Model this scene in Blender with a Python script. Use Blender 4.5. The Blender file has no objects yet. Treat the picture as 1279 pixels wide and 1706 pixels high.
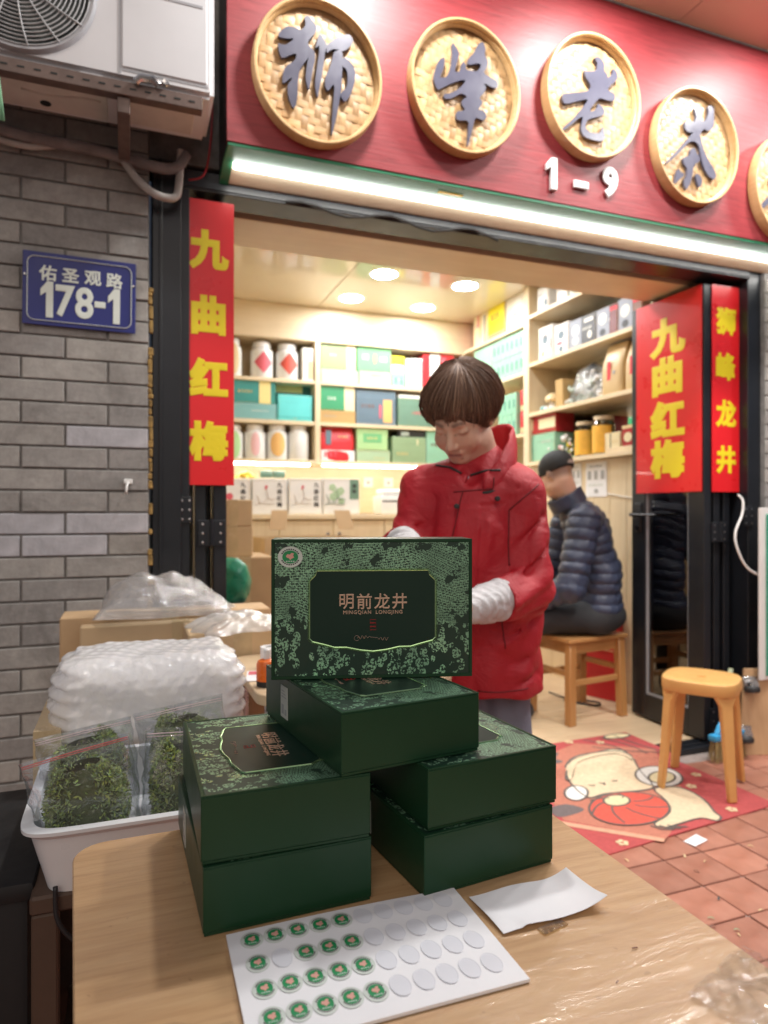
import bpy, bmesh, math, random
import numpy as np
from mathutils import Vector, Matrix, Euler

random.seed(7)
rng = np.random.default_rng(7)
R = math.radians
S = bpy.context.scene
COL = S.collection

# ------------------------------------------------------------------ camera
cam_d = bpy.data.cameras.new('camera')
cam = bpy.data.objects.new('camera', cam_d)
COL.objects.link(cam)
cam.location = (0.0, 0.0, 1.17)
cam.rotation_euler = (R(90), 0, R(-20.6))
cam_d.sensor_fit = 'VERTICAL'
cam_d.sensor_height = 34.6
cam_d.lens = 23.0
cam_d.clip_start = 0.02
cam_d.clip_end = 200
cam_d.dof.use_dof = True
cam_d.dof.focus_distance = 0.95
cam_d.dof.aperture_fstop = 4.2
S.camera = cam

# ------------------------------------------------------------------ night sky and exposure
W = bpy.data.worlds.new('World')
S.world = W
W.use_nodes = True
wn = W.node_tree
bg = wn.nodes['Background']
sky = wn.nodes.new('ShaderNodeTexSky')
sky.sky_type = 'NISHITA'
sky.sun_disc = False
sky.sun_elevation = R(40)
sky.sun_rotation = R(200)
sky.air_density = 0.6
sky.dust_density = 5.0
sky.ozone_density = 0.3
wn.links.new(sky.outputs['Color'], bg.inputs['Color'])
bg.inputs['Strength'].default_value = 0.040
S.view_settings.view_transform = 'Standard'
S.view_settings.look = 'None'
S.view_settings.exposure = 0.55
S.view_settings.gamma = 1.0
S.view_settings.use_curve_mapping = False
S.cycles.use_denoising = True
S.cycles.max_bounces = 10
S.cycles.diffuse_bounces = 5
S.cycles.glossy_bounces = 4
S.cycles.transparent_max_bounces = 24
S.cycles.transmission_bounces = 6
S.cycles.sample_clamp_indirect = 6.0
S.cycles.caustics_reflective = False
S.cycles.caustics_refractive = False

# lamp strengths (the lamps themselves are built further down)
L_CANOPY = 235.0
L_STRIP = 15.0
L_SHOP = 100.0
L_BAR = 20.0

# ------------------------------------------------------------------ materials
MATS = {}


def nd(nt, t, **k):
    n = nt.nodes.new(t)
    for a, b in k.items():
        setattr(n, a, b)
    return n


def base(name, col, rough=0.5, metal=0.0, spec=0.5, coat=0.0, alpha=1.0, trans=0.0, sub=0.0):
    m = bpy.data.materials.new(name)
    m.use_nodes = True
    b = m.node_tree.nodes['Principled BSDF']
    b.inputs['Base Color'].default_value = (*col, 1)
    b.inputs['Roughness'].default_value = rough
    b.inputs['Metallic'].default_value = metal
    b.inputs['Specular IOR Level'].default_value = spec
    b.inputs['Coat Weight'].default_value = coat
    b.inputs['Transmission Weight'].default_value = trans
    if sub:
        b.inputs['Subsurface Weight'].default_value = sub
        b.inputs['Subsurface Scale'].default_value = 0.01
    MATS[name] = m
    return m, m.node_tree, b


def coords(nt, scale=(1, 1, 1), kind='Object', rot=(0, 0, 0)):
    tc = nd(nt, 'ShaderNodeTexCoord')
    mp = nd(nt, 'ShaderNodeMapping')
    mp.inputs['Scale'].default_value = scale
    mp.inputs['Rotation'].default_value = rot
    nt.links.new(tc.outputs[kind], mp.inputs['Vector'])
    return mp.outputs['Vector']


def noise(nt, vec, scale=5, detail=4, rough=0.55, dist=0.0):
    n = nd(nt, 'ShaderNodeTexNoise')
    n.inputs['Scale'].default_value = scale
    n.inputs['Detail'].default_value = detail
    n.inputs['Roughness'].default_value = rough
    n.inputs['Distortion'].default_value = dist
    nt.links.new(vec, n.inputs['Vector'])
    return n.outputs['Fac']


def ramp(nt, fac, stops):
    r = nd(nt, 'ShaderNodeValToRGB')
    e = r.color_ramp.elements
    while len(e) < len(stops):
        e.new(0.5)
    for i, (p, c) in enumerate(stops):
        e[i].position = p
        e[i].color = (*c, 1) if len(c) == 3 else c
    nt.links.new(fac, r.inputs['Fac'])
    return r.outputs['Color']


def mixc(nt, fac, a, b, mode='MIX'):
    m = nd(nt, 'ShaderNodeMix', data_type='RGBA', blend_type=mode)
    for sock, v in ((m.inputs['Factor'], fac), (m.inputs[6], a), (m.inputs[7], b)):
        if hasattr(v, 'is_linked') or hasattr(v, 'links'):
            nt.links.new(v, sock)
        elif isinstance(v, (int, float)):
            sock.default_value = v
        else:
            sock.default_value = (*v, 1)
    return m.outputs[2]


def math_(nt, op, a, b=0.0):
    m = nd(nt, 'ShaderNodeMath', operation=op)
    for i, v in ((0, a), (1, b)):
        if hasattr(v, 'links'):
            nt.links.new(v, m.inputs[i])
        else:
            m.inputs[i].default_value = v
    return m.outputs[0]


def bump(nt, b, h, strength=0.3, dist=0.01):
    n = nd(nt, 'ShaderNodeBump')
    n.inputs['Strength'].default_value = strength
    n.inputs['Distance'].default_value = dist
    nt.links.new(h, n.inputs['Height'])
    nt.links.new(n.outputs['Normal'], b.inputs['Normal'])
    return n


def simple(name, col, rough=0.5, metal=0.0, var=0.12, nscale=14, bmp=0.0, coat=0.0, spec=0.5, bscale=60, rvar=0.12):
    """A plain surface with slight mottling, uneven gloss and fine relief."""
    if name in MATS:
        return MATS[name]
    m, nt, b = base(name, col, rough, metal, spec, coat)
    v = coords(nt)
    n = noise(nt, v, nscale, 5)
    c = ramp(nt, n, [(0.25, tuple(x * (1 - var) for x in col)), (0.75, tuple(min(1, x * (1 + var)) for x in col))])
    nt.links.new(c, b.inputs['Base Color'])
    if rvar:
        n2 = noise(nt, v, nscale * 2.3, 3)
        rr = nd(nt, 'ShaderNodeMapRange')
        rr.inputs['To Min'].default_value = max(0.02, rough - rvar)
        rr.inputs['To Max'].default_value = min(1, rough + rvar)
        nt.links.new(n2, rr.inputs['Value'])
        nt.links.new(rr.outputs[0], b.inputs['Roughness'])
    if bmp:
        bump(nt, b, noise(nt, v, bscale, 4), bmp, 0.004)
    return m


def wood(name, c1, c2, axis=0, rough=0.4, scale=3.0, coat=0.0, stretch=14, bmp=0.08):
    if name in MATS:
        return MATS[name]
    m, nt, b = base(name, c1, rough, coat=coat)
    sc = [stretch] * 3
    sc[axis] = 1.0
    v = coords(nt, tuple(sc))
    n = noise(nt, v, scale, 6, 0.62, 0.6)
    c = ramp(nt, n, [(0.3, c1), (0.52, tuple((p + q) / 2 for p, q in zip(c1, c2))), (0.75, c2)])
    v2 = coords(nt)
    n2 = noise(nt, v2, 2.2, 3)
    c = mixc(nt, 0.35, c, ramp(nt, n2, [(0.3, tuple(x * .82 for x in c1)), (0.7, tuple(min(1, x * 1.12) for x in c2))]))
    nt.links.new(c, b.inputs['Base Color'])
    bump(nt, b, n, bmp, 0.003)
    return m


def emit(name, col, strength):
    if name in MATS:
        return MATS[name]
    m = bpy.data.materials.new(name)
    m.use_nodes = True
    nt = m.node_tree
    nt.nodes.remove(nt.nodes['Principled BSDF'])
    e = nd(nt, 'ShaderNodeEmission')
    e.inputs['Color'].default_value = (*col, 1)
    e.inputs['Strength'].default_value = strength
    nt.links.new(e.outputs[0], nt.nodes['Material Output'].inputs['Surface'])
    MATS[name] = m
    return m


def film(name, tint=(0.95, 0.97, 1.0), clear=0.75, white=0.12, rough=0.12, bscale=25, bstr=0.5):
    """Thin clear plastic: mostly see-through, with gloss and a little haze."""
    m = bpy.data.materials.new(name)
    m.use_nodes = True
    nt = m.node_tree
    nt.nodes.remove(nt.nodes['Principled BSDF'])
    tr = nd(nt, 'ShaderNodeBsdfTransparent')
    tr.inputs['Color'].default_value = (*tint, 1)
    gl = nd(nt, 'ShaderNodeBsdfGlossy')
    gl.inputs['Roughness'].default_value = rough
    df = nd(nt, 'ShaderNodeBsdfDiffuse')
    df.inputs['Color'].default_value = (0.9, 0.92, 0.95, 1)
    tl = nd(nt, 'ShaderNodeBsdfTranslucent')
    tl.inputs['Color'].default_value = (0.9, 0.92, 0.95, 1)
    v = coords(nt)
    n = noise(nt, v, bscale, 4, 0.6, 0.8)
    bp = nd(nt, 'ShaderNodeBump')
    bp.inputs['Strength'].default_value = bstr
    bp.inputs['Distance'].default_value = 0.01
    nt.links.new(n, bp.inputs['Height'])
    for s in (gl, df):
        nt.links.new(bp.outputs[0], s.inputs['Normal'])
    fr = nd(nt, 'ShaderNodeFresnel')
    fr.inputs['IOR'].default_value = 1.45
    nt.links.new(bp.outputs[0], fr.inputs['Normal'])
    dm = nd(nt, 'ShaderNodeMixShader')
    dm.inputs[0].default_value = 0.45
    nt.links.new(df.outputs[0], dm.inputs[1])
    nt.links.new(tl.outputs[0], dm.inputs[2])
    m1 = nd(nt, 'ShaderNodeMixShader')
    m1.inputs[0].default_value = white
    nt.links.new(tr.outputs[0], m1.inputs[1])
    nt.links.new(dm.outputs[0], m1.inputs[2])
    m2 = nd(nt, 'ShaderNodeMixShader')
    f2 = math_(nt, 'MULTIPLY', fr.outputs[0], 0.8 + (1 - clear) * 0.8)
    f3 = math_(nt, 'MINIMUM', math_(nt, 'ADD', f2, (1 - clear) * 0.1), 0.45)
    nt.links.new(f3, m2.inputs[0])
    nt.links.new(m1.outputs[0], m2.inputs[1])
    nt.links.new(gl.outputs[0], m2.inputs[2])
    nt.links.new(m2.outputs[0], nt.nodes['Material Output'].inputs['Surface'])
    MATS[name] = m
    return m


# ------------------------------------------------------------------ mesh helpers
class MB:
    """Collects vertices and faces (with a material slot each) for ONE mesh."""

    def __init__(s):
        s.v, s.f, s.m = [], [], []

    def add(s, vs, fs, mi=0):
        o = len(s.v)
        s.v.extend(tuple(p) for p in vs)
        s.f.extend(tuple(i + o for i in f) for f in fs)
        s.m.extend([mi] * len(fs))

    def bm(s, b, mi=0, mat=None):
        b.verts.index_update()
        s.add([(mat @ v.co if mat else v.co) for v in b.verts], [[v.index for v in f.verts] for f in b.faces], mi)
        b.free()

    def box(s, lo, hi, bev=0.0, mi=0, mat=None, seg=1):
        b = bmesh.new()
        bmesh.ops.create_cube(b, size=1)
        c = [(p + q) / 2 for p, q in zip(lo, hi)]
        d = [q - p for p, q in zip(lo, hi)]
        for v in b.verts:
            v.co = Vector([c[i] + v.co[i] * d[i] for i in range(3)])
        if bev > 0:
            bmesh.ops.bevel(b, geom=b.edges[:], offset=min(bev, min(abs(x) for x in d) * .45), segments=seg, affect='EDGES', profile=0.6)
        s.bm(b, mi, mat)
        return s

    def lathe(s, prof, n=24, c=(0, 0, 0), axis='z', mi=0, a0=0, a1=2 * math.pi, mat=None):
        full = abs(a1 - a0 - 2 * math.pi) < 1e-6
        k = n if full else n + 1
        vs = []
        for (r, h) in prof:
            for i in range(k):
                a = a0 + (a1 - a0) * i / n
                x, y = r * math.cos(a), r * math.sin(a)
                p = (x, y, h) if axis == 'z' else ((x, h, y) if axis == 'y' else (h, x, y))
                p = Vector((p[0] + c[0], p[1] + c[1], p[2] + c[2]))
                vs.append(mat @ p if mat else p)
        fs = []
        for j in range(len(prof) - 1):
            for i in range(n):
                i2 = (i + 1) % k
                fs.append((j * k + i, j * k + i2, (j + 1) * k + i2, (j + 1) * k + i))
        s.add(vs, fs, mi)
        return s

    def tube(s, pts, r, n=8, mi=0, caps=True, closed=False, flat=1.0):
        pts = [Vector(p) for p in pts]
        rs = r if isinstance(r, (list, tuple)) else [r] * len(pts)
        vs, fs = [], []
        up = Vector((0, 0, 1))
        N = len(pts)
        pn = None
        for i, p in enumerate(pts):
            if closed:
                t = pts[(i + 1) % N] - pts[i - 1]
            else:
                t = pts[min(i + 1, N - 1)] - pts[max(i - 1, 0)]
            if t.length < 1e-9:
                t = Vector((0, 0, 1))
            t.normalize()
            if pn is None:
                a = t.cross(up)
                if a.length < 1e-3:
                    a = t.cross(Vector((1, 0, 0)))
            else:
                a = pn - t * pn.dot(t)
                if a.length < 1e-6:
                    a = t.cross(up)
            a.normalize()
            pn = a
            b = t.cross(a)
            for k in range(n):
                w = 2 * math.pi * k / n
                vs.append(p + a * (rs[i] * math.cos(w)) + b * (rs[i] * flat * math.sin(w)))
        for i in range(N if closed else N - 1):
            j = (i + 1) % N
            for k in range(n):
                k2 = (k + 1) % n
                fs.append((i * n + k, i * n + k2, j * n + k2, j * n + k))
        if caps and not closed:
            fs.append(tuple(range(n - 1, -1, -1)))
            fs.append(tuple((N - 1) * n + k for k in range(n)))
        s.add(vs, fs, mi)
        return s

    def prism(s, poly, d0, d1, axis='y', mi=0, mat=None, bev=0):
        """Extrude a 2-D outline. axis y: outline is (x,z); z: (x,y); x: (y,z)."""
        b = bmesh.new()
        vs = []
        for (p, q) in poly:
            vs.append(b.verts.new({'y': (p, d0, q), 'z': (p, q, d0), 'x': (d0, p, q)}[axis]))
        f = b.faces.new(vs)
        r = bmesh.ops.extrude_face_region(b, geom=[f])
        dv = {'y': (0, d1 - d0, 0), 'z': (0, 0, d1 - d0), 'x': (d1 - d0, 0, 0)}[axis]
        bmesh.ops.translate(b, verts=[g for g in r['geom'] if isinstance(g, bmesh.types.BMVert)], vec=dv)
        bmesh.ops.recalc_face_normals(b, faces=b.faces[:])
        if bev:
            bmesh.ops.bevel(b, geom=b.edges[:], offset=bev, segments=1, affect='EDGES')
        bmesh.ops.triangulate(b, faces=[f for f in b.faces if len(f.verts) > 4])
        s.bm(b, mi, mat)
        return s

    def sheet(s, nx, ny, fn, mi=0):
        vs = [fn(i / nx, j / ny) for j in range(ny + 1) for i in range(nx + 1)]
        fs = [(j * (nx + 1) + i, j * (nx + 1) + i + 1, (j + 1) * (nx + 1) + i + 1, (j + 1) * (nx + 1) + i) for j in range(ny) for i in range(nx)]
        s.add(vs, fs, mi)
        return s

    def mesh(s, name, mats, smooth=False, ang=None):
        me = bpy.data.meshes.new(name)
        me.from_pydata(s.v, [], s.f)
        for m in (mats if isinstance(mats, (list, tuple)) else [mats]):
            me.materials.append(m)
        if any(s.m):
            me.polygons.foreach_set('material_index', s.m)
        me.validate()
        me.update()
        bmx = bmesh.new()
        bmx.from_mesh(me)
        bmesh.ops.recalc_face_normals(bmx, faces=bmx.faces[:])
        bmx.to_mesh(me)
        bmx.free()
        if smooth or ang:
            me.polygons.foreach_set('use_smooth', [True] * len(me.polygons))
            if ang:
                me.set_sharp_from_angle(angle=R(ang))
        return me

    def build(s, name, mats, parent=None, smooth=False, ang=None, loc=None, rot=None):
        return put(name, s.mesh(name, mats, smooth, ang), parent, loc, rot)


def put(name, me, parent=None, loc=None, rot=None):
    o = bpy.data.objects.new(name, me)
    COL.objects.link(o)
    if parent is not None:
        o.parent = parent
    if loc is not None:
        o.location = loc
    if rot is not None:
        o.rotation_euler = rot
    return o


def tag(o, label=None, cat=None, group=None, kind=None):
    if label:
        o['label'] = label
    if cat:
        o['category'] = cat
    if group:
        o['group'] = group
    if kind:
        o['kind'] = kind
    return o


def thing(name, label, cat, loc=(0, 0, 0), rotz=0.0, group=None):
    o = put(name, None)
    o.location = loc
    o.rotation_euler = (0, 0, rotz)
    return tag(o, label, cat, group)


def B(name, lo, hi, mat, parent=None, bev=0.0, loc=None, rot=None, seg=1):
    return MB().box(lo, hi, bev, seg=seg).build(name, mat, parent, loc=loc, rot=rot)


TXT = {}


def text_mesh(txt, size, depth=0.002, bold=0.0, mat=None, spacing=1.0):
    """Lettering as a mesh in the XZ plane (front towards -Y), centred on its own middle."""
    cu = bpy.data.curves.new('lettering', 'FONT')
    cu.body = txt
    cu.size = size
    cu.extrude = depth
    cu.bevel_depth = bold
    cu.bevel_resolution = 1
    cu.space_character = spacing
    cu.align_x = 'CENTER'
    cu.resolution_u = 4
    ob = bpy.data.objects.new('lettering_source', cu)
    COL.objects.link(ob)
    bpy.context.view_layer.update()
    me = bpy.data.meshes.new_from_object(ob.evaluated_get(bpy.context.evaluated_depsgraph_get()))
    bpy.data.objects.remove(ob)
    bpy.data.curves.remove(cu)
    n = len(me.vertices)
    co = np.empty(n * 3)
    me.vertices.foreach_get('co', co)
    co = co.reshape(-1, 3)
    if n:
        mid = (co.max(0) + co.min(0)) / 2
        co = co - mid
    if n and bold:
        co[:, 2] *= depth / (depth + bold)
    out = np.stack([co[:, 0], -co[:, 2], co[:, 1]], 1)
    me.vertices.foreach_set('co', out.ravel())
    me.polygons.foreach_set('use_smooth', [False] * len(me.polygons))
    me.materials.clear()
    if mat:
        me.materials.append(mat)
    me.update()
    return me


# ------------------------------------------------------------------ implicit surfaces (clothes, bodies)
def sd_cap(p, a, b, ra, rb=None):
    """distance to a tapered capsule"""
    rb = ra if rb is None else rb
    a = np.asarray(a, np.float32)
    b = np.asarray(b, np.float32)
    ab = b - a
    t = np.clip(((p - a) @ ab) / (ab @ ab), 0, 1)
    q = p - a - t[:, None] * ab
    return np.sqrt((q * q).sum(1)) - (ra + (rb - ra) * t)


def sd_ell(p, c, r, rot=None):
    q = p - np.asarray(c, np.float32)
    if rot is not None:
        q = q @ np.array(rot.to_3x3() if hasattr(rot, 'to_3x3') else rot, np.float32)
    r = np.asarray(r, np.float32)
    k0 = np.sqrt(((q / r) ** 2).sum(1))
    k1 = np.sqrt(((q / (r * r)) ** 2).sum(1)) + 1e-9
    return k0 * (k0 - 1) / k1


def smin(a, b, k):
    h = np.clip(0.5 + 0.5 * (b - a) / k, 0, 1)
    return b + (a - b) * h - k * h * (1 - h)


def smax(a, b, k):
    return -smin(-a, -b, k)


def seg_d(p, pts):
    """distance to a polyline"""
    best = np.full(len(p), 9.0, np.float32)
    for a, b in zip(pts[:-1], pts[1:]):
        best = np.minimum(best, sd_cap(p, a, b, 0.0))
    return best


def surface(f, lo, hi, h, blk=8):
    """naive surface nets over an implicit function, evaluated only near the surface"""
    lo = np.asarray(lo, np.float32)
    n = np.ceil((np.asarray(hi) - lo) / h / blk).astype(int) * blk
    nb = n // blk
    cb = (np.stack(np.meshgrid(*[np.arange(k) for k in nb], indexing='ij'), -1).reshape(-1, 3) + 0.5) * blk * h + lo
    fb = f(cb.astype(np.float32))
    near = np.abs(fb) < blk * h * 0.95 + 0.02
    F = np.where(fb < 0, -1.0, 1.0).astype(np.float32).reshape(nb)
    F = F.repeat(blk, 0).repeat(blk, 1).repeat(blk, 2)
    off = np.stack(np.meshgrid(*[np.arange(blk)] * 3, indexing='ij'), -1).reshape(-1, 3)
    bi = np.argwhere(near.reshape(nb)) * blk
    for k in range(0, len(bi), 400):
        ii = (bi[k:k + 400, None, :] + off[None]).reshape(-1, 3)
        F[ii[:, 0], ii[:, 1], ii[:, 2]] = f((ii * h + lo).astype(np.float32))
    sg = F < 0
    c = [sg[dx:n[0] - 1 + dx, dy:n[1] - 1 + dy, dz:n[2] - 1 + dz] for dx in (0, 1) for dy in (0, 1) for dz in (0, 1)]
    tot = sum(x.astype(np.int8) for x in c)
    act = np.argwhere((tot > 0) & (tot < 8))
    idx = np.full(n, -1, np.int32)
    idx[act[:, 0], act[:, 1], act[:, 2]] = np.arange(len(act))
    cr = [(dx, dy, dz) for dx in (0, 1) for dy in (0, 1) for dz in (0, 1)]
    val = np.stack([F[act[:, 0] + a, act[:, 1] + b, act[:, 2] + d] for a, b, d in cr], 1)
    pos = np.zeros((len(act), 3), np.float32)
    cnt = np.zeros(len(act), np.float32)
    crn = np.array(cr, np.float32)
    for i in range(8):
        for j in range(i + 1, 8):
            if abs(crn[i] - crn[j]).sum() == 1:
                x = (val[:, i] < 0) != (val[:, j] < 0)
                t = val[:, i] / (val[:, i] - val[:, j] + 1e-12)
                q = crn[i] + t[:, None] * (crn[j] - crn[i])
                pos[x] += q[x]
                cnt[x] += 1
    V = (act + pos / np.maximum(cnt, 1)[:, None]) * h + lo
    quads = []
    for ax in range(3):
        o = [0, 0, 0]
        o[ax] = 1
        a = sg[1:-1, 1:-1, 1:-1]
        b = sg[1 + o[0]:n[0] - 1 + o[0], 1 + o[1]:n[1] - 1 + o[1], 1 + o[2]:n[2] - 1 + o[2]]
        e = np.argwhere(a != b) + 1
        fl = sg[e[:, 0], e[:, 1], e[:, 2]]
        u, v = (ax + 1) % 3, (ax + 2) % 3
        du = np.zeros(3, int)
        dv = np.zeros(3, int)
        du[u] = 1
        dv[v] = 1
        g = lambda q: idx[q[:, 0], q[:, 1], q[:, 2]]
        q = np.stack([g(e), g(e - du), g(e - du - dv), g(e - dv)], 1)
        q[~fl] = q[~fl][:, ::-1]
        quads.append(q)
    Q = np.concatenate(quads)
    Q = Q[(Q >= 0).all(1)]
    return V, Q


def np_mesh(name, V, Q, mats, smooth=True, colors=None):
    me = bpy.data.meshes.new(name)
    me.vertices.add(len(V))
    me.vertices.foreach_set('co', np.asarray(V, np.float32).ravel())
    k = Q.shape[1]
    me.loops.add(len(Q) * k)
    me.loops.foreach_set('vertex_index', Q.astype(np.int32).ravel())
    me.polygons.add(len(Q))
    me.polygons.foreach_set('loop_start', np.arange(len(Q), dtype=np.int32) * k)
    me.update(calc_edges=True)
    me.polygons.foreach_set('use_smooth', np.full(len(Q), smooth))
    for m in (mats if isinstance(mats, (list, tuple)) else [mats]):
        me.materials.append(m)
    if colors is not None:
        at = me.color_attributes.new('tone', 'FLOAT_COLOR', 'POINT')
        at.data.foreach_set('color', np.concatenate([colors, np.ones((len(colors), 1))], 1).astype(np.float32).ravel())
    me.update()
    return me


def wob(p, f, seed, amp=1.0):
    """cheap smooth 3-D wobble in -amp..amp"""
    r = np.random.default_rng(seed)
    o = np.zeros(len(p), np.float32)
    for i in range(5):
        k = r.normal(size=3).astype(np.float32)
        k *= f * (0.7 + 0.8 * r.random()) / np.linalg.norm(k)
        o += np.sin(p @ k + r.random() * 6.28)
    return o * (amp / 3.0)

# ------------------------------------------------------------------ shared materials
M_BLACK = simple('black_aluminium', (0.012, 0.014, 0.018), 0.32, 0.0, 0.25, 6, rvar=0.1)
M_STEEL = simple('brushed_steel', (0.55, 0.55, 0.56), 0.28, 1.0, 0.1)
M_DARKSTEEL = simple('dark_steel', (0.05, 0.05, 0.055), 0.4, 0.8, 0.2)
M_WHITEPL = simple('white_plastic', (0.78, 0.78, 0.77), 0.42, var=0.05)
M_WHITEMET = simple('white_enamel', (0.74, 0.75, 0.78), 0.38, var=0.05, nscale=5)
M_GREYMET = simple('grey_enamel', (0.42, 0.43, 0.46), 0.4, var=0.06)
M_PAPER = simple('white_paper', (0.82, 0.83, 0.86), 0.6, var=0.03, bmp=0.05)
M_CARD = simple('brown_cardboard', (0.50, 0.34, 0.19), 0.8, var=0.12, nscale=6, bmp=0.06)
M_CARD2 = simple('pale_cardboard', (0.60, 0.44, 0.26), 0.8, var=0.1, nscale=6, bmp=0.05)
M_YELLOWINK = simple('yellow_vinyl', (0.82, 0.66, 0.02), 0.4, var=0.03)
M_REDVINYL = simple('red_vinyl', (0.72, 0.016, 0.022), 0.3, var=0.06, nscale=3, coat=0.2)
M_RUBBER = simple('black_rubber', (0.02, 0.02, 0.021), 0.6)
M_BLACKINK = simple('black_ink', (0.03, 0.03, 0.03), 0.6)
M_SHOPWOOD = wood('shop_wood', (0.68, 0.545, 0.35), (0.80, 0.675, 0.475), 0, 0.4, 2.5)
M_SHOPWOOD_V = wood('shop_wood_upright', (0.68, 0.545, 0.35), (0.80, 0.675, 0.475), 2, 0.4, 2.5)
M_SHOPWOOD_Y = wood('shop_wood_depth', (0.68, 0.545, 0.35), (0.80, 0.675, 0.475), 1, 0.4, 2.5)
M_MORTAR = simple('dark_mortar', (0.20, 0.193, 0.185), 0.95, var=0.3, nscale=30, bmp=0.3)


def brick_material():
    m, nt, b = base('grey_brick', (0.27, 0.26, 0.25), 0.85)
    oi = nd(nt, 'ShaderNodeObjectInfo')
    v = coords(nt, (1, 1, 1))
    mx = nd(nt, 'ShaderNodeVectorMath', operation='ADD')
    sc = nd(nt, 'ShaderNodeVectorMath', operation='SCALE')
    nt.links.new(oi.outputs['Location'], sc.inputs[0])
    sc.inputs['Scale'].default_value = 7.3
    nt.links.new(v, mx.inputs[0])
    nt.links.new(sc.outputs[0], mx.inputs[1])
    n = noise(nt, mx.outputs[0], 9, 6, 0.65)
    c = ramp(nt, n, [(0.25, (0.25, 0.244, 0.24)), (0.55, (0.34, 0.334, 0.328)), (0.85, (0.43, 0.422, 0.412))])
    tone = ramp(nt, oi.outputs['Random'], [(0, (0.74, 0.74, 0.75)), (0.5, (0.97, 0.96, 0.94)), (1, (1.15, 1.13, 1.08))])
    c = mixc(nt, 1.0, c, tone, 'MULTIPLY')
    n3 = noise(nt, coords(nt, (1, 1, 1), 'Object'), 38, 5, 0.7)
    c = mixc(nt, 0.3, c, ramp(nt, n3, [(0.35, (0.20, 0.19, 0.18)), (0.7, (0.46, 0.44, 0.42))]))
    ps_ = nd(nt, 'ShaderNodeNewGeometry').outputs['Position']
    st_ = noise(nt, ps_, 3.2, 6, 0.65, 0.6)
    c = mixc(nt, 1.0, c, ramp(nt, st_, [(0.30, (0.62, 0.61, 0.60)), (0.48, (1.0, 1.0, 0.99)), (0.72, (1.18, 1.17, 1.16))]), 'MULTIPLY')
    sm_ = ramp(nt, noise(nt, ps_, 17, 5, 0.7), [(0.60, (0, 0, 0)), (0.72, (1, 1, 1))])
    c = mixc(nt, math_(nt, 'MULTIPLY', sm_, 0.30), c, (0.50, 0.49, 0.48))
    nt.links.new(c, b.inputs['Base Color'])
    h = mixc(nt, 0.5, noise(nt, mx.outputs[0], 60, 6, 0.7), noise(nt, mx.outputs[0], 14, 3))
    bump(nt, b, h, 0.55, 0.006)
    return m


M_BRICK = brick_material()
M_BRICKPALE = simple('whitewashed_brick', (0.42, 0.42, 0.45), 0.85, var=0.22, nscale=16, bmp=0.4)


# ------------------------------------------------------------------ paving and shop floor
def tile_material():
    m, nt, b = base('terracotta', (0.42, 0.17, 0.10), 0.42)
    oi = nd(nt, 'ShaderNodeObjectInfo')
    v = coords(nt)
    n = noise(nt, v, 11, 6, 0.6)
    c = ramp(nt, n, [(0.25, (0.31, 0.112, 0.068)), (0.55, (0.42, 0.165, 0.105)), (0.85, (0.52, 0.24, 0.165))])
    c = mixc(nt, 1.0, c, ramp(nt, oi.outputs['Random'], [(0, (0.8, 0.78, 0.78)), (1, (1.12, 1.12, 1.14))]), 'MULTIPLY')
    n2 = noise(nt, coords(nt, kind='Generated'), 2.5, 4)
    c = mixc(nt, math_(nt, 'MULTIPLY', n2, 0.25), c, (0.45, 0.36, 0.31))
    nt.links.new(c, b.inputs['Base Color'])
    bump(nt, b, noise(nt, v, 45, 4), 0.12, 0.004)
    nt.links.new(ramp(nt, n, [(0.3, (0.3,) * 3), (0.8, (0.55,) * 3)]), b.inputs['Roughness'])
    return m


M_TILE = tile_material()
M_GROUT = simple('grey_grout', (0.30, 0.25, 0.23), 0.9, var=0.25, nscale=25, bmp=0.2)
ground = MB().sheet(1, 1, lambda u, v: (-40 + 80 * u, -60 + 62.56 * v, 0.0)).build('ground', M_GROUT)
tag(ground, 'terracotta paving in front of the shop', kind='structure')
T = 0.1645
tile_me = MB().box((-T / 2 + .003, -T / 2 + .003, -.01), (T / 2 - .003, T / 2 - .003, 0.006), 0.002).mesh('paving_tile', M_TILE)
rest = MB()
for i in range(-24, 26):
    for j in range(-16, 7):
        x = 1.675 + (i + .5) * T
        y = 1.635 + (j - .5) * T
        if y + T / 2 > 2.545:
            continue
        if 0.75 < x < 3.4 and y > 0.75:
            o = put('paving_tile', tile_me, ground, (x, y, 0.0006 * ((i * 7 + j * 5) % 4)))
        else:
            rest.box((x - T / 2 + .003, y - T / 2 + .003, -.01), (x + T / 2 - .003, y + T / 2 - .003, 0.006))
tag(rest.build('paving_field', M_TILE, ground), kind='stuff')

M_PLANK = wood('pale_floor_wood', (0.60, 0.44, 0.27), (0.74, 0.58, 0.39), 0, 0.35, 3.0)
shop_floor = B('floor', (0.12, 2.56, -0.05), (3.05, 5.7, 0.022), M_SHOPWOOD)
tag(shop_floor, 'pale wooden plank floor inside the shop', kind='structure')
k = 0
for j in range(22):
    y0 = 2.66 + j * 0.135
    x = 0.13 - (j % 3) * 0.37
    while x < 3.0:
        a, b_ = max(x, 0.13), min(x + 1.1, 3.04)
        if b_ - a > 0.05:
            B('plank', (a + .001, y0 + .001, 0.015), (b_ - .001, y0 + .134, 0.0305), M_PLANK, shop_floor, 0.001)
        x += 1.1

# ------------------------------------------------------------------ brick facade
def brick_wall(name, label, xa, xb, y, za, zb, thick):
    w = thing(name, label, 'wall', ((xa + xb) / 2, y + thick / 2, za))
    ox, oy, oz = w.location
    B('mortar_backing', (xa - ox, .007 + y - oy, 0), (xb - ox, y + thick - oy, zb - za), M_MORTAR, w)
    return w


BP, BL = 0.0727, 0.262
brick_cache = {}


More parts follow.
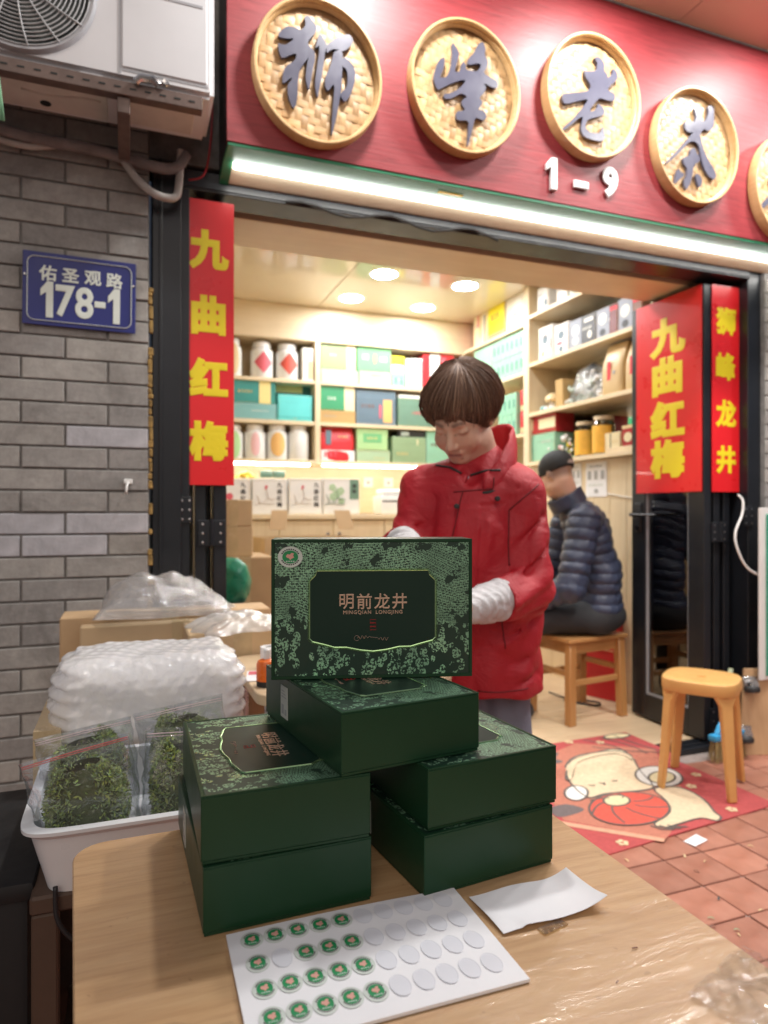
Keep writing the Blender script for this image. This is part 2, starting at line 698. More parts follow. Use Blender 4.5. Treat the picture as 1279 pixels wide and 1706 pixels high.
def lay_bricks(w, xa, xb, y, za, zb, pale=()):
    ox, oy, oz = w.location
    k0 = math.floor((za - 1.5315) / BP)
    k1 = math.ceil((zb - 1.5315) / BP)
    for k in range(k0, k1):
        z0 = 1.5315 + k * BP
        if z0 < za - 1e-3 or z0 + BP > zb + 0.03:
            continue
        off = -0.195 if k % 2 == 0 else -0.326
        n0 = math.floor((xa - off) / BL)
        for n in range(n0, n0 + int((xb - xa) / BL) + 3):
            a, b_ = off + n * BL, off + (n + 1) * BL
            a2, b2 = max(a, xa), min(b_, xb)
            if b2 - a2 < 0.03:
                continue
            key = (round(b2 - a2, 3))
            hw = (b2 - a2) / 2
            if key not in brick_cache:
                brick_cache[key] = [MB().box((-hw + .0035, 0, .0035), (hw - .0035, .05, BP - .0035), 0.0022).mesh('brick', q) for q in (M_BRICK, M_BRICKPALE)]
            jit = 0.0018 * math.sin(k * 12.9 + n * 78.2)
            ispale = any(abs((a2 + b2) / 2 - px) < .13 and abs(z0 + BP / 2 - pz) < .037 for px, pz in pale)
            put('brick', brick_cache[key][1 if ispale else 0], w, ((a2 + b2) / 2 - ox, y - oy + jit, z0 - oz))


wl = brick_wall('brick_wall', 'grey brick wall carrying the blue address plate and air conditioner', -1.45, 0.068, 2.48, 0, 3.5, 0.25)
lay_bricks(wl, -1.0, 0.068, 2.48, 0.02, 3.02, [(-.33, 1.11), (-.2, 1.04), (-.46, 1.04), (-.07, 1.11), (.05, 1.39)])
wr = brick_wall('brick_wall', 'narrow strip of grey brick wall beside the folded glass doors and broom', 2.965, 4.4, 2.50, 0, 2.36, 0.25)
lay_bricks(wr, 2.965, 3.45, 2.50, 0.02, 2.36)
lint = B('lintel_wall', (0.07, 2.515, 2.41), (4.4, 2.70, 3.5), M_MORTAR)
tag(lint, 'dark wall above the shop opening, hidden behind the red signboard', 'wall')

# crumbling filler down the joint between the bricks and the black door post
f = MB()
z = 0.75
while z < 1.95:
    hgt = random.uniform(.012, .05)
    f.box((0.068 + random.uniform(-.006, .0), 2.478 + random.uniform(0, .006), z), (0.076 + random.uniform(0, .006), 2.50, z + hgt), .003)
    z += hgt + random.choice([0, .004, .05])
M_FOAM = simple('old_filler', (0.30, 0.19, 0.06), 0.9, var=0.6, nscale=40, bmp=0.6)
f.build('joint_filler', M_FOAM, wl, loc=(-wl.location[0], -wl.location[1], -wl.location[2]))

# hook on the bricks
hk = thing('wall_hook', 'small white plastic hook on the grey bricks', 'hook', (0.0, 2.478, 1.27))
B('base_plate', (-.014, -.006, -.004), (.014, 0, .012), M_WHITEPL, hk, .002)
MB().tube([(0, -.006, .0), (-.004, -.02, -.012), (-.006, -.028, -.03), (-.006, -.02, -.038)], .004, 8).build('prong', M_WHITEPL, hk, True)



def numeral_one(s, mat, d=.0009):
    # a plain numeral 1 with its flag, height s
    o = [(-.20, .27), (.00, .5), (.19, .5), (.19, -.5), (-.03, -.5), (-.03, .20), (-.20, .08)]
    return MB().prism([(a * s, b_ * s) for a, b_ in o], -d, d, bev=min(.002, d * .8)).mesh('numeral', mat)

# ------------------------------------------------------------------ address plate
M_BLUE = simple('blue_enamel', (0.008, 0.016, 0.17), 0.45, var=0.1, nscale=4, coat=0.1)
M_REFL = simple('pale_reflective_white', (0.72, 0.78, 0.72), 0.4, var=0.03)
ap = thing('address_plate', 'blue enamel address plate reading 178-1 on the grey brick wall', 'sign', (-0.148, 2.47, 1.898))
ap.rotation_euler = (0, R(0.6), 0)
MB().box((-.172, -.001, -.119), (.172, .003, .119), .0015).build('plate', M_BLUE, ap)
fr = MB()


def rrect(w, h, r, n=6):
    pts = []
    for cx, cy, a in ((w - r, h - r, 0), (-w + r, h - r, 90), (-w + r, -h + r, 180), (w - r, -h + r, 270)):
        for k in range(n + 1):
            t = R(a + 90 * k / n)
            pts.append((cx + r * math.cos(t), cy + r * math.sin(t)))
    return pts


fr.tube([(x, -.0015, z) for x, z in rrect(.158, .104, .022)], .0032, 6, closed=True, flat=0.4)
fr.build('border_line', M_REFL, ap, True)
for i, ch in enumerate('佑圣观路'):
    put('lettering', text_mesh(ch, .052, .0008, .0014, M_REFL), ap, (-.098 + i * .0675, -.0020, .052))
for ch, x in (('1', -.100), ('7', -.046), ('8', .012), ('-', .060), ('1', .104)):
    o = put('lettering', numeral_one(.118, M_REFL) if ch == '1' else text_mesh(ch, .138, .0008, .0040, M_REFL), ap, (x, -.0020, -.034))
    o.scale = (0.82, 1, 1)
for x in (-.165, .165):
    MB().lathe([(0, -.004), (.004, -.003), (.004, 0)], 8, (x, -.001, .04), 'y').build('screw', M_STEEL, ap)

# ------------------------------------------------------------------ black door frame
df = thing('door_frame', 'black aluminium frame around the shop opening', 'door frame', (1.5, 2.58, 0))
D0 = (-1.5, -2.58, 0)
MB().box((.078, 2.495, .0), (.176, 2.62, 2.40), .003).box((.10, 2.488, .0), (.112, 2.50, 2.40), .002).build('jamb', M_BLACK, df, loc=D0)
MB().box((.172, 2.515, .0), (.205, 2.56, 2.32), .002).build('jamb_flange', M_BLACK, df, loc=D0)
MB().box((2.878, 2.525, .0), (2.962, 2.66, 2.40), .003).build('jamb', M_BLACK, df, loc=D0)
MB().box((.176, 2.514, 2.322), (2.878, 2.645, 2.392), .003).box((.176, 2.508, 2.330), (2.878, 2.514, 2.336), .001).build('header', M_BLACK, df, loc=D0)
MB().box((.176, 2.548, .004), (2.878, 2.66, .030), .003).box((.176, 2.575, .0302), (2.878, 2.585, .036), .001).box((.176, 2.615, .0302), (2.878, 2.625, .036), .001).build('threshold', M_BLACK, df, loc=D0)
# loose black cable sagging along the header
MB().tube([(0.55 + i * .06, 2.500, 2.325 + .012 * math.sin(i * 1.1) - .012 * math.sin(i * .5) ** 2) for i in range(16)], .006, 6).build('cable', M_RUBBER, df, True, loc=D0)

M_GLASS, _nt, _b = base('door_glass', (0.86, 0.93, 0.90), 0.02, trans=1.0)
_b.inputs['IOR'].default_value = 1.45


def thin_glass():
    m = bpy.data.materials.new('thin_glass')
    m.use_nodes = True
    nt = m.node_tree
    nt.nodes.remove(nt.nodes['Principled BSDF'])
    tr = nd(nt, 'ShaderNodeBsdfTransparent')
    tr.inputs['Color'].default_value = (0.80, 0.87, 0.84, 1)
    gl = nd(nt, 'ShaderNodeBsdfGlossy')
    gl.inputs['Roughness'].default_value = 0.03
    lw = nd(nt, 'ShaderNodeFresnel')
    lw.inputs['IOR'].default_value = 1.55
    mx = nd(nt, 'ShaderNodeMixShader')
    nt.links.new(math_(nt, 'ADD', math_(nt, 'MULTIPLY', lw.outputs[0], 1.8), 0.05), mx.inputs[0])
    nt.links.new(tr.outputs[0], mx.inputs[1])
    nt.links.new(gl.outputs[0], mx.inputs[2])
    nt.links.new(mx.outputs[0], nt.nodes['Material Output'].inputs['Surface'])
    return m


M_THIN = thin_glass()


def door_leaf(fd, x0, x1, ya, yb, stile=0.065, handle=False):
    """one glazed leaf standing square to the facade; fd is the folding door it belongs to"""
    ox, oy, oz = fd.location
    L = (-ox, -oy, -oz)
    z0, z1 = .042, 2.30
    xm = (x0 + x1) / 2
    MB().box((x0, ya, z0), (x1, ya + stile, z1), .003).build('stile', M_BLACK, fd, loc=L)
    MB().box((x0, yb - stile, z0), (x1, yb, z1), .003).build('stile', M_BLACK, fd, loc=L)
    MB().box((x0 + .001, ya + stile, z0), (x1 - .001, yb - stile, z0 + .13), .002).build('rail', M_BLACK, fd, loc=L)
    MB().box((x0 + .001, ya + stile, z1 - .08), (x1 - .001, yb - stile, z1), .002).build('rail', M_BLACK, fd, loc=L)
    g = MB()
    bd = .008
    for a, b_, c, d in ((ya + stile, ya + stile + bd, z0 + .13, z1 - .08), (yb - stile - bd, yb - stile, z0 + .13, z1 - .08)):
        g.box((xm - .014, a, c), (xm + .014, b_, d))
    g.box((xm - .014, ya + stile + bd, z0 + .13), (xm + .014, yb - stile - bd, z0 + .138))
    g.build('glazing_bead', M_GREYMET, fd, loc=L)
    B('glass', (xm - .003, ya + stile, z0 + .13), (xm + .003, yb - stile, z1 - .08), M_THIN, fd, loc=L)


def hinge(fd, x0, x1, y, z0, z1, knuckle=True):
    ox, oy, oz = fd.location
    m = MB().box((x0, y - .005, z0), (x1, y, z1), .002)
    if knuckle:
        m.tube([((x0 + x1) / 2, y - .007, z0 + .005), ((x0 + x1) / 2, y - .007, z1 + .006)], .006, 8)
    h = m.build('hinge', M_BLACK, fd, loc=(-ox, -oy, -oz))
    s = MB()
    for u in (.18, .82):
        for v in (.15, .5, .85):
            s.lathe([(0, -.0075), (.004, -.0065), (.004, -.004)], 8, (x0 + (x1 - x0) * u, y, z0 + (z1 - z0) * v), 'y')
    s.build('screws', M_STEEL, h)


fl = thing('folding_door', 'pair of black framed glass leaves folded behind the left red couplet strip', 'door', (.28, 2.6, .04))
door_leaf(fl, .226, .266, 2.555, 3.05, .06)
door_leaf(fl, .292, .340, 2.555, 3.05, .06)
hinge(fl, .236, .336, 2.553, 1.045, 1.14)
hinge(fl, .172, .212, 2.514, 1.13, 1.225, False)
fr_ = thing('folding_door', 'black framed glass leaf opened inwards with a lever handle and folded leaves beside it', 'door', (2.72, 2.6, .04))
door_leaf(fr_, 2.657, 2.702, 2.585, 3.10, .105)
door_leaf(fr_, 2.735, 2.775, 2.60, 3.06, .07)
door_leaf(fr_, 2.80, 2.84, 2.60, 3.06, .07)
hinge(fr_, 2.70, 2.80, 2.583, 1.02, 1.12)
hinge(fr_, 2.845, 2.905, 2.522, 1.10, 1.20, False)
hinge(fr_, 2.69, 2.80, 2.583, .07, .20)
L = (-2.72, -2.6, -.04)
MB().box((2.648, 3.02, 1.06), (2.656, 3.07, 1.22), .003).tube([(2.65, 3.045, 1.155), (2.60, 3.045, 1.155)], .010, 8).tube([(2.606, 3.045, 1.155), (2.604, 2.98, 1.156), (2.604, 2.86, 1.156)], .009, 8, flat=.7).build('handle', M_DARKSTEEL, fr_, ang=40, loc=L)
MB().tube([(2.65, 3.045, 1.085), (2.63, 3.045, 1.085)], .014, 12).build('lock_cylinder', M_BLACK, fr_, ang=40, loc=L)

# ------------------------------------------------------------------ red couplet strips
def strip(name, label, w, h, loc, rotz, chars, size, ys, bold, seam=None):
    t = thing(name, label, 'banner', loc, rotz)
    if seam:
        B('backing', (-w / 2, 0, -h / 2), (w / 2, .005, -h / 2 + seam), M_REDVINYL, t, .0008)
        B('backing', (-w / 2, -.0004, -h / 2 + seam - .004), (w / 2, .004, h / 2), M_REDVINYL, t, .0003)
    else:
        B('backing', (-w / 2, 0, -h / 2), (w / 2, .005, h / 2), M_REDVINYL, t, .0008)
    for c, y in zip(chars, ys):
        o = put('lettering', text_mesh(c, size, .0006, bold, M_YELLOWINK), t, (0, -.0010 if seam else -.0008, y))
        o.scale = (1.25 if w > .3 else 1.0, 1, 1.06)
    return t


strip('red_banner', 'red strip with yellow characters on the black post next to the brick wall', .182, 1.03, (.272, 2.528, 1.782), 0, '九曲红梅', .132, [.335, .10, -.125, -.355], .0075, .56)
strip('red_banner', 'wide red panel with large yellow characters covering the opened glass leaf', .46, 1.025, (2.650, 2.825, 1.785), R(-90), '九曲红梅', .185, [.305, .10, -.125, -.335], .011)
strip('red_banner', 'narrow red strip with four yellow characters beside the wide red panel', .178, 1.03, (2.79, 2.577, 1.785), 0, '狮峰龙井', .128, [.335, .11, -.125, -.355], .006)

# ------------------------------------------------------------------ signboard
def red_wood():
    m, nt, b = base('red_lacquered_wood', (0.42, 0.03, 0.04), 0.50, coat=0.03)
    b.inputs['Coat Roughness'].default_value = 0.25
    v = coords(nt, (1.6, 20, 26))
    n = noise(nt, v, 3.2, 6, 0.65, 1.2)
    c = ramp(nt, n, [(0.25, (0.17, 0.014, 0.019)), (0.55, (0.29, 0.028, 0.035)), (0.8, (0.35, 0.046, 0.053))])
    nt.links.new(c, b.inputs['Base Color'])
    b.inputs['Anisotropic'].default_value = 0.4
    bump(nt, b, n, 0.25, 0.004)
    return m


M_REDWOOD = red_wood()
M_GREEN = simple('green_paint', (0.028, 0.21, 0.105), 0.38, var=0.2, nscale=7, bmp=0.05)
M_CREAM = simple('cream_board', (0.72, 0.62, 0.46), 0.4, var=0.06)
SX0, SX1, SY0, SY1, SZ0, SZ1 = .305, 4.3, 2.28, 2.512, 2.394, 3.258
sg_ = thing('signboard', 'red lacquered shop signboard with green underside and light strip', 'sign', (2.2, 2.4, SZ0))
L = (-2.2, -2.4, -SZ0)
B('face_panel', (SX0, SY0, SZ0), (SX1, SY0 + .02, SZ1), M_REDWOOD, sg_, .001, loc=L)
B('end_panel', (SX0 + .002, SY0 + .02, SZ0), (SX0 + .02, SY1, SZ1), M_DARKSTEEL, sg_, loc=L)
u = MB().box((SX0 + .003, SY0 + .003, SZ0 - .012), (SX1, 2.392, SZ0 - .0005), .001).box((SX0 + .003, 2.392, SZ0 - .012), (SX0 + .035, SY1, SZ0 - .0005)).prism([(2.392, SZ0 - .012), (2.512, SZ0 - .038), (2.512, SZ0 - .012)], SX0 + .003, SX0 + .035, 'x')
u.build('underside_board', M_GREEN, sg_, loc=L)
MB().prism([(2.3925, SZ0 - .0015), (2.3925, SZ0 - .006), (2.500, SZ0 - .034), (2.512, SZ0 - .034), (2.512, SZ0 - .0015)], SX0 + .036, SX1, 'x').build('cream_soffit', M_CREAM, sg_, loc=L)
B('light_strip', (SX0 + .04, 2.3935, SZ0 - .026), (SX1, 2.411, SZ0 - .0115), emit('strip_light', (1.0, 0.985, 0.95), L_STRIP), sg_, .002, loc=L)
B('yellow_tape', (1.10, 2.33, SZ0 - .0135), (1.20, 2.347, SZ0 - .0121), M_YELLOWINK, sg_, loc=L)
M_LETWHITE = simple('white_letter_enamel', (0.80, 0.82, 0.82), 0.35, var=0.03)
for c, x, z, s, sx in (('1', 1.556, 2.498, .155, 1.0), ('-', 1.696, 2.478, .15, 1.35), ('9', 1.838, 2.512, .155, .95)):
    o = put('numeral', numeral_one(.126, M_LETWHITE, .008) if c == '1' else text_mesh(c, s, .005, .008, M_LETWHITE), sg_, (x - 2.2, SY0 - .008 - 2.4, z - SZ0))
    o.scale = (sx, 1, 1)

# ------------------------------------------------------------------ canopy above the pavement
M_SOFFIT = simple('glossy_ceiling_panel', (0.55, 0.50, 0.48), 0.22, var=0.04, nscale=2, coat=0.3)
cp = thing('canopy', 'glossy panelled canopy ceiling in front of the red signboard', 'canopy', (2.2, 1.6, 3.26))
for i, xa in enumerate((.4, 1.3, 2.2, 3.1)):
    B('ceiling_panel', (xa + .002, .45, 3.262), (xa + .898, 2.278 if xa > 0 else 2.10, 3.285), M_SOFFIT, cp, .002, loc=(-2.2, -1.6, -3.26))
M_LAMP = emit('canopy_lamp_glow', (1.0, 0.975, 0.94), L_CANOPY)
M_SHOPLAMP = emit('shop_lamp_glow', (0.98, 0.985, 1.0), L_SHOP)


def downlight(x, y, z, r, mat, label, group):
    t = thing('downlight', label, 'lamp', (x, y, z), 0, group)
    MB().lathe([(r, -.002), (r * 1.18, -.004), (r * 1.22, 0), (r * 1.22, .001)], 32).build('trim_ring', M_WHITEPL, t, ang=40)
    MB().lathe([(0, -.0035), (r * .7, -.0035), (r, -.002)], 32).build('diffuser', mat, t)
    return t


for x, y in ((.85, 1.86), (1.75, 1.86), (2.65, 1.86), (3.55, 1.86), (2.65, 1.2)):  # the single nearer lamp is out of view, added to light the woman's front
    downlight(x, y, 3.2615, .085, M_LAMP, 'round recessed lamp lit in the canopy ceiling over the pavement', 'lamps in the canopy')

# ------------------------------------------------------------------ bamboo trays with carved characters
def bamboo_material(name, c1, c2, rough=0.45):
    m, nt, b = base(name, c1, rough)
    oi = nd(nt, 'ShaderNodeObjectInfo')
    v = coords(nt, (4, 30, 30))
    n = noise(nt, v, 6, 4)
    c = ramp(nt, n, [(0.3, c1), (0.7, c2)])
    c = mixc(nt, 1.0, c, ramp(nt, oi.outputs['Random'], [(0, (0.72, 0.66, 0.58)), (0.5, (1, 0.97, 0.93)), (1, (1.2, 1.18, 1.14))]), 'MULTIPLY')
    nt.links.new(c, b.inputs['Base Color'])
    bump(nt, b, n, 0.15, 0.002)
    return m


M_BAMBOO = bamboo_material('woven_bamboo', (0.47, 0.29, 0.13), (0.62, 0.43, 0.23))
M_BAMBOORIM = wood('bamboo_rim', (0.52, 0.32, 0.13), (0.70, 0.48, 0.24), 1, 0.4, 6)
M_CARVED = simple('slate_grey_letter', (0.085, 0.085, 0.125), 0.32, var=0.12, nscale=8)

CHARS = {
    'lion': ((632, 660, 572, 657, .233), [
        [(500, 150), (540, 138), (570, 170), (620, 245), (600, 300), (550, 350), (535, 385), (545, 410), (580, 440), (540, 520), (480, 600), (455, 680), (445, 930), (410, 985), (365, 860), (360, 760), (395, 720), (400, 690), (318, 760), (315, 680), (340, 600), (430, 540), (440, 480), (395, 490), (310, 530), (285, 470), (275, 390), (300, 400), (345, 405), (395, 370), (420, 345), (350, 350), (275, 335), (290, 290), (350, 240), (420, 245), (470, 275), (510, 240), (515, 200)],
        [(540, 415), (590, 450), (605, 520), (580, 640), (565, 740), (545, 820), (515, 700), (530, 580), (545, 500)],
        [(610, 400), (630, 310), (650, 300), (690, 370), (710, 410), (690, 450), (680, 560), (665, 680), (645, 780), (625, 900), (598, 760), (615, 620), (635, 480), (640, 400), (600, 440)],
        [(700, 410), (740, 370), (800, 330), (900, 295), (945, 345), (930, 400), (860, 460), (800, 440), (750, 440), (700, 480)],
        [(850, 500), (930, 560), (970, 640), (960, 760), (910, 890), (870, 925), (835, 880), (835, 835), (890, 790), (897, 680), (885, 620), (845, 600)],
        [(770, 460), (850, 440), (845, 640), (838, 820), (820, 920), (800, 1050), (745, 1275), (760, 1000), (780, 740), (715, 830), (690, 780), (690, 700), (735, 600), (755, 520)]]),
    'peak': ((633, 782, 571, 693, .245), [
        [(405, 455), (418, 480), (410, 560), (375, 650), (370, 670), (440, 665), (480, 570), (495, 440), (487, 295), (530, 350), (565, 410), (560, 460), (520, 590), (530, 615), (580, 600), (600, 490), (635, 530), (640, 590), (720, 600), (760, 600), (800, 540), (770, 515), (650, 540), (660, 470), (720, 410), (770, 310), (810, 290), (845, 360), (830, 430), (870, 490), (860, 560), (820, 620), (900, 665), (970, 700), (985, 760), (950, 785), (820, 720), (855, 770), (830, 830), (780, 880), (815, 920), (800, 970), (760, 1000), (840, 1020), (865, 1080), (830, 1125), (760, 1085), (735, 1100), (725, 1150), (700, 1260), (660, 1410), (668, 1250), (675, 1110), (550, 1115), (535, 1040), (560, 1015), (640, 1010), (590, 935), (610, 890), (660, 870), (590, 825), (500, 880), (420, 890), (405, 840), (480, 830), (570, 780), (640, 700), (600, 690), (500, 720), (400, 770), (345, 800), (305, 700), (310, 640), (340, 530), (365, 480)]]),
    'old': ((628, 828, 540, 713, .259), [
        [(640, 365), (690, 352), (745, 400), (765, 450), (755, 510), (800, 560), (800, 600), (865, 545), (850, 490), (895, 500), (925, 580), (905, 630), (830, 690), (800, 740), (870, 765), (900, 820), (885, 870), (800, 860), (720, 830), (680, 860), (600, 960), (620, 1000), (690, 940), (685, 895), (740, 925), (780, 990), (765, 1030), (720, 1045), (580, 1075), (555, 1130), (560, 1190), (620, 1235), (730, 1240), (760, 1150), (785, 1290), (760, 1335), (680, 1330), (540, 1280), (500, 1200), (515, 1100), (525, 1045), (480, 1060), (400, 1130), (300, 1205), (250, 1215), (300, 1170), (400, 1080), (500, 970), (590, 840), (480, 860), (320, 905), (290, 860), (285, 800), (300, 780), (450, 770), (580, 750), (610, 700), (590, 650), (545, 590), (527, 510), (560, 525), (640, 520), (670, 510), (680, 440), (665, 400)]]),
    'tea': ((515, 688, 433, 582, .2445), [
        [(495, 285), (545, 290), (575, 350), (570, 420), (610, 430), (650, 350), (640, 265), (700, 270), (705, 350), (710, 450), (690, 510), (640, 525), (600, 500), (560, 560), (570, 600), (600, 700), (650, 810), (730, 930), (745, 990), (720, 1025), (660, 985), (610, 900), (580, 800), (560, 690), (530, 640), (480, 625), (440, 640), (370, 720), (290, 790), (230, 840), (205, 845), (250, 800), (330, 720), (420, 620), (470, 560), (490, 535), (440, 540), (405, 505), (395, 430), (430, 435), (500, 430), (520, 380), (505, 330)],
        [(470, 700), (510, 695), (525, 740), (560, 790), (565, 830), (500, 865), (490, 960), (470, 1050), (430, 1120), (410, 1080), (400, 1010), (430, 990), (435, 900), (400, 860), (385, 800), (400, 785), (460, 770), (465, 730)],
        [(345, 890), (360, 930), (400, 950), (400, 975), (350, 1010), (305, 1060), (310, 1000), (320, 950)],
        [(520, 960), (550, 955), (590, 1010), (590, 1070), (560, 1100), (540, 1050)]]),
    'last': ((1470, 1180, 412, 560, .23), [
        [(1140, 1400), (1170, 1320), (1230, 1270), (1290, 1200), (1310, 1270), (1220, 1340)],
        [(1255, 1050), (1320, 1000), (1430, 960), (1480, 1000), (1330, 1140), (1250, 1130)],
        [(1420, 900), (1480, 890), (1500, 1300), (1450, 1480), (1430, 1300)],
        [(1500, 1150), (1600, 1250), (1740, 1340), (1700, 1390), (1580, 1330), (1490, 1220)]])}

TR, ST = 0.257, 0.0255
strip_me = MB()
for sgn in (0,):
    n = 4
    prof = [(-ST * 1.04, -.0000), (-ST * .6, -.0020), (0, -.0024), (ST * .6, -.0020), (ST * 1.04, 0)]
    for (x0, h0), (x1, h1) in zip(prof[:-1], prof[1:]):
        pass
    vs, fs = [], []
    for x, hh in prof:
        for y in (-ST * .492, -ST * .25, ST * .25, ST * .492):
            vs.append((x, hh - (.0004 if abs(y) < ST * .3 else 0), y))
    for i in range(4):
        for j in range(3):
            fs.append((i * 4 + j, i * 4 + j + 1, (i + 1) * 4 + j + 1, (i + 1) * 4 + j))
    strip_me.add(vs, fs)
strip_mesh = strip_me.mesh('bamboo_strip', M_BAMBOO, ang=35)


def tray(x, z, key, label, turn, chscale=1.0):
    t = thing('bamboo_tray', label, 'tray', (x, 2.279, z), 0, None)
    t.rotation_euler = (R(1.5), 0, 0)
    t.scale = (.875, 1, .945)
    rim = MB()
    rim.lathe([(TR - .014, -.012), (TR - .013, -.046), (TR - .009, -.050), (TR - .003, -.050), (TR, -.046), (TR, -.004), (TR - .004, -.001), (TR - .014, -.001)], 72, axis='y')
    rim.lathe([(TR - .022, -.018), (TR - .017, -.032), (TR - .0135, -.034)], 72, axis='y')
    rim.build('rim', M_BAMBOORIM, t, ang=40)
    MB().lathe([(0, -.013), (TR - .010, -.013)], 48, axis='y').build('base_weave', M_BAMBOO, t)
    ca, sa = math.cos(turn), math.sin(turn)
    n = int(TR / ST) + 2
    for i in range(-n, n + 1):
        for j in range(-n, n + 1):
            ph = (i + j) % 4
            if ph in (0, 2):
                if ph == 0:
                    cx, cz, rr = (i + 1.0) * ST, (j + .5) * ST, 0
                else:
                    cx, cz, rr = (i + .5) * ST, (j + 1.0) * ST, R(90)
                if math.hypot(cx, cz) < TR - .030:
                    put('bamboo_strip', strip_mesh, t, (cx * ca - cz * sa, -.0135, cx * sa + cz * ca), (0, -(rr + turn) + random.uniform(-.03, .03), 0))
    (xc, yc, rx, ry, sl), polys = CHARS[key]
    ch = MB()
    for k, pl in enumerate(polys):
        q = []
        for (px, py) in pl:
            uu = (px - xc) / rx
            vv = -((py - yc) - sl * (px - xc)) / ry
            q.append((uu * TR, vv * TR))
        # round the outline off once (corner cutting)
        sm = []
        for a, b_ in zip(q, q[1:] + q[:1]):
            sm.append((a[0] * .78 + b_[0] * .22, a[1] * .78 + b_[1] * .22))
            sm.append((a[0] * .22 + b_[0] * .78, a[1] * .22 + b_[1] * .78))
        ch.prism(sm, -.030 - .0004 * k, -.018)
    ch.build('character', M_CARVED, t)
    return t


tray(.607, 2.665, 'lion', 'round woven bamboo tray with the dense first character of the sign', R(-4))
tray(1.167, 2.736, 'peak', 'round bamboo tray whose character ends in one long downward spike', R(78))
tray(1.734, 2.824, 'old', 'round bamboo tray hanging directly above the white number 1-9', R(86))
tray(2.264, 2.726, 'tea', 'round bamboo tray whose character spreads like a roof over small strokes', R(84))
tray(2.815, 2.640, 'last', 'round bamboo tray at the far end of the sign past the roof-shaped character', R(80))

# ------------------------------------------------------------------ air conditioner
ac = thing('air_conditioner', 'white outdoor air conditioner unit on a slotted bracket', 'air conditioner', (-.155, 2.28, 2.444))
L = (.155, -2.28, -2.444)
AX0, AX1, AY0, AY1, AZ0, AZ1 = -.56, .25, 2.15, 2.42, 2.446, 2.96
body = MB()
b = bmesh.new()
bmesh.ops.create_cube(b, size=1)
for v in b.verts:
    v.co = Vector(((AX0 + AX1) / 2 + v.co.x * (AX1 - AX0), (AY0 + AY1) / 2 + v.co.y * (AY1 - AY0), (AZ0 + AZ1) / 2 + v.co.z * (AZ1 - AZ0)))
bmesh.ops.bevel(b, geom=[e for e in b.edges], offset=.014, segments=3, affect='EDGES')
body.bm(b)
body.build('casing', M_WHITEMET, ac, ang=35, loc=L)
FX, FZ, FR = -.29, 2.664, .192
MB().lathe([(FR - .006, -.003), (FR - .004, -.012), (FR + .006, -.014), (FR + .012, -.004), (FR + .013, .001)], 64, (FX, AY0, FZ), 'y').build('fan_ring', M_GREYMET, ac, ang=40, loc=L)
M_VOID = simple('fan_housing_black', (0.006, 0.012, 0.012), 0.6)
MB().lathe([(0, -.0006), (FR, -.0006)], 48, (FX, AY0, FZ), 'y').build('fan_shroud', M_VOID, ac, loc=L)
fb = MB()
for k in range(3):
    a0 = k * 2.094 + .4
    fb.sheet(8, 6, lambda u, v: (FX + (.04 + .13 * v) * math.cos(a0 + u * 1.2 + v * .5), AY0 - .002 - .004 * u, FZ + (.04 + .13 * v) * math.sin(a0 + u * 1.2 + v * .5)))
fb.build('fan_blades', simple('dark_fan_plastic', (.02, .03, .03), .4), ac, True, loc=L)
gw = MB()
for i in range(15):
    r = .03 + i * .0112
    gw.tube([(FX + r * math.cos(a), AY0 - .013 - .006 * math.sqrt(max(0, 1 - (r / FR) ** 2)), FZ + r * math.sin(a)) for a in [2 * math.pi * q / 48 for q in range(48)]], .0016, 5, closed=True)
for k in range(14):
    a = 2 * math.pi * (k + .5) / 14
    gw.tube([(FX + r * math.cos(a + (r - .03) * .9), AY0 - .015 - .006 * math.sqrt(max(0, 1 - (r / FR) ** 2)), FZ + r * math.sin(a + (r - .03) * .9)) for r in np.linspace(.03, FR, 7)], .002, 5)
gw.build('fan_grille', simple('grille_wire', (.62, .64, .66), .35), ac, True, loc=L)
MB().box((-.018, AY0 - .004, AZ0 + .035), (.228, AY0 + .004, AZ1 - .03), .004).build('service_panel', M_WHITEMET, ac, loc=L)
MB().box((-.027, AY0 - .0012, AZ0 + .012), (-.0195, AY0 + .003, AZ1 - .02)).box((-.018, AY0 - .0012, AZ0 + .026), (.23, AY0 + .003, AZ0 + .0335)).build('panel_gap', M_GREYMET, ac, loc=L)
MB().box((.06, AY0 - .0055, AZ0 + .262), (.215, AY0 - .0035, AZ0 + .272), .001).build('grip_recess', M_GREYMET, ac, loc=L)
un = MB()
un.box((AX0 + .03, AY0 + .03, AZ0 - .006), (-.06, AY1 - .03, AZ0 + .002), .004)
un.box((-.03, AY0 + .05, AZ0 - .005), (.20, AY1 - .04, AZ0 + .002), .004)
un.build('base_pan', simple('base_pan_enamel', (.66, .64, .60), .45, var=.1), ac, loc=L)
B('red_label', (.02, 2.20, AZ0 - .0075), (.15, 2.225, AZ0 - .0062), simple('red_label_ink', (.65, .04, .03), .5), ac, loc=L)
MB().lathe([(0, -.0015), (.016, -.0015), (.016, .002)], 16, (-.24, 2.35, AZ0 - .0055)).build('drain_hole', M_VOID, ac, loc=L)
MB().tube([(-.30 + .02 * i, 2.29 + .012 * math.sin(i * .5), AZ0 - .007) for i in range(12)], .004, 6).build('pressed_ridge', simple('base_pan_ridge', (.6, .58, .54), .45), ac, True, loc=L)
for x in (-.47, -.10):
    B('mounting_foot', (x - .03, AY0 + .005, AZ0 - .012), (x + .03, AY0 + .022, AZ0 + .001), M_WHITEMET, ac, loc=L)

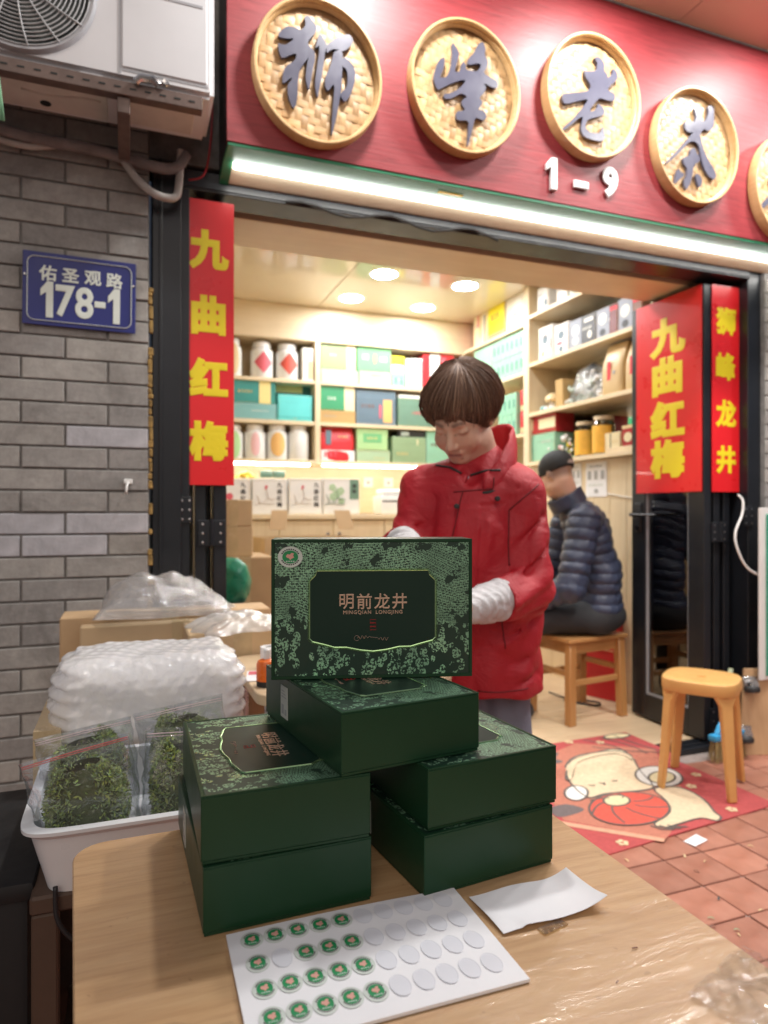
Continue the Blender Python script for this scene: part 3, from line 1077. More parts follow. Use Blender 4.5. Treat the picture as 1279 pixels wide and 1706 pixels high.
# bracket carrying the unit
M_RUST = simple('worn_brown_steel', (.16, .115, .10), .55, .3, var=.25, nscale=20, bmp=.1)
br = thing('wall_bracket', 'brown slotted steel bracket under the air conditioner', 'bracket', (-.2, 2.3, 2.40))
L2 = (.2, -2.3, -2.40)
rail = MB().box((-.60, 2.136, 2.394), (.212, 2.140, 2.434), .001).box((-.60, 2.140, 2.394), (.212, 2.172, 2.398), .001)
rail.build('front_rail', M_RUST, br, loc=L2)
slot_me = MB().box((-.009, 2.1348, 2.412), (.009, 2.1361, 2.4165)).mesh('rail_slot', M_VOID)
for i in range(19):
    put('rail_slot', slot_me, br, (-.575 + i * .042 + L2[0], L2[1], L2[2]))
for x in (-.012, -.50):
    MB().box((x - .018, 2.145, 2.345), (x + .018, 2.478, 2.392), .002).build('arm', M_RUST, br, loc=L2)
MB().tube([(.02, 2.13, 2.434), (.035, 2.125, 2.447), (.07, 2.125, 2.449), (.085, 2.13, 2.438)], .011, 8).lathe([(0, -.012), (.009, -.01), (.011, 0)], 8, (.105, 2.136, 2.452), 'y').build('clamp_bolt', M_STEEL, br, ang=40, loc=L2)

# hoses looping out behind the unit
M_HOSE = simple('dirty_white_hose', (.48, .46, .44), .7, var=.25, nscale=12, bmp=.2)
M_CABLEBLK = simple('black_cable', (.012, .012, .014), .5)


def hose(label, pts, r, mat, cat='hose'):
    P = [Vector(p) for p in pts]
    out = []
    for i in range(len(P) - 1):
        p0, p1, p2, p3 = P[max(i - 1, 0)], P[i], P[i + 1], P[min(i + 2, len(P) - 1)]
        for k in range(6):
            t = k / 6
            out.append(0.5 * ((2 * p1) + (-p0 + p2) * t + (2 * p0 - 5 * p1 + 4 * p2 - p3) * t * t + (-p0 + 3 * p1 - 3 * p2 + p3) * t ** 3))
    out.append(P[-1])
    o = MB().tube(out, r, 10).build(cat.replace(' ', '_'), mat, None, True)
    return tag(o, label, cat)


hose('dirty white hose looping low behind the air conditioner near the door frame', [(-.02, 2.45, 2.36), (.03, 2.44, 2.29), (.09, 2.43, 2.245), (.15, 2.44, 2.25), (.165, 2.45, 2.31), (.17, 2.45, 2.42)], .013, M_HOSE)
hose('thick grey wrapped pipe running level under the air conditioner', [(-.5, 2.455, 2.40), (-.3, 2.45, 2.375), (-.1, 2.45, 2.37), (.06, 2.44, 2.345), (.15, 2.44, 2.35), (.19, 2.45, 2.41)], .018, simple('wrapped_pipe', (.22, .20, .20), .8, var=.3, nscale=15, bmp=.3))
hose('pale hose sagging against the bricks under the unit', [(-.52, 2.463, 2.42), (-.42, 2.46, 2.365), (-.30, 2.46, 2.35), (-.18, 2.46, 2.375), (-.05, 2.46, 2.36)], .010, M_HOSE)
hose('thin red and black wire running down beside the signboard end', [(.275, 2.40, 2.95), (.274, 2.42, 2.6), (.268, 2.44, 2.45), (.25, 2.47, 2.36), (.20, 2.488, 2.34)], .0035, simple('red_wire', (.35, .02, .03), .4), 'wire')

# green tassel
M_TASSEL = simple('pale_green_thread', (.25, .55, .33), .6, var=.2)
ts = thing('tassel', 'pale green thread tassel hanging at the air conditioner', 'tassel', (-.325, 2.02, 2.25))
L3 = (.325, -2.02, -2.25)
tm = MB()
for i in range(16):
    a = random.uniform(-.014, .012)
    zz = random.uniform(2.08, 2.16)
    tm.tube([(-.345 + a * .3, 2.02, 2.30), (-.345 + a * .8, 2.02 + random.uniform(-.006, .006), 2.22), (-.345 + a + random.uniform(-.004, .004), 2.02, zz)], .0022, 4)
for i in range(8):
    a = random.uniform(-.004, .005)
    tm.tube([(-.318 + a * .3, 2.02, 2.31), (-.315 + a, 2.022, 2.25), (-.312 + a * 1.5, 2.02, 2.195)], .002, 4)
tm.build('threads', M_TASSEL, ts, True, loc=L3)
MB().tube([(-.345, 2.02, 2.30), (-.338, 2.03, 2.36), (-.332, 2.06, 2.395)], .002, 5).tube([(-.318, 2.02, 2.31), (-.325, 2.03, 2.36), (-.332, 2.06, 2.395)], .002, 5).build('cord', simple('dark_cord', (.05, .04, .04), .8), ts, True, loc=L3)

# ------------------------------------------------------------------ shop interior
M_CEIL = simple('glossy_cream_ceiling', (0.72, 0.63, 0.48), 0.16, var=0.03, nscale=2, coat=0.25)
M_MIRROR = simple('mirror_backing', (0.82, 0.86, 0.82), 0.03, 1.0, var=0.01, rvar=0)
cl = thing('ceiling', 'glossy cream panelled shop ceiling with round lamps', 'ceiling')
tag(cl, kind='structure')
del cl['category']
for xa, xb, ya, yb in ((.12, 1.42, 2.72, 4.02), (1.425, 3.1, 2.72, 4.02), (.12, 1.42, 4.025, 5.66), (1.425, 3.1, 4.025, 5.66)):
    B('ceiling_panel', (xa, ya, 2.812), (xb, yb, 2.84), M_CEIL, cl, .002)
for nm, lo, hi in (('wall_back', (.1, 5.66, 0), (3.15, 5.72, 2.9)), ('wall_left', (.08, 2.70, 0), (.115, 5.66, 2.9)), ('wall_right', (3.11, 2.76, 0), (3.16, 5.66, 2.9))):
    tag(B(nm, lo, hi, M_SHOPWOOD_V), kind='structure')
tag(B('lintel', (.118, 2.705, 2.324), (3.108, 2.99, 2.809), M_SHOPWOOD, None, .002), 'pale wooden lintel lining above the door inside the shop', 'lintel')
for i, (x, y) in enumerate(((1.654, 4.396), (2.29, 4.42), (1.603, 4.98), (2.217, 5.01), (.95, 3.45), (2.15, 3.45))):  # last pair is unseen behind the lintel, added to light the front of the shop
    downlight(x, y, 2.8105, .088, M_SHOPLAMP, 'round recessed lamp lit in the glossy cream shop ceiling', 'lamps in the shop ceiling')

# shelving on the back wall
bs = thing('wall_shelf', 'pale wooden shelving full of tea gifts on the back wall', 'shelf', (1.6, 5.45, 1.5))
L = (-1.6, -5.45, -1.5)
for z in (1.585, 1.893, 2.222):
    B('shelf_board', (.30, 5.30, z - .028), (1.402, 5.63, z - .0005), M_SHOPWOOD, bs, .002, loc=L)
    B('shelf_board', (1.446, 5.30, z - .028), (2.716, 5.63, z - .0005), M_SHOPWOOD, bs, .002, loc=L)
for x in (.28, 1.402, 2.716):
    B('upright', (x + .0005, 5.296, 1.557), (x + .0435, 5.64, 2.535), M_SHOPWOOD_V, bs, .002, loc=L)
B('upper_panel', (.28, 5.292, 2.5355), (3.1, 5.64, 2.811), M_SHOPWOOD, bs, .002, loc=L)
B('back_panel', (.28, 5.642, 1.16), (3.1, 5.658, 2.535), M_SHOPWOOD, bs, loc=L)
M_BAR = emit('shelf_light_glow', (1.0, .97, .86), L_BAR)
B('light_bar', (.5, 5.31, 1.540), (1.36, 5.335, 1.5555), M_BAR, bs, .003, loc=L)
B('light_bar', (1.47, 5.31, 1.540), (2.6, 5.335, 1.5555), M_BAR, bs, .003, loc=L)

cb = thing('cabinet', 'pale wooden counter cabinet with doors under the back shelves', 'cabinet', (1.6, 5.35, .03))
L = (-1.6, -5.35, -.03)
B('worktop', (.2, 5.07, 1.115), (2.77, 5.655, 1.151), M_SHOPWOOD, cb, .003, loc=L)
B('carcass', (.2, 5.112, .031), (2.77, 5.65, 1.1145), M_SHOPWOOD_V, cb, loc=L)
for i in range(6):
    xa = .22 + i * .4765 * .89
    d = B('door', (xa + .003, 5.092, .06), (xa + .421, 5.1115, 1.106), M_SHOPWOOD_V, cb, .002, loc=L)
    kx = xa + (.38 if i % 2 == 0 else .05)
    MB().lathe([(0, -.006), (.012, -.005), (.014, 0)], 14, (kx, 5.092, 1.0), 'y').build('lock', M_STEEL, d)

# shelving along the right wall
rs = thing('wall_shelf', 'pale wooden mirror-backed shelving full of tea along the right wall', 'shelf', (2.9, 4.1, 1.5))
L = (-2.9, -4.1, -1.5)
for z in (1.53, 1.885, 2.245, 2.595):
    B('shelf_board', (2.72, 3.02, z - .028), (3.05, 4.25, z - .0005), M_SHOPWOOD_Y, rs, .002, loc=L)
for z in (1.75, 2.2, 2.56):
    B('shelf_board', (2.722, 4.32, z - .026), (3.05, 5.29, z - .0005), M_SHOPWOOD_Y, rs, .002, loc=L)
B('upright', (2.718, 4.2505, 1.502), (3.06, 4.3195, 2.81), M_SHOPWOOD_V, rs, .002, loc=L)
B('upright', (2.7185, 3.0, 1.502), (3.06, 3.0195, 2.81), M_SHOPWOOD_V, rs, .002, loc=L)
B('mirror', (3.055, 3.02, 1.53), (3.058, 4.25, 2.567), M_MIRROR, rs, loc=L)
B('back_panel', (3.06, 3.0, 1.502), (3.075, 5.29, 2.81), M_SHOPWOOD_V, rs, loc=L)
B('tin_step', (2.74, 3.12, 1.5305), (2.90, 3.42, 1.5595), M_SHOPWOOD_Y, rs, .002, loc=L)
B('packet_step', (2.95, 3.06, 1.683), (3.05, 3.42, 1.7095), M_SHOPWOOD_Y, rs, .002, loc=L)
wp = thing('wall_panelling', 'pale wooden board panelling below the right wall shelves', 'panelling', (2.79, 4.1, .03))
for i in range(14):
    ya = 3.14 + i * .1525
    B('board', (-.008, ya - 4.1, 0), (.012, ya + .151 - 4.1, 1.47), M_SHOPWOOD_V, wp, .002)

# ------------------------------------------------------------------ goods on the shelves
GC = {'white': (.80, .80, .79), 'pale': (.74, .74, .68), 'cream': (.76, .66, .42), 'cream2': (.70, .66, .56), 'tan': (.68, .52, .28), 'tan2': (.52, .34, .14), 'kraft': (.56, .40, .20),
      'red': (.62, .03, .04), 'darkred': (.38, .02, .025), 'pinkred': (.68, .12, .16), 'orangered': (.66, .10, .07), 'pink': (.80, .50, .52), 'orange': (.78, .46, .16), 'yellow': (.86, .74, .02), 'yellowpaper': (.80, .68, .28), 'gold': (.70, .52, .20),
      'mint': (.29, .56, .40), 'lgreen': (.40, .62, .30), 'lgreen2': (.42, .58, .38), 'green': (.05, .30, .14), 'green2': (.16, .45, .20), 'sage': (.28, .40, .23), 'olive': (.28, .36, .17), 'silvergreen': (.46, .54, .46), 'dustygreen': (.16, .28, .21),
      'teal': (.03, .26, .24), 'darkteal': (.015, .15, .14), 'darkteal2': (.02, .33, .27), 'paleteal': (.20, .44, .44), 'turq': (.13, .62, .62), 'slate': (.13, .19, .24), 'greyblue': (.30, .33, .40), 'skyblue': (.25, .55, .80), 'charcoal': (.045, .05, .06), 'grey': (.35, .36, .37),
      'black': (.03, .03, .03), 'maroon': (.16, .03, .035), 'brown': (.20, .09, .06), 'brown2': (.42, .28, .16)}


def GM(c, ink=False):
    return simple('print_' + c if ink else 'carton_' + c, GC[c], 0.5 if ink else 0.38, var=.06, nscale=9)


def ellipse(cx, cz, rx, rz, n=20):
    return [(cx + rx * math.cos(2 * math.pi * k / n), cz + rz * math.sin(2 * math.pi * k / n)) for k in range(n)]


def wrap(poly_mb, jr):
    """bend flat decor round a jar of radius jr (its axis lies jr behind the front)"""
    out = []
    for x, y, z in poly_mb.v:
        a = x / jr
        rr = jr - y
        out.append((rr * math.sin(a), jr - rr * math.cos(a), z))
    poly_mb.v = out


def decorate(t, w, h, decor, jr=None):
    k = 0
    for d in decor:
        k += 1
        y0 = -.0010 - .0004 * k
        m = MB()
        c = d[-1]
        nm = 'printed_panel'
        if d[0] == 'p':
            n = 8 if jr else 1
            xa, xb, za, zb = (d[1] - .5) * w, (d[3] - .5) * w, d[2] * h, d[4] * h
            m.sheet(n, 1, lambda u, v: (xa + (xb - xa) * u, y0, za + (zb - za) * v))
        elif d[0] == 'e':
            cx, cz, rx, rz = (d[1] - .5) * w, d[2] * h, d[3] * w * (1.0), d[4] * h
            m.sheet(14, 8, lambda u, v: (cx + rx * (2 * v - 1) * 0 + rx * math.cos(2 * math.pi * u) * v, y0, cz + rz * math.sin(2 * math.pi * u) * v))
            nm = 'printed_motif'
        elif d[0] == 'd':
            cx, cz, q = (d[1] - .5) * w, d[2] * h, d[3] * w
            m.sheet(10, 10, lambda u, v: (cx + q * (u - v), y0, cz + q * 1.12 * (u + v - 1)))
            nm = 'diamond_label'
        elif d[0] == 's':
            # small lettering: a line of short strokes
            cx, cz, ww, hh = (d[1] - .5) * w, d[2] * h, d[3] * w, d[4] * h
            n = max(3, int(ww / max(hh, .012) + .5))
            rr = random.Random(int(cx * 1e4) + int(cz * 1e4))
            for i in range(n):
                x0 = cx - ww / 2 + ww * i / n
                cw = ww / n * .78
                for q in range(3):
                    zz = cz - hh / 2 + hh * (q + rr.random() * .4) / 3
                    m.box((x0, y0, zz), (x0 + cw * rr.uniform(.6, 1), y0 + .0006, zz + hh * .13))
                m.box((x0 + cw * rr.uniform(.2, .6), y0 - .0001, cz - hh / 2), (x0 + cw * rr.uniform(.62, .75), y0 + .0005, cz + hh / 2))
            nm = 'lettering'
        elif d[0] == 'v':
            for i, chh in enumerate(d[1]):
                me = text_mesh(chh, d[4] * h, .0004, .0012, GM(c, True))
                put('lettering', me, t, ((d[2] - .5) * w, y0, d[3] * h + ((len(d[1]) - 1) / 2 - i) * d[4] * h * 1.22))
            continue
        elif d[0] in 'fg':
            cx, cz = (d[1] - .5) * w, d[2] * h
            tw = MB()
            pts = [[(-.32, -.3), (-.1, -.26), (.05, -.1), (.02, .1), (.0, .2)], [(-.1, -.26), (.1, -.3), (.28, -.28)], [(.05, -.1), (.18, -.16), (.3, -.12)], [(-.2, -.28), (-.25, -.1), (-.3, .0)]]
            for pl in pts:
                tw.tube([(cx + a * w * .9, y0, cz + b_ * h * .9) for a, b_ in pl], .0032 if d[0] == 'f' else .006, 5, flat=.2)
            tw.build('branch_print', GM('brown2' if d[0] == 'f' else 'dustygreen', True), t, True)
            fl_ = MB()
            spots = ((0, .22, .05), (-.02, .16, .03)) if d[0] == 'f' else ((-.1, .2, .11), (.12, .1, .12), (-.08, -.06, .12), (.14, -.18, .1), (.02, .02, .13))
            for (a, b_, q) in spots:
                for s in range(5):
                    an = s * 1.257
                    fl_.prism(ellipse(cx + a * w + q * w * .5 * math.cos(an), cz + b_ * h + q * w * .5 * math.sin(an), q * w * .42, q * w * .42, 9), y0 - .0006 - .00004 * s, y0 - .0004)
            fl_.build('blossom_print', GM('pinkred' if d[0] == 'f' else 'lgreen2', True), t)
            continue
        if jr:
            wrap(m, jr)
        m.build(nm, GM(c, True), t, smooth=bool(jr))


def product(wall, a0, a1, z0, z1, name, label, cat, shape, col, decor, group=None):
    w, h = (a1 - a0) - .002, z1 - z0
    mid = (a0 + a1) / 2
    dep = {'b': .17, 'b2': .09, 'r': .15}[wall]
    if wall[0] == 'b':
        yf = 5.44 if wall == 'b2' else (5.165 if abs(z0 - 1.152) < 1e-6 else 5.318)
        t = thing(name, label, cat, (mid, yf, z0), 0, group)
    else:
        xf = 2.96 if abs(z0 - 1.71) < 1e-6 else 2.748
        dep = .08 if xf > 2.9 else dep
        t = thing(name, label, cat, (xf, mid, z0), R(-90), group)
    mat = GM(col)
    if shape == 'jar':
        r = w / 2
        MB().lathe([(0, 0), (r * .93, 0), (r, .012), (r, h * .70), (r * .96, h * .765), (r * .74, h * .815), (r * .72, h * .83)], 28, (0, r, 0)).build('jar_body', simple('glazed_white', (.80, .81, .80), .25, var=.03), t, ang=35)
        MB().lathe([(r * .74, h * .825), (r * .80, h * .835), (r * .80, h * .96), (r * .74, h * .99), (0, h)], 28, (0, r, 0)).build('lid', M_WHITEPL, t, ang=35)
        decorate(t, w, h, decor, r)
        return t
    if shape == 'bag':
        b = MB()
        def fn(u, v):
            a = 2 * math.pi * u
            e = .35
            sx = abs(math.cos(a)) ** e * math.copysign(1, math.cos(a))
            sy = abs(math.sin(a)) ** e * math.copysign(1, math.sin(a))
            th = .5 * dep * (1 - .75 * max(0, (v - .55) / .45) ** 1.5)
            return (sx * w / 2 * (1 - .02 * math.sin(v * 9)), dep / 2 + sy * th + .003 * math.sin(7 * v + 5 * u), v * h)
        b.sheet(32, 12, fn)
        b.build('bag_body', mat, t, True)
        for d in decor:
            pass
        # decoration sits on the front where the bag is still full
        decorate(t, w * .96, h, [d for d in decor], None)
        return t
    MB().box((-w / 2, 0, 0), (w / 2, dep, h), .0025).build('carton', mat, t)
    lid = min(.3, max(.12, .03 / max(h, .03)))
    if h > .1 and col not in ('white', 'cream2'):
        MB().box((-w / 2 - .0008, -.0008, h * .72), (w / 2 + .0008, dep + .0008, h + .0008), .0025).build('lid', mat, t)
        decor = [tuple(d) for d in decor]
    decorate(t, w, h, decor)
    if w > .12 and h > .08:
        e = .008
        MB().tube([(-w / 2 + e, -.0012, e), (w / 2 - e, -.0012, e), (w / 2 - e, -.0012, h - e), (-w / 2 + e, -.0012, h - e)], .0014, 4, closed=True, flat=.5).build('border_print', GM(random.choice(['gold', 'pale', 'tan']), True), t)
        if not any(d[0] in 'sv' for d in decor):
            decorate(t, w, h, [('s', random.choice([.3, .5, .68]), random.choice([.35, .55, .7]), .34, .10, random.choice(['gold', 'pale', 'brown', 'green', 'grey']))])
    return t


GOODS = [
    ('b', 0.688, 0.833, 2.222, 2.52, 'tea_jar', 'white jar with faint yellow print, top shelf row, next to the red-diamond jars', 'jar', 'jar', 'white', [('e',.5,.45,.34,.42,'tan')]),
    ('b', 0.904, 1.082, 2.222, 2.513, 'tea_jar', 'white jar with a pink-red diamond label on the top shelf row', 'jar', 'jar', 'white', [('d',.5,.42,.44,'pinkred')]),
    ('b', 1.107, 1.29, 2.222, 2.515, 'tea_jar', 'white jar with an orange-red diamond label on the top shelf row', 'jar', 'jar', 'white', [('d',.5,.42,.44,'orangered')]),
    ('b', 1.303, 1.396, 2.222, 2.483, 'gift_box', 'pale translucent carton beside the orange-red diamond jar', 'box', 'box', 'pale', [('p',.5,.05,.95,.6,'tan')]),
    ('b', 0.696, 1.095, 1.893, 2.017, 'gift_box', 'flat pale teal carton under the teal box with a yellow band', 'box', 'box', 'paleteal', []),
    ('b', 0.696, 1.087, 2.018, 2.199, 'gift_box', 'teal gift box with a yellow paper band and gold lettering', 'box', 'box', 'teal', [('p',.67,0,.9,1,'yellowpaper'),('s',.4,.5,.3,.12,'gold')]),
    ('b', 1.103, 1.383, 1.893, 2.1, 'gift_bag', 'bright turquoise paper carrier standing on the middle shelf row', 'bag', 'box', 'turq', [('p',.0,.14,1,.155,'teal'),('s',.5,.1,.1,.03,'gold')]),
    ('b2', 1.102, 1.422, 1.893, 2.199, 'gift_box', 'dark teal box with yellow lid peeking out behind the turquoise carrier', 'box', 'box', 'darkteal', [('p',.0,.8,.72,1,'yellowpaper')]),
    ('b', 0.684, 0.845, 1.585, 1.852, 'tea_jar', 'white jar with green print on the lower shelf row', 'jar', 'jar', 'white', [('e',.5,.4,.36,.4,'lgreen')]),
    ('b', 0.853, 1.023, 1.585, 1.86, 'tea_jar', 'white jar with pink print on the lower shelf row', 'jar', 'jar', 'white', [('e',.45,.42,.22,.34,'pink')]),
    ('b', 1.031, 1.198, 1.585, 1.868, 'tea_jar', 'white jar with an orange round print on the lower shelf row', 'jar', 'jar', 'white', [('e',.45,.42,.38,.34,'orange')]),
    ('b', 1.204, 1.372, 1.585, 1.876, 'tea_jar', 'plain white jar at the end of the lower shelf row', 'jar', 'jar', 'white', []),
    ('b', 1.456, 1.773, 2.222, 2.328, 'gift_box', 'flat silvery green carton on the top shelf row', 'box', 'box', 'silvergreen', [('p',.3,.2,.9,.4,'pale')]),
    ('b', 1.454, 1.751, 2.329, 2.542, 'gift_box', 'olive patterned box with a cream band lying on the silvery carton', 'box', 'box', 'olive', [('p',.73,0,1,1,'cream'),('s',.35,.55,.2,.08,'pale')]),
    ('b', 1.78, 2.074, 2.222, 2.336, 'gift_box', 'pale green flat carton under the bright green box', 'box', 'box', 'lgreen2', []),
    ('b', 1.763, 2.062, 2.337, 2.547, 'gift_box', 'bright green gift box with white characters and a small gold figure', 'box', 'box', 'green2', [('s',.25,.55,.2,.22,'pale'),('s',.78,.5,.24,.22,'pale'),('e',.52,.5,.05,.2,'gold')]),
    ('b', 2.062, 2.189, 2.222, 2.336, 'gift_box', 'small mint carton with dark window slits', 'box', 'box', 'mint', [('p',.3,.2,.38,.7,'darkteal'),('p',.7,.2,.78,.7,'darkteal')]),
    ('b', 2.062, 2.182, 2.337, 2.48, 'gift_box', 'little yellow and white carton stacked on the small mint carton', 'box', 'box', 'pale', [('p',0,.5,1,1,'yellow')]),
    ('b', 2.197, 2.233, 2.222, 2.467, 'tea_packet', 'slim white and pink tea packet standing in a row of four', 'packet', 'box', 'pale', [('p',.7,.05,1,.95,'pinkred')], 'row of slim packets'),
    ('b', 2.237, 2.273, 2.222, 2.47, 'tea_packet', 'slim white and pink tea packet standing in a row of four', 'packet', 'box', 'pale', [('p',.7,.05,1,.95,'pinkred')], 'row of slim packets'),
    ('b', 2.276, 2.313, 2.222, 2.473, 'tea_packet', 'slim white and pink tea packet standing in a row of four', 'packet', 'box', 'pale', [('p',.7,.05,1,.95,'pinkred')], 'row of slim packets'),
    ('b', 2.317, 2.353, 2.222, 2.476, 'tea_packet', 'slim white and pink tea packet standing in a row of four', 'packet', 'box', 'pale', [('p',.7,.05,1,.95,'pinkred')], 'row of slim packets'),
    ('b', 2.359, 2.417, 2.222, 2.519, 'gift_box', 'tall narrow red carton next to the slim packets', 'box', 'box', 'red', []),
    ('b', 2.421, 2.514, 2.222, 2.526, 'gift_box', 'tall white carton with a small drawing between red cartons', 'box', 'box', 'white', [('e',.5,.4,.2,.15,'grey')]),
    ('b', 2.519, 2.648, 2.222, 2.534, 'gift_box', 'broad red carton above the woman in red', 'box', 'box', 'red', [('p',.1,.5,.4,.9,'pinkred')]),
    ('b', 1.445, 1.75, 1.893, 1.994, 'wooden_box', 'flat tan wooden box on the middle shelf row', 'box', 'box', 'tan2', []),
    ('b', 1.445, 1.742, 1.995, 2.191, 'gift_box', 'deep green box with a white mark and cream band on the tan wooden box', 'box', 'box', 'green', [('p',.7,0,1,1,'cream'),('s',.35,.5,.26,.13,'pale')]),
    ('b', 1.753, 2.105, 1.893, 2.176, 'gift_box', 'slate blue gift box with an orange panel', 'box', 'box', 'slate', [('p',.68,.08,.9,.75,'orange'),('p',.58,.2,.63,.6,'pinkred')]),
    ('b', 2.124, 2.494, 1.893, 2.129, 'gift_box', 'dusty green box beside the slate blue gift box', 'box', 'box', 'dustygreen', [('s',.5,.5,.3,.1,'pinkred')]),
    ('b', 2.13, 2.411, 2.13, 2.159, 'tea_packet', 'pale folded packet lying on the dusty green box', 'packet', 'box', 'pale', []),
    ('b', 1.45, 1.747, 1.585, 1.878, 'gift_bag', 'red and white shiny gift bag on the lower shelf row', 'bag', 'bag', 'red', [('p',.0,0,1,.3,'white'),('p',.14,.45,.3,.85,'slate'),('s',.66,.68,.3,.06,'gold'),('s',.3,.18,.45,.14,'pinkred')]),
    ('b', 1.756, 2.056, 1.585, 1.682, 'gift_box', 'clear lidded pale green tray under the light green box', 'box', 'box', 'lgreen2', []),
    ('b', 1.76, 2.033, 1.683, 1.863, 'gift_box', 'light green gift box with a darker label on the lower shelf row', 'box', 'box', 'lgreen', [('p',.2,.35,.8,.75,'green2'),('s',.5,.55,.35,.12,'gold')]),
    ('b', 2.074, 2.384, 1.585, 1.804, 'gift_box', 'plain sage green box near the woman in red', 'box', 'box', 'sage', [('p',.72,.7,.76,.92,'cream')]),
    ('b', 2.126, 2.372, 1.805, 1.855, 'tape_dispenser', 'black packing tape dispenser lying on the sage green box', 'dispenser', 'box', 'black', [('p',.1,.2,.4,.8,'silvergreen')]),
    ('b', 2.388, 2.686, 1.585, 1.88, 'gift_box', 'mint green box half hidden behind the woman in red', 'box', 'box', 'mint', []),
    ('b', 0.639, 0.867, 1.152, 1.42, 'tea_carton', 'white carton with black characters, partly behind the folded door', 'box', 'box', 'white', [('v','九曲红梅',.75,.55,.15,'black'),('e',.3,.5,.12,.1,'pinkred')]),
    ('b', 0.876, 1.146, 1.152, 1.425, 'tea_carton', 'white carton with pink blossom print beside the partly hidden carton', 'box', 'box', 'white', [('v','九曲红梅',.78,.55,.15,'black'),('f',.4,.55)]),
    ('b', 1.156, 1.425, 1.152, 1.43, 'tea_carton', 'white carton with pink blossom print beside the white flower carton', 'box', 'box', 'white', [('v','九曲红梅',.82,.55,.15,'black'),('f',.42,.55)]),
    ('b', 1.431, 1.734, 1.152, 1.435, 'tea_carton', 'white carton with pale green flowers and a green corner label', 'box', 'box', 'white', [('p',.72,.42,.98,.98,'dustygreen'),('v','狮峰',.85,.72,.12,'black'),('g',.35,.55)]),
    ('r', 4.042, 4.188, 2.595, 2.763, 'gift_box', 'white carton with a blue mark at the end of the top right-wall shelf', 'box', 'box', 'white', [('e',.75,.3,.12,.15,'slate')]),
    ('r', 3.825, 3.954, 2.595, 2.746, 'gift_box', 'tall plain white carton on the top right-wall shelf', 'box', 'box', 'white', []),
    ('r', 3.745, 3.809, 2.595, 2.704, 'gift_box', 'narrow grey carton on the top right-wall shelf', 'box', 'box', 'silvergreen', []),
    ('r', 3.533, 3.729, 2.595, 2.654, 'gift_box', 'flat white carton lying on the top right-wall shelf', 'box', 'box', 'white', []),
    ('r', 4.0, 4.172, 2.245, 2.476, 'tea_carton', 'white carton with blue flower print and tan seal on the upper shelf', 'box', 'box', 'white', [('e',.5,.6,.2,.14,'slate'),('e',.35,.18,.14,.1,'tan'),('p',.85,.3,.93,.6,'pinkred')]),
    ('r', 3.818, 3.977, 2.245, 2.448, 'tea_carton', 'white carton with red and grey print on the upper shelf', 'box', 'box', 'white', [('e',.5,.62,.22,.14,'slate'),('e',.4,.35,.2,.06,'pinkred'),('e',.5,.15,.14,.1,'slate')]),
    ('r', 3.528, 3.807, 2.245, 2.432, 'tea_carton', 'charcoal and grey patterned carton between pale ones on the upper shelf', 'box', 'box', 'charcoal', [('p',0,0,.47,1,'greyblue'),('e',.25,.6,.14,.2,'pale'),('e',.25,.25,.12,.14,'pale'),('p',.58,.75,.9,.88,'pale'),('e',.78,.3,.08,.14,'pale')]),
    ('r', 3.325, 3.525, 2.245, 2.428, 'tea_carton', 'grey patterned carton with a maroon side and red tab', 'box', 'box', 'maroon', [('p',0,0,.62,1,'greyblue'),('p',.64,.8,.98,.93,'red'),('e',.3,.65,.2,.2,'pale'),('e',.3,.2,.14,.12,'charcoal')]),
    ('r', 3.117, 3.322, 2.245, 2.436, 'tea_carton', 'tall grey patterned carton with a brown side next to the red panel', 'box', 'box', 'brown', [('p',0,0,.6,1,'greyblue'),('p',.62,.72,.95,.85,'red'),('e',.3,.6,.2,.2,'pale'),('e',.3,.2,.14,.12,'charcoal')]),
    ('r', 3.291, 3.49, 1.885, 2.197, 'kraft_bag', 'brown kraft paper bag with a red strip beside the clear bag of packets', 'bag', 'bag', 'kraft', [('p',.32,.28,.5,.65,'red'),('e',.65,.42,.06,.04,'grey')]),
    ('r', 3.101, 3.277, 1.885, 2.184, 'kraft_bag', 'brown kraft paper bag with a red strip next to the red panel', 'bag', 'bag', 'kraft', [('p',.3,.3,.5,.66,'red'),('e',.72,.42,.06,.04,'grey')]),
    ('r', 3.88, 3.965, 1.885, 2.072, 'wooden_tag', 'little tan wooden stand beside the clear bag of packets', 'ornament', 'box', 'tan2', []),
    ('r', 3.967, 4.298, 1.53, 1.725, 'gift_box', 'mint carton under the red carton on the lower right-wall shelf', 'box', 'box', 'mint', [('p',0,0,.17,.9,'darkteal2')]),
    ('r', 3.957, 4.291, 1.726, 1.882, 'gift_box', 'dark red carton with cream panels on the mint carton', 'box', 'box', 'darkred', [('p',.06,.2,.16,.75,'cream'),('p',.38,.2,.98,.66,'cream')]),
    ('r', 3.303, 3.449, 1.53, 1.651, 'book', 'cream books with a black spine stripe on the lower right-wall shelf', 'books', 'box', 'cream', [('p',.36,0,.42,1,'black')]),
    ('r', 3.188, 3.289, 1.56, 1.681, 'tea_tin', 'red tea tin with a cream oval label', 'tin', 'box', 'darkred', [('p',0,.84,1,1,'tan'),('e',.5,.42,.36,.24,'cream')]),
    ('r', 3.249, 3.303, 1.71, 1.805, 'tea_packet', 'round shouldered red packet beside its twin', 'packet', 'bag', 'orangered', [], 'pair of red packets'),
    ('r', 3.188, 3.244, 1.71, 1.802, 'tea_packet', 'round shouldered red packet beside its twin', 'packet', 'bag', 'orangered', [], 'pair of red packets'),
    ('r', 4.906, 5.148, 2.56, 2.873, 'gift_box', 'beige carton with faded red print under the ceiling', 'box', 'box', 'cream', [('p',.4,.2,.6,.9,'tan'),('p',.3,.5,.4,.9,'pinkred')]),
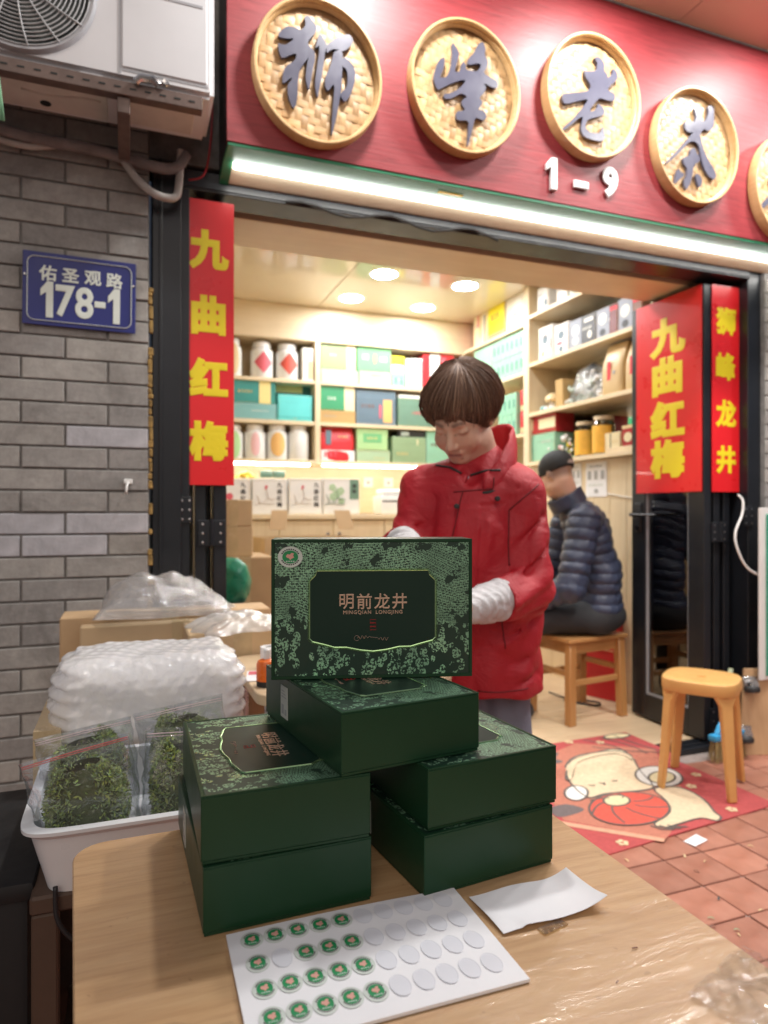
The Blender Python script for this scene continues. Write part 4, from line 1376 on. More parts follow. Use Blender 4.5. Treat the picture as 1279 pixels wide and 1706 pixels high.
    ('r', 4.636, 4.898, 2.56, 2.871, 'gift_box', 'bright yellow carton with brown characters under the ceiling', 'box', 'box', 'brown2', [('p',0,.14,1,.82,'yellow'),('s',.45,.55,.5,.16,'brown')]),
    ('r', 4.268, 4.622, 2.56, 2.874, 'carton', 'large cream cardboard carton under the ceiling next to the yellow one', 'carton', 'box', 'cream2', [('e',.5,.5,.2,.2,'pale')]),
    ('r', 4.829, 5.139, 2.2, 2.527, 'gift_box', 'pale mint carton with a blue strip beside the stacked mint boxes', 'box', 'box', 'mint', [('p',.2,.2,.95,.42,'skyblue')]),
]
for g in GOODS:
    product(*g)

# stacked mint tea boxes with dark window slits, deep bay of the right wall
mint = GM('mint')
bx_me = MB().box((-.031, 0, 0), (.031, .14, .163), .002).mesh('carton', mint)
sl_me = MB().sheet(1, 1, lambda u, v: (-.008 + .016 * u, -.0014, .05 + .065 * v)).mesh('window_slit', GM('darkteal', True))


def mint_box(y, z, label, group):
    t = thing('tea_box', label, 'box', (2.748, y, z), R(-90), group)
    put('carton', bx_me, t)
    put('window_slit', sl_me, t)


for j in range(2):
    for i in range(7):
        mint_box(4.395 + i * .0665, 2.2 + j * .1645, 'mint green tea box with a dark slit in the two-row stack', 'stacked mint tea boxes')
for j in range(2):
    for i in range(4):
        mint_box(4.50 + i * .0665, 1.75 + j * .1645, 'mint green tea box with a dark slit on the lower deep shelf', 'mint tea boxes on the lower deep shelf')
for j in range(2):
    t = thing('tea_tin', 'red round tin with a gold band stacked beside the mint boxes', 'tin', (2.80, 4.40, 1.75 + j * .166), 0, 'stacked red tins')
    MB().lathe([(0, 0), (.047, 0), (.048, .004), (.048, .16), (.045, .165), (0, .165)], 20).build('tin_body', GM('red'), t, ang=35)
    MB().lathe([(.0485, .012), (.0485, .05)], 20).build('band', GM('tan', True), t, True)

# red framed picture box and pale board leaning at the end of the top shelf
t = thing('gift_box', 'red carton leaning under the ceiling at the far corner of the shelves', 'box', (2.80, 5.12, 2.56), R(-90))
MB().box((-.13, 0, 0), (.13, .05, .235), .003).build('carton', GM('red'), t)
decorate(t, .26, .235, [('p', .18, .3, .75, .8, 'pinkred')])
t = thing('display_board', 'thin white edged black board leaning beside the far red carton', 'board', (2.74, 4.965, 2.56), R(-90))
MB().box((-.004, 0, 0), (.004, .09, .235), .001).build('panel', M_PAPER, t)
MB().box((.0045, .004, 0), (.0145, .12, .232), .001).build('black_backing', M_BLACKINK, t)

# glass jars of orange tea
M_ORANGETEA = simple('orange_label', (.80, .44, .06), .5, var=.12, nscale=20)
for y, z, hgt, lb in ((3.74, 1.531, .235, 'clear glass jar with an orange paper wrap beside the flower tea'), (3.56, 1.531, .250, 'larger clear glass jar with an orange paper wrap next to the cream books')):
    t = thing('glass_jar', lb, 'jar', (2.83, y, z))
    r = .070
    MB().lathe([(0, .002), (r, .002), (r, hgt * .78), (r * .8, hgt * .86), (r * .8, hgt * .9)], 24).build('glass_body', M_THIN, t, ang=35)
    MB().lathe([(0, .004), (r * .94, .004), (r * .94, hgt * .72), (0, hgt * .74)], 24).build('tea_fill', GM('dustygreen'), t, ang=35)
    MB().lathe([(r * 1.005, .012), (r * 1.005, hgt * .74)], 16, a0=R(140), a1=R(275)).build('paper_wrap', M_ORANGETEA, t, True)
    MB().lathe([(r * .86, hgt * .88), (r * .9, hgt * .89), (r * .9, hgt * .98), (0, hgt)], 24).build('lid', M_SHOPWOOD, t, ang=35)


def blob_heap(name, label, cat, loc, rotz, w, h, d, n, r, mats, seed, part):
    t = thing(name, label, cat, loc, rotz)
    rr = random.Random(seed)
    ms = [MB() for _ in mats]
    for i in range(n):
        x, y = rr.uniform(-1, 1), rr.uniform(0, 1)
        top = h * (1 - x * x) ** .5
        z = rr.uniform(0, 1) * top
        q = r * rr.uniform(.6, 1.2)
        c = (x * w / 2, y * d, max(q * .6, z))
        b = bmesh.new()
        bmesh.ops.create_icosphere(b, subdivisions=1, radius=q)
        sc = Matrix.Diagonal((rr.uniform(.6, 1.2), rr.uniform(.6, 1.2), rr.uniform(.4, .9), 1))
        ms[i % len(mats)].bm(b, 0, Matrix.Translation(c) @ Euler((rr.random() * 3, rr.random() * 3, 0)).to_matrix().to_4x4() @ sc)
    for m_, mt in zip(ms, mats):
        tag(m_.build(part, mt, t, True), kind='stuff')
    return t


blob_heap('flower_tea', 'heap of pink, white and green dried flower tea packets', 'tea', (2.76, 3.96, 1.531), R(-90), .26, .17, .16, 110, .022, [GM('pink'), GM('white'), GM('lgreen2'), GM('sage'), GM('yellow')], 3, 'flower_pieces')
tb = blob_heap('clear_bag', 'clear plastic bag stuffed with white and grey packets', 'bag', (2.77, 3.69, 1.886), R(-90), .38, .21, .15, 130, .028, [GM('white'), GM('pale'), GM('silvergreen')], 5, 'packets')
M_FILM = film('clear_film', clear=.7, white=.18)
def bagfn(u, v):
    a = 2 * math.pi * u
    p = math.pi / 2 * v
    k = 1 + .06 * math.sin(9 * a) * math.sin(5 * p) + .05 * math.sin(23 * a + 3 * v)
    return (.205 * math.cos(a) * math.cos(p) * k, .075 + .095 * math.sin(a) * math.cos(p) * k, .002 + .235 * math.sin(p) * k)
MB().sheet(60, 20, bagfn).build('film', M_FILM, tb, True)
t = thing('mushroom_ornament', 'small white and tan mushroom ornament on the right wall shelf', 'ornament', (2.82, 4.10, 1.886))
MB().lathe([(0, .0), (.028, .0), (.022, .06), (.02, .07)], 16).build('stem', GM('white'), t, ang=40)
MB().lathe([(.02, .068), (.05, .066), (.055, .08), (.045, .105), (.02, .125), (0, .128)], 18).build('cap', GM('tan'), t, ang=40)
for i, (dx, dy, q) in enumerate(((-.02, .10, .026), (.0, .145, .022), (-.03, .05, .02))):
    t = thing('pebble_ornament', 'little round white pebble beside the mushroom ornament', 'ornament', (2.80 + dx, 4.05 + dy, 1.886 + q * .8), 0, 'white pebbles')
    b = bmesh.new()
    bmesh.ops.create_icosphere(b, subdivisions=2, radius=q)
    m_ = MB()
    m_.bm(b, 0, Matrix.Diagonal((1, 1.1, .8, 1)))
    m_.build('pebble', GM('white' if i else 'paleteal'), t, True)

# notices pinned to the panelling
for y, z0, z1, w, lb in ((3.57, 1.266, 1.487, .205, 'white notice sheet with three small picture frames pinned to the wood panelling'), (3.80, 1.30, 1.49, .16, 'white notice sheet half hidden behind the black cap')):
    t = thing('notice', lb, 'notice', (2.7795, y, z0), R(-90))
    h = z1 - z0
    MB().box((-w / 2, -.001, 0), (w / 2, .0005, h)).build('sheet', M_PAPER, t)
    decorate(t, w, h, [('p', .1, .5, .27, .75, 'grey'), ('p', .42, .5, .58, .75, 'grey'), ('p', .74, .5, .9, .75, 'grey'), ('s', .5, .88, .6, .05, 'slate'), ('s', .5, .34, .7, .05, 'silvergreen'), ('e', .52, .17, .1, .06, 'grey')])
tag(hose('thin white cable tacked along the wood panelling below the notice', [(2.776, 3.46, 1.285), (2.775, 3.30, 1.262), (2.775, 3.16, 1.245)], .003, M_WHITEPL, 'cable'))

# counter clutter
t = thing('label_printer', 'white label printer with a dark paper slot on the counter', 'printer', (2.05, 5.17, 1.152))
MB().box((-.13, 0, 0), (.13, .22, .15), .015, seg=2).box((-.11, .02, .148), (.11, .2, .205), .03, seg=3).build('casing', M_WHITEPL, t, ang=40)
B('paper_slot', (-.12, -.0015, .10), (.12, .002, .112), M_BLACKINK, t)
for x, lb in ((1.97, 'white double wall socket behind the counter printer'), (2.16, 'white wall switch with a dark rocker near the red sleeve')):
    t = thing('wall_socket', lb, 'socket', (x, 5.6415, 1.43))
    B('plate', (-.045, -.008, -.043), (.045, 0, .043), M_WHITEPL, t, .004)
    B('rocker', (-.012, -.0105, -.015), (.012, -.008, .01), GM('grey'), t, .001)
t = thing('gold_packet', 'crumpled gold foil packet lying on the white cartons', 'packet', (.84, 5.25, 1.434))
MB().sheet(14, 8, lambda u, v: (-.08 + .16 * u, -.04 + .09 * v, .002 + .045 * math.sin(math.pi * u) * math.sin(math.pi * v) + .006 * math.sin(17 * u + 9 * v))).build('foil', simple('gold_foil', (.75, .50, .06), .3, .6, var=.2, bmp=.3), t, True)
for i in range(2):
    t = thing('tea_tin', 'grey green tin lying on the white cartons', 'tin', (1.0 + i * .1, 5.26, 1.464), 0, 'grey tins lying on the cartons')
    MB().lathe([(0, -.045), (.027, -.045), (.028, -.04), (.028, .04), (.027, .045), (0, .045)], 16, axis='x').build('tin_body', GM('dustygreen'), t, ang=35)

# cartons stacked just inside the left doors
def carton(label, x0, x1, y0, y1, z0, z1, mat=M_CARD2, rot=0.0, flaps=False):
    t = thing('cardboard_box', label, 'box', ((x0 + x1) / 2, (y0 + y1) / 2, z0), rot)
    w, d, h = (x1 - x0) / 2, (y1 - y0) / 2, z1 - z0
    if flaps:
        MB().box((-w, -d, 0), (w, -d + .006, h)).box((-w, d - .006, 0), (w, d, h)).box((-w, -d + .006, 0), (-w + .006, d - .006, h)).box((w - .006, -d + .006, 0), (w, d - .006, h)).box((-w + .006, -d + .006, 0), (w - .006, d - .006, .006)).build('carton', mat, t)
        for s in (-1, 1):
            MB().prism([(s * (w - .03), 0), (s * (w - .135), 0), (s * (w - .16), .13), (s * (w - .05), .13)], -d - .003, -d + .002).build('flap', mat, t, loc=(0, 0, h + .0005), rot=(R(-14), 0, 0))
    else:
        MB().box((-w, -d, 0), (w, d, h), .004).build('carton', mat, t)
        B('tape', (-.025, -d - .0008, h * .0), (.025, d + .0008, h + .0008), simple('packing_tape', (.60, .46, .27), .25), t)
    return t


carton('plain brown carton, topmost of the stack behind the folded door leaves', .42, .612, 3.6, 3.85, 1.096, 1.234)
carton('plain brown carton, middle of the stack behind the folded door leaves', .41, .614, 3.6, 3.85, .937, 1.0945)
carton('larger brown carton at the bottom of the stack behind the folded door leaves', .42, .72, 3.55, 3.95, .031, .935, M_CARD)
carton('open brown carton with two raised flaps in front of the cabinet doors', .82, 1.45, 4.35, 4.8, .031, 1.0, M_CARD2, 0, True)
def bag_blob(name, label, cat, loc, rx, ry, rz, mat, seed):
    V, Q = surface(lambda p: sd_ell(p, (0, 0, rz), (rx, ry, rz)) + wob(p, 42, seed, .010) + wob(p, 90, seed + 1, .004), (-rx - .05, -ry - .05, -.03), (rx + .05, ry + .05, 2 * rz + .05), .009)
    V[:, 2] = np.maximum(V[:, 2], 0.0)
    o = put(name, np_mesh(name, V, Q, mat), None, loc)
    return tag(o, label, cat)
bag_blob('rubbish_bag', 'green plastic bag bulging beside the folded door leaves', 'bag', (.47, 3.32, .70), .085, .09, .125, simple('green_bag_plastic', (.03, .28, .17), .3, var=.2, bmp=.2), 11)
t = thing('stand', 'plain dark crate under the green plastic bag', 'crate', (.47, 3.32, .031))
MB().box((-.12, -.12, 0), (.12, .12, .665), .004).build('crate', M_DARKSTEEL, t)
bag_blob('rubbish_bag', 'crumpled grey plastic bag beside the stacked brown cartons', 'bag', (.80, 3.75, .78), .07, .08, .12, simple('grey_bag_plastic', (.16, .16, .17), .3, var=.3, bmp=.2), 15)
carton('brown carton under the crumpled grey plastic bag', .735, .95, 3.6, 3.95, .031, .779, M_CARD)

# red box standing behind the wooden stool, carton on the floor under it, loose cable
t = thing('gift_box', 'glossy red gift box with gold edging standing behind the wooden stool', 'box', (2.70, 3.42, .031), R(-70))
MB().box((-.12, 0, 0), (.12, .05, .52), .003).build('carton', GM('red'), t)
for za, zb in ((.30, .50),):
    MB().tube([(-.09, -.002, za), (.09, -.002, za), (.09, -.002, zb), (-.09, -.002, zb)], .003, 4, closed=True).build('gold_line', GM('gold', True), t)
carton('brown printed carton on the floor under the wooden stool', 2.10, 2.42, 3.72, 3.95, .031, .25, M_CARD)
hose('black power cable curling on the floor under the wooden stool', [(2.45, 3.45, .04), (2.5, 3.38, .036), (2.56, 3.3, .036), (2.62, 3.33, .036), (2.58, 3.42, .036), (2.5, 3.5, .036), (2.45, 3.6, .05)], .005, M_CABLEBLK, 'cable')

# ------------------------------------------------------------------ front table
def table_material():
    m, nt, b = base('table_wood_under_film', (0.56, 0.36, 0.19), 0.38, coat=0.8)
    b.inputs['Coat Roughness'].default_value = 0.14
    v = coords(nt, (1.2, 16, 16))
    n = noise(nt, v, 5, 6, 0.6, 0.5)
    c = ramp(nt, n, [(0.28, (0.43, 0.24, 0.10)), (0.5, (0.54, 0.325, 0.15)), (0.78, (0.62, 0.40, 0.20))])
    v2 = coords(nt)
    stain = noise(nt, v2, 5.5, 5, 0.65)
    c = mixc(nt, math_(nt, 'MULTIPLY', stain, 0.35), c, (0.58, 0.41, 0.28))
    spk = ramp(nt, noise(nt, v2, 70, 2), [(0.70, (0, 0, 0)), (0.76, (1, 1, 1))])
    c = mixc(nt, math_(nt, 'MULTIPLY', spk, 0.35), c, (0.25, 0.14, 0.06))
    nt.links.new(c, b.inputs['Base Color'])
    bp = nd(nt, 'ShaderNodeBump')
    bp.inputs['Strength'].default_value = 0.36
    bp.inputs['Distance'].default_value = 0.006
    wr = noise(nt, coords(nt, (6, 22, 10), rot=(0, 0, .35)), 1.6, 5, 0.6, 1.5)
    nt.links.new(wr, bp.inputs['Height'])
    nt.links.new(bp.outputs[0], b.inputs['Coat Normal'])
    return m


M_TABLE = table_material()
M_TABLEEDGE = wood('table_edge', (0.50, 0.31, 0.15), (0.62, 0.42, 0.23), 1, 0.4)
TZ = .72
tb1 = thing('table', 'light wooden table under the stacked green tea boxes', 'table', (.26, .45, 0))
pts = []
x0, x1, y0, y1, rr = -.07, .592, -.25, 1.006, .045
for cx, cy, a in ((x1 - rr, y1 - rr, 0), (x0 + rr, y1 - rr, 90), (x0 + rr, y0 + rr, 180), (x1 - rr, y0 + rr, 270)):
    for k in range(7):
        t_ = R(a + 15 * k)
        pts.append((cx + rr * math.cos(t_) - .26, cy + rr * math.sin(t_) - .45))
pts = [(px + (.072 * (.55 - py) if px < 0 else 0), py) for px, py in pts]   # the left edge runs slightly skew
MB().prism(pts, TZ - .022, TZ, 'z', bev=.0015).build('table_top', M_TABLE, tb1)
MB().box((-.215, -.67, TZ - .075), (.30, .52, TZ - .0225), .003).build('apron', M_TABLEEDGE, tb1)
for x in (-.205, .29):
    for y in (-.66, .51):
        MB().tube([(x * .97, y * .98, TZ - .07), (x, y, 0.0065)], [.022, .016], 10).build('leg', M_DARKSTEEL, tb1, ang=40)
# crumpled clear film taped along the front of the table top, tape scraps
M_FILM2 = film('shiny_film', (1, 1, 1), 1.0, 0.0, .08, 60, .3)
def crumple(name, label, cx, cy, w, d, h, seed, rot=0.0, z=TZ + .002, mat=None, f=26):
    r_ = np.random.default_rng(seed)
    ks = r_.normal(size=(9, 2)) * f
    ph = r_.random(9) * 6.28
    am = r_.random(9) * .7 + .3
    def fn(u, v):
        x, y = (u - .5) * w, (v - .5) * d
        s = sum(am[i] * abs(math.sin(ks[i][0] * x + ks[i][1] * y + ph[i])) for i in range(9)) / 9
        e = math.sin(math.pi * u) ** .5 * math.sin(math.pi * v) ** .5
        ww = 1 + .10 * math.sin(11 * u + 4 * v) + .08 * math.sin(17 * v)
        return (x * ww, y * (1 + .1 * math.sin(13 * u)), .001 + h * e * (.25 + 1.3 * s))
    o = MB().sheet(64, 48, fn).build(name, mat or M_FILM2, None, True, loc=(cx, cy, z), rot=(0, 0, rot))
    return tag(o, label, 'plastic film')
rc = random.Random(4)
hts = [[rc.random() for _ in range(16)] for _ in range(16)]
o = MB().sheet(13, 9, lambda u, v: (-.055 + .11 * u + .006 * hts[int(v * 9)][int(u * 13)], -.035 + .07 * v + .006 * hts[int(u * 13)][int(v * 9)], .0012 + .017 * hts[int(u * 13)][int(v * 9) + 3] * (math.sin(math.pi * u) * math.sin(math.pi * v)) ** .6)).build('crumpled_film', film('scrunched_film', (1, 1, 1), .85, .06, .05, 50, .2), None, loc=(.548, .474, TZ + .002), rot=(0, 0, .3))
tag(o, 'crumpled clear plastic film at the table edge near the tiled paving', 'plastic film')
crumple('crumpled_film', 'thin wrinkled clear film on the table beside the left box stack', .02, .60, .12, .05, .004, 8, -.3, TZ + .002, None, 60)
for x, y, a, s in ((.43, .625, .2, (.035, .012)), (.488, .565, -.2, (.006, .0012)), (.437, .53, .4, (.004, .001)), (.53, .78, .1, (.006, .001)), (.505, .70, .5, (.004, .0012))):
    o = B('tape_scrap' if s[0] > .02 else 'crumb', (-s[0] / 2, -s[1] / 2, 0), (s[0] / 2, s[1] / 2, .0008), film('tape_film', (.9, .8, .6), .8, .1) if s[0] > .02 else GM('brown', True), None, loc=(x, y, TZ + .0012), rot=(0, 0, a))
    if s[0] > .02:
        tag(o, 'scrap of clear tape stuck to the table beside the blank paper', 'tape')
    else:
        tag(o, 'tiny dark crumb lying on the wooden table', 'crumb', 'crumbs on the table')

# ------------------------------------------------------------------ green tea gift boxes
M_BOXGREEN = simple('dark_green_card', (0.011, 0.046, 0.020), 0.33, var=0.10, nscale=5, bmp=0.03, bscale=300, spec=0.3)
M_PANEL = simple('deep_green_panel', (0.008, 0.030, 0.020), 0.40, var=0.06, nscale=5, spec=0.3)


def foil_material():
    m, nt, b = base('embossed_green_foil', (0.1, 0.3, 0.18), 0.3)
    tc = nd(nt, 'ShaderNodeTexCoord')
    v = tc.outputs['Object']

    def vor(scale, feat='F1', rand=1.0):
        n = nd(nt, 'ShaderNodeTexVoronoi', feature=feat)
        n.inputs['Scale'].default_value = scale
        n.inputs['Randomness'].default_value = rand
        nt.links.new(v, n.inputs['Vector'])
        return n
    sx = nd(nt, 'ShaderNodeSeparateXYZ')
    nt.links.new(v, sx.inputs[0])
    mixv = lambda f, a, b_: math_(nt, 'ADD', math_(nt, 'MULTIPLY', f, b_), math_(nt, 'MULTIPLY', math_(nt, 'SUBTRACT', 1.0, f), a))
    stip = math_(nt, 'GREATER_THAN', noise(nt, v, 680, 2), 0.47)
    stip2 = math_(nt, 'GREATER_THAN', noise(nt, v, 360, 3), 0.49)
    # trees: upright rounded crowns filled with stipple
    tv = nd(nt, 'ShaderNodeMapping')
    tv.inputs['Scale'].default_value = (100, 62, 1)
    nt.links.new(v, tv.inputs['Vector'])
    tr = nd(nt, 'ShaderNodeTexVoronoi', feature='F1')
    tr.inputs['Scale'].default_value = 1.0
    nt.links.new(tv.outputs[0], tr.inputs['Vector'])
    tree = math_(nt, 'MULTIPLY', math_(nt, 'LESS_THAN', tr.outputs['Distance'], 0.52), stip2)
    # roofs and walls: fine courses of tiles in patches
    cell = vor(17, rand=0.9)
    sep = nd(nt, 'ShaderNodeSeparateColor')
    nt.links.new(cell.outputs['Color'], sep.inputs[0])
    rotv = nd(nt, 'ShaderNodeVectorRotate', rotation_type='Z_AXIS')
    nt.links.new(v, rotv.inputs['Vector'])
    nt.links.new(math_(nt, 'MULTIPLY', math_(nt, 'SUBTRACT', sep.outputs[2], 0.5), 1.1), rotv.inputs['Angle'])
    bt = nd(nt, 'ShaderNodeTexBrick')
    bt.inputs['Scale'].default_value = 88
    bt.inputs['Mortar Size'].default_value = 0.028
    bt.inputs['Row Height'].default_value = 0.30
    bt.inputs['Color1'].default_value = (0, 0, 0, 1)
    bt.inputs['Color2'].default_value = (0, 0, 0, 1)
    bt.inputs['Mortar'].default_value = (1, 1, 1, 1)
    nt.links.new(rotv.outputs[0], bt.inputs['Vector'])
    wv = nd(nt, 'ShaderNodeTexWave', wave_type='BANDS', bands_direction='Y')
    wv.inputs['Scale'].default_value = 150
    nt.links.new(rotv.outputs[0], wv.inputs['Vector'])
    hatch = math_(nt, 'MULTIPLY', math_(nt, 'GREATER_THAN', wv.outputs['Fac'], 0.5), stip)
    house = math_(nt, 'MAXIMUM', bt.outputs['Color'], mixv(math_(nt, 'GREATER_THAN', sep.outputs[0], 0.45), math_(nt, 'MULTIPLY', stip, stip2), hatch))
    # more trees towards the lower edge of the print
    low = math_(nt, 'GREATER_THAN', math_(nt, 'ADD', math_(nt, 'MULTIPLY', sx.outputs[1], -7.0), noise(nt, v, 22, 3)), 0.60)
    gap = math_(nt, 'GREATER_THAN', noise(nt, v, 40, 4), 0.40)
    p = math_(nt, 'MULTIPLY', mixv(low, house, tree), gap)
    fade = nd(nt, 'ShaderNodeMapRange')
    fade.inputs['From Min'].default_value = 0.38
    fade.inputs['From Max'].default_value = 0.62
    fade.inputs['To Min'].default_value = 0.5
    nt.links.new(noise(nt, v, 19, 2), fade.inputs['Value'])
    mk = math_(nt, 'MULTIPLY', p, fade.outputs[0])
    c = mixc(nt, mk, (0.010, 0.036, 0.022), (0.42, 0.76, 0.50))
    nt.links.new(c, b.inputs['Base Color'])
    nt.links.new(math_(nt, 'MULTIPLY', mk, 0.75), b.inputs['Metallic'])
    nt.links.new(mixv(mk, 0.42, 0.27), b.inputs['Roughness'])
    bump(nt, b, mk, 0.35, 0.0006)
    return m


M_FOIL = foil_material()
M_FOILLINE = simple('pale_green_foil_line', (.42, .66, .34), .25, .8, var=.1)
M_ROSE = simple('rose_gold_foil', (.80, .56, .42), .28, .7, var=.08)
M_SEALRED = simple('seal_red', (.42, .03, .03), .5)
M_SEALGREEN = simple('seal_green', (.015, .26, .09), .4)
M_SEALWHITE = simple('seal_white', (.60, .66, .62), .4)
M_SEALPINK = simple('seal_pink', (.70, .36, .30), .4)
BL_, BW_, BH_ = .275, .190, .0735


def panel_outline(g=0.0):
    """the dark centre panel: stepped top corners, wavy bottom edge"""
    w, h = .086 + g, .052 + g
    top = [(w, h - .014), (w - .004, h - .010), (w - .008, h - .006), (w - .010, h), (-w + .010, h), (-w + .008, h - .006), (-w + .004, h - .010), (-w, h - .014)]
    bot = [(-w, -h + .012), (-w + .004, -h + .008), (-w + .012, -h + .006), (-w + .02, -h + .004), (-.052, -h + .000), (-.036, -h - .0002), (-.018, -h - .004), (0, -h - .006), (.018, -h - .004), (.036, -h - .0002), (.052, -h), (w - .02, -h + .004), (w - .012, -h + .006), (w - .004, -h + .008), (w, -h + .012)]
    return top + bot


def seal_mesh(name, s):
    """round origin mark: white ring, green field, map blot and rings of tiny lettering"""
    m = MB()
    m.prism(ellipse(0, 0, s * .86, s * 1.0, 28), 0, .0003, 'z', 0)
    m.prism(ellipse(0, 0, s * .55, s * .62, 24), .0003, .0006, 'z', 1)
    blot = [(-.30, .02), (-.2, .22), (-.02, .18), (.08, .34), (.26, .3), (.2, .08), (.28, -.1), (.1, -.2), (.0, -.34), (-.1, -.16), (-.22, -.12)]
    m.prism([(a * s, b_ * s + .05 * s) for a, b_ in blot], .0006, .0008, 'z', 2)
    for k in range(4):
        x = (-.24 + .16 * k) * s
        m.box((x - .05 * s, -.46 * s, .0006), (x + .05 * s, -.36 * s, .0008), 0, 0)
    for rad, n in ((.73, 26),):
        for k in range(n):
            a = 2 * math.pi * k / n
            if abs(math.cos(a)) > .965:
                continue
            x, y = s * rad * .86 * math.cos(a), s * rad * math.sin(a) * 1.0
            m.add([(x + dx * s * .05, y + dy * s * .06, .0006) for dx, dy in ((-1, -1), (1, -1), (1, 1), (-1, 1))], [(0, 1, 2, 3)], 3)
    return m.mesh(name, [M_SEALWHITE, M_SEALGREEN, M_SEALPINK, M_BLACKINK])


seal_me = seal_mesh('origin_seal', .0138)
box_me = {}


def tea_box(label, loc, rot, seal=False, side_label=None):
    t = thing('tea_gift_box', label, 'box', loc, 0, None)
    t.rotation_euler = rot
    if 'base' not in box_me:
        hl, hw = BL_ / 2, BW_ / 2
        box_me['base'] = MB().box((-hl + .0012, -hw + .0012, 0), (hl - .0012, hw - .0012, BH_ * .05), .0006).mesh('base', M_BOXGREEN)
        b2 = MB().box((-hl, -hw, BH_ * .05 + .0002), (hl, hw, BH_ - .002), .0008)
        box_me['lid'] = b2.mesh('lid', M_BOXGREEN)
        rim = MB()
        w_ = .0045
        for lo, hi in (((-hl, -hw, BH_ - .0019), (hl, -hw + w_, BH_)), ((-hl, hw - w_, BH_ - .0019), (hl, hw, BH_)), ((-hl, -hw + w_, BH_ - .0019), (-hl + w_, hw - w_, BH_)), ((hl - w_, -hw + w_, BH_ - .0019), (hl, hw - w_, BH_))):
            rim.box(lo, hi, .0005)
        box_me['edge'] = rim.mesh('edge_rim', M_BOXGREEN)
        box_me['print'] = MB().box((-hl + .0048, -hw + .0048, BH_ - .0018), (hl - .0048, hw - .0048, BH_ - .0006)).mesh('foil_print', M_FOIL)
        box_me['panel'] = MB().prism(panel_outline(), BH_ - .0005, BH_ + .0002, 'z').mesh('centre_panel', M_PANEL)
        po = panel_outline()
        box_me['line'] = MB().tube([(x, y, BH_ + .0002) for x, y in po], .0009, 5, closed=True).tube([(x * 1.022, y * 1.035, BH_ + .0) for x, y in po], .0004, 4, closed=True).mesh('foil_line', M_FOILLINE)
        for i, ch in enumerate('明前龙井'):
            box_me['ch%d' % i] = text_mesh(ch, .0225, .0003, .00022, M_ROSE)
        box_me['pin'] = text_mesh('MINGQIAN  LONGJING', .0068, .0002, .00008, M_ROSE, 1.18)
        sq = MB()
        for k in range(3):
            sq.tube([(-.004, .005 - .005 * k, 0), (.004, .005 - .005 * k, 0), (.004, .001 - .005 * k, 0), (-.004, .001 - .005 * k, 0)], .0004, 4, closed=(k % 2 == 0))
        box_me['red'] = sq.mesh('red_seal', M_SEALRED)
        sc = MB()
        pts_ = []
        for k in range(90):
            u = k / 89
            pts_.append((-.021 + .042 * u, .0022 * math.sin(u * 52) * (.5 + .5 * math.sin(u * 9)) + .0015 * math.sin(u * 5), 0))
        sc.tube(pts_, .00028, 4)
        sc.tube([(-.022 + .0035 * math.cos(a), .0035 * math.sin(a), 0) for a in np.linspace(.6, 5.6, 12)], .0003, 4)
        box_me['sig'] = sc.mesh('script_line', M_ROSE)
        lb = MB().box((-.014, -.0006, -.022), (.014, 0, .022))
        box_me['lab'] = lb.mesh('paper_label', simple('label_paper', (.52, .54, .50), .5))
        bc = MB()
        for k in range(3):
            bc.box((-.010, -.0009, .006 + k * .004), (.010 - .004 * k, -.0007, .0075 + k * .004))
        bc.box((-.010, -.0009, -.017), (-.001, -.0007, -.004))
        bc.box((.003, -.0009, -.017), (.010, -.0007, -.009))
        box_me['mark'] = bc.mesh('label_print', GM('grey', True))
    put('base', box_me['base'], t)
    lid = put('lid', box_me['lid'], t)
    put('edge_rim', box_me['edge'], lid)
    put('foil_print', box_me['print'], lid)
    put('centre_panel', box_me['panel'], lid)
    put('foil_line', box_me['line'], lid)
    for i in range(4):
        put('lettering', box_me['ch%d' % i], lid, (-.036 + i * .0242, .010, BH_ + .0005), (R(-90), 0, 0))
    put('lettering', box_me['pin'], lid, (0, -.0055, BH_ + .0005), (R(-90), 0, 0))
    put('red_seal', box_me['red'], lid, (0, -.020, BH_ + .0004))
    put('script_line', box_me['sig'], lid, (0, -.040, BH_ + .0005))
    if seal:
        put('origin_seal', seal_mesh('origin_seal', .0155), lid, (-.112, .071, BH_ + .0001), (0, 0, 0)).scale = (1.25, .92, 1)
    if side_label is not None:
        put('paper_label', box_me['lab'], t, (side_label, -BW_ / 2 - .0002, BH_ * .52))
        put('label_print', box_me['mark'], t, (side_label, -BW_ / 2 - .0002, BH_ * .52))
    return t


g = 'dark green tea gift box'
Z1 = TZ + .0006
tea_box(g + ' at the bottom of the stack with the gold lettered lid', (.1655, .8785, Z1), (0, 0, R(-88.6)), side_label=-.05)
tea_box(g + ' with gold lettered lid in view on the lower step', (.168, .8795, Z1 + .0742), (0, 0, R(-90.4)))
tea_box(g + ' at the bottom of the stack beside the blank paper', (.4015, .8686, Z1), (0, 0, R(-84)), side_label=-.02)
tea_box(g + ' with glinting lid beside the patterned rug', (.4115, .8736, Z1 + .0742), (0, 0, R(-85)))
tea_box(g + ' bridging the two stacks under the upright box', (.3035, .8865, Z1 + .1484), (0, 0, R(-83)), side_label=-.055)
tea_box(g + ' standing upright on top with its foil lid facing out', (.333, .946, Z1 + .2226 + BW_ / 2), (R(90), 0, R(-15.9)), seal=True)

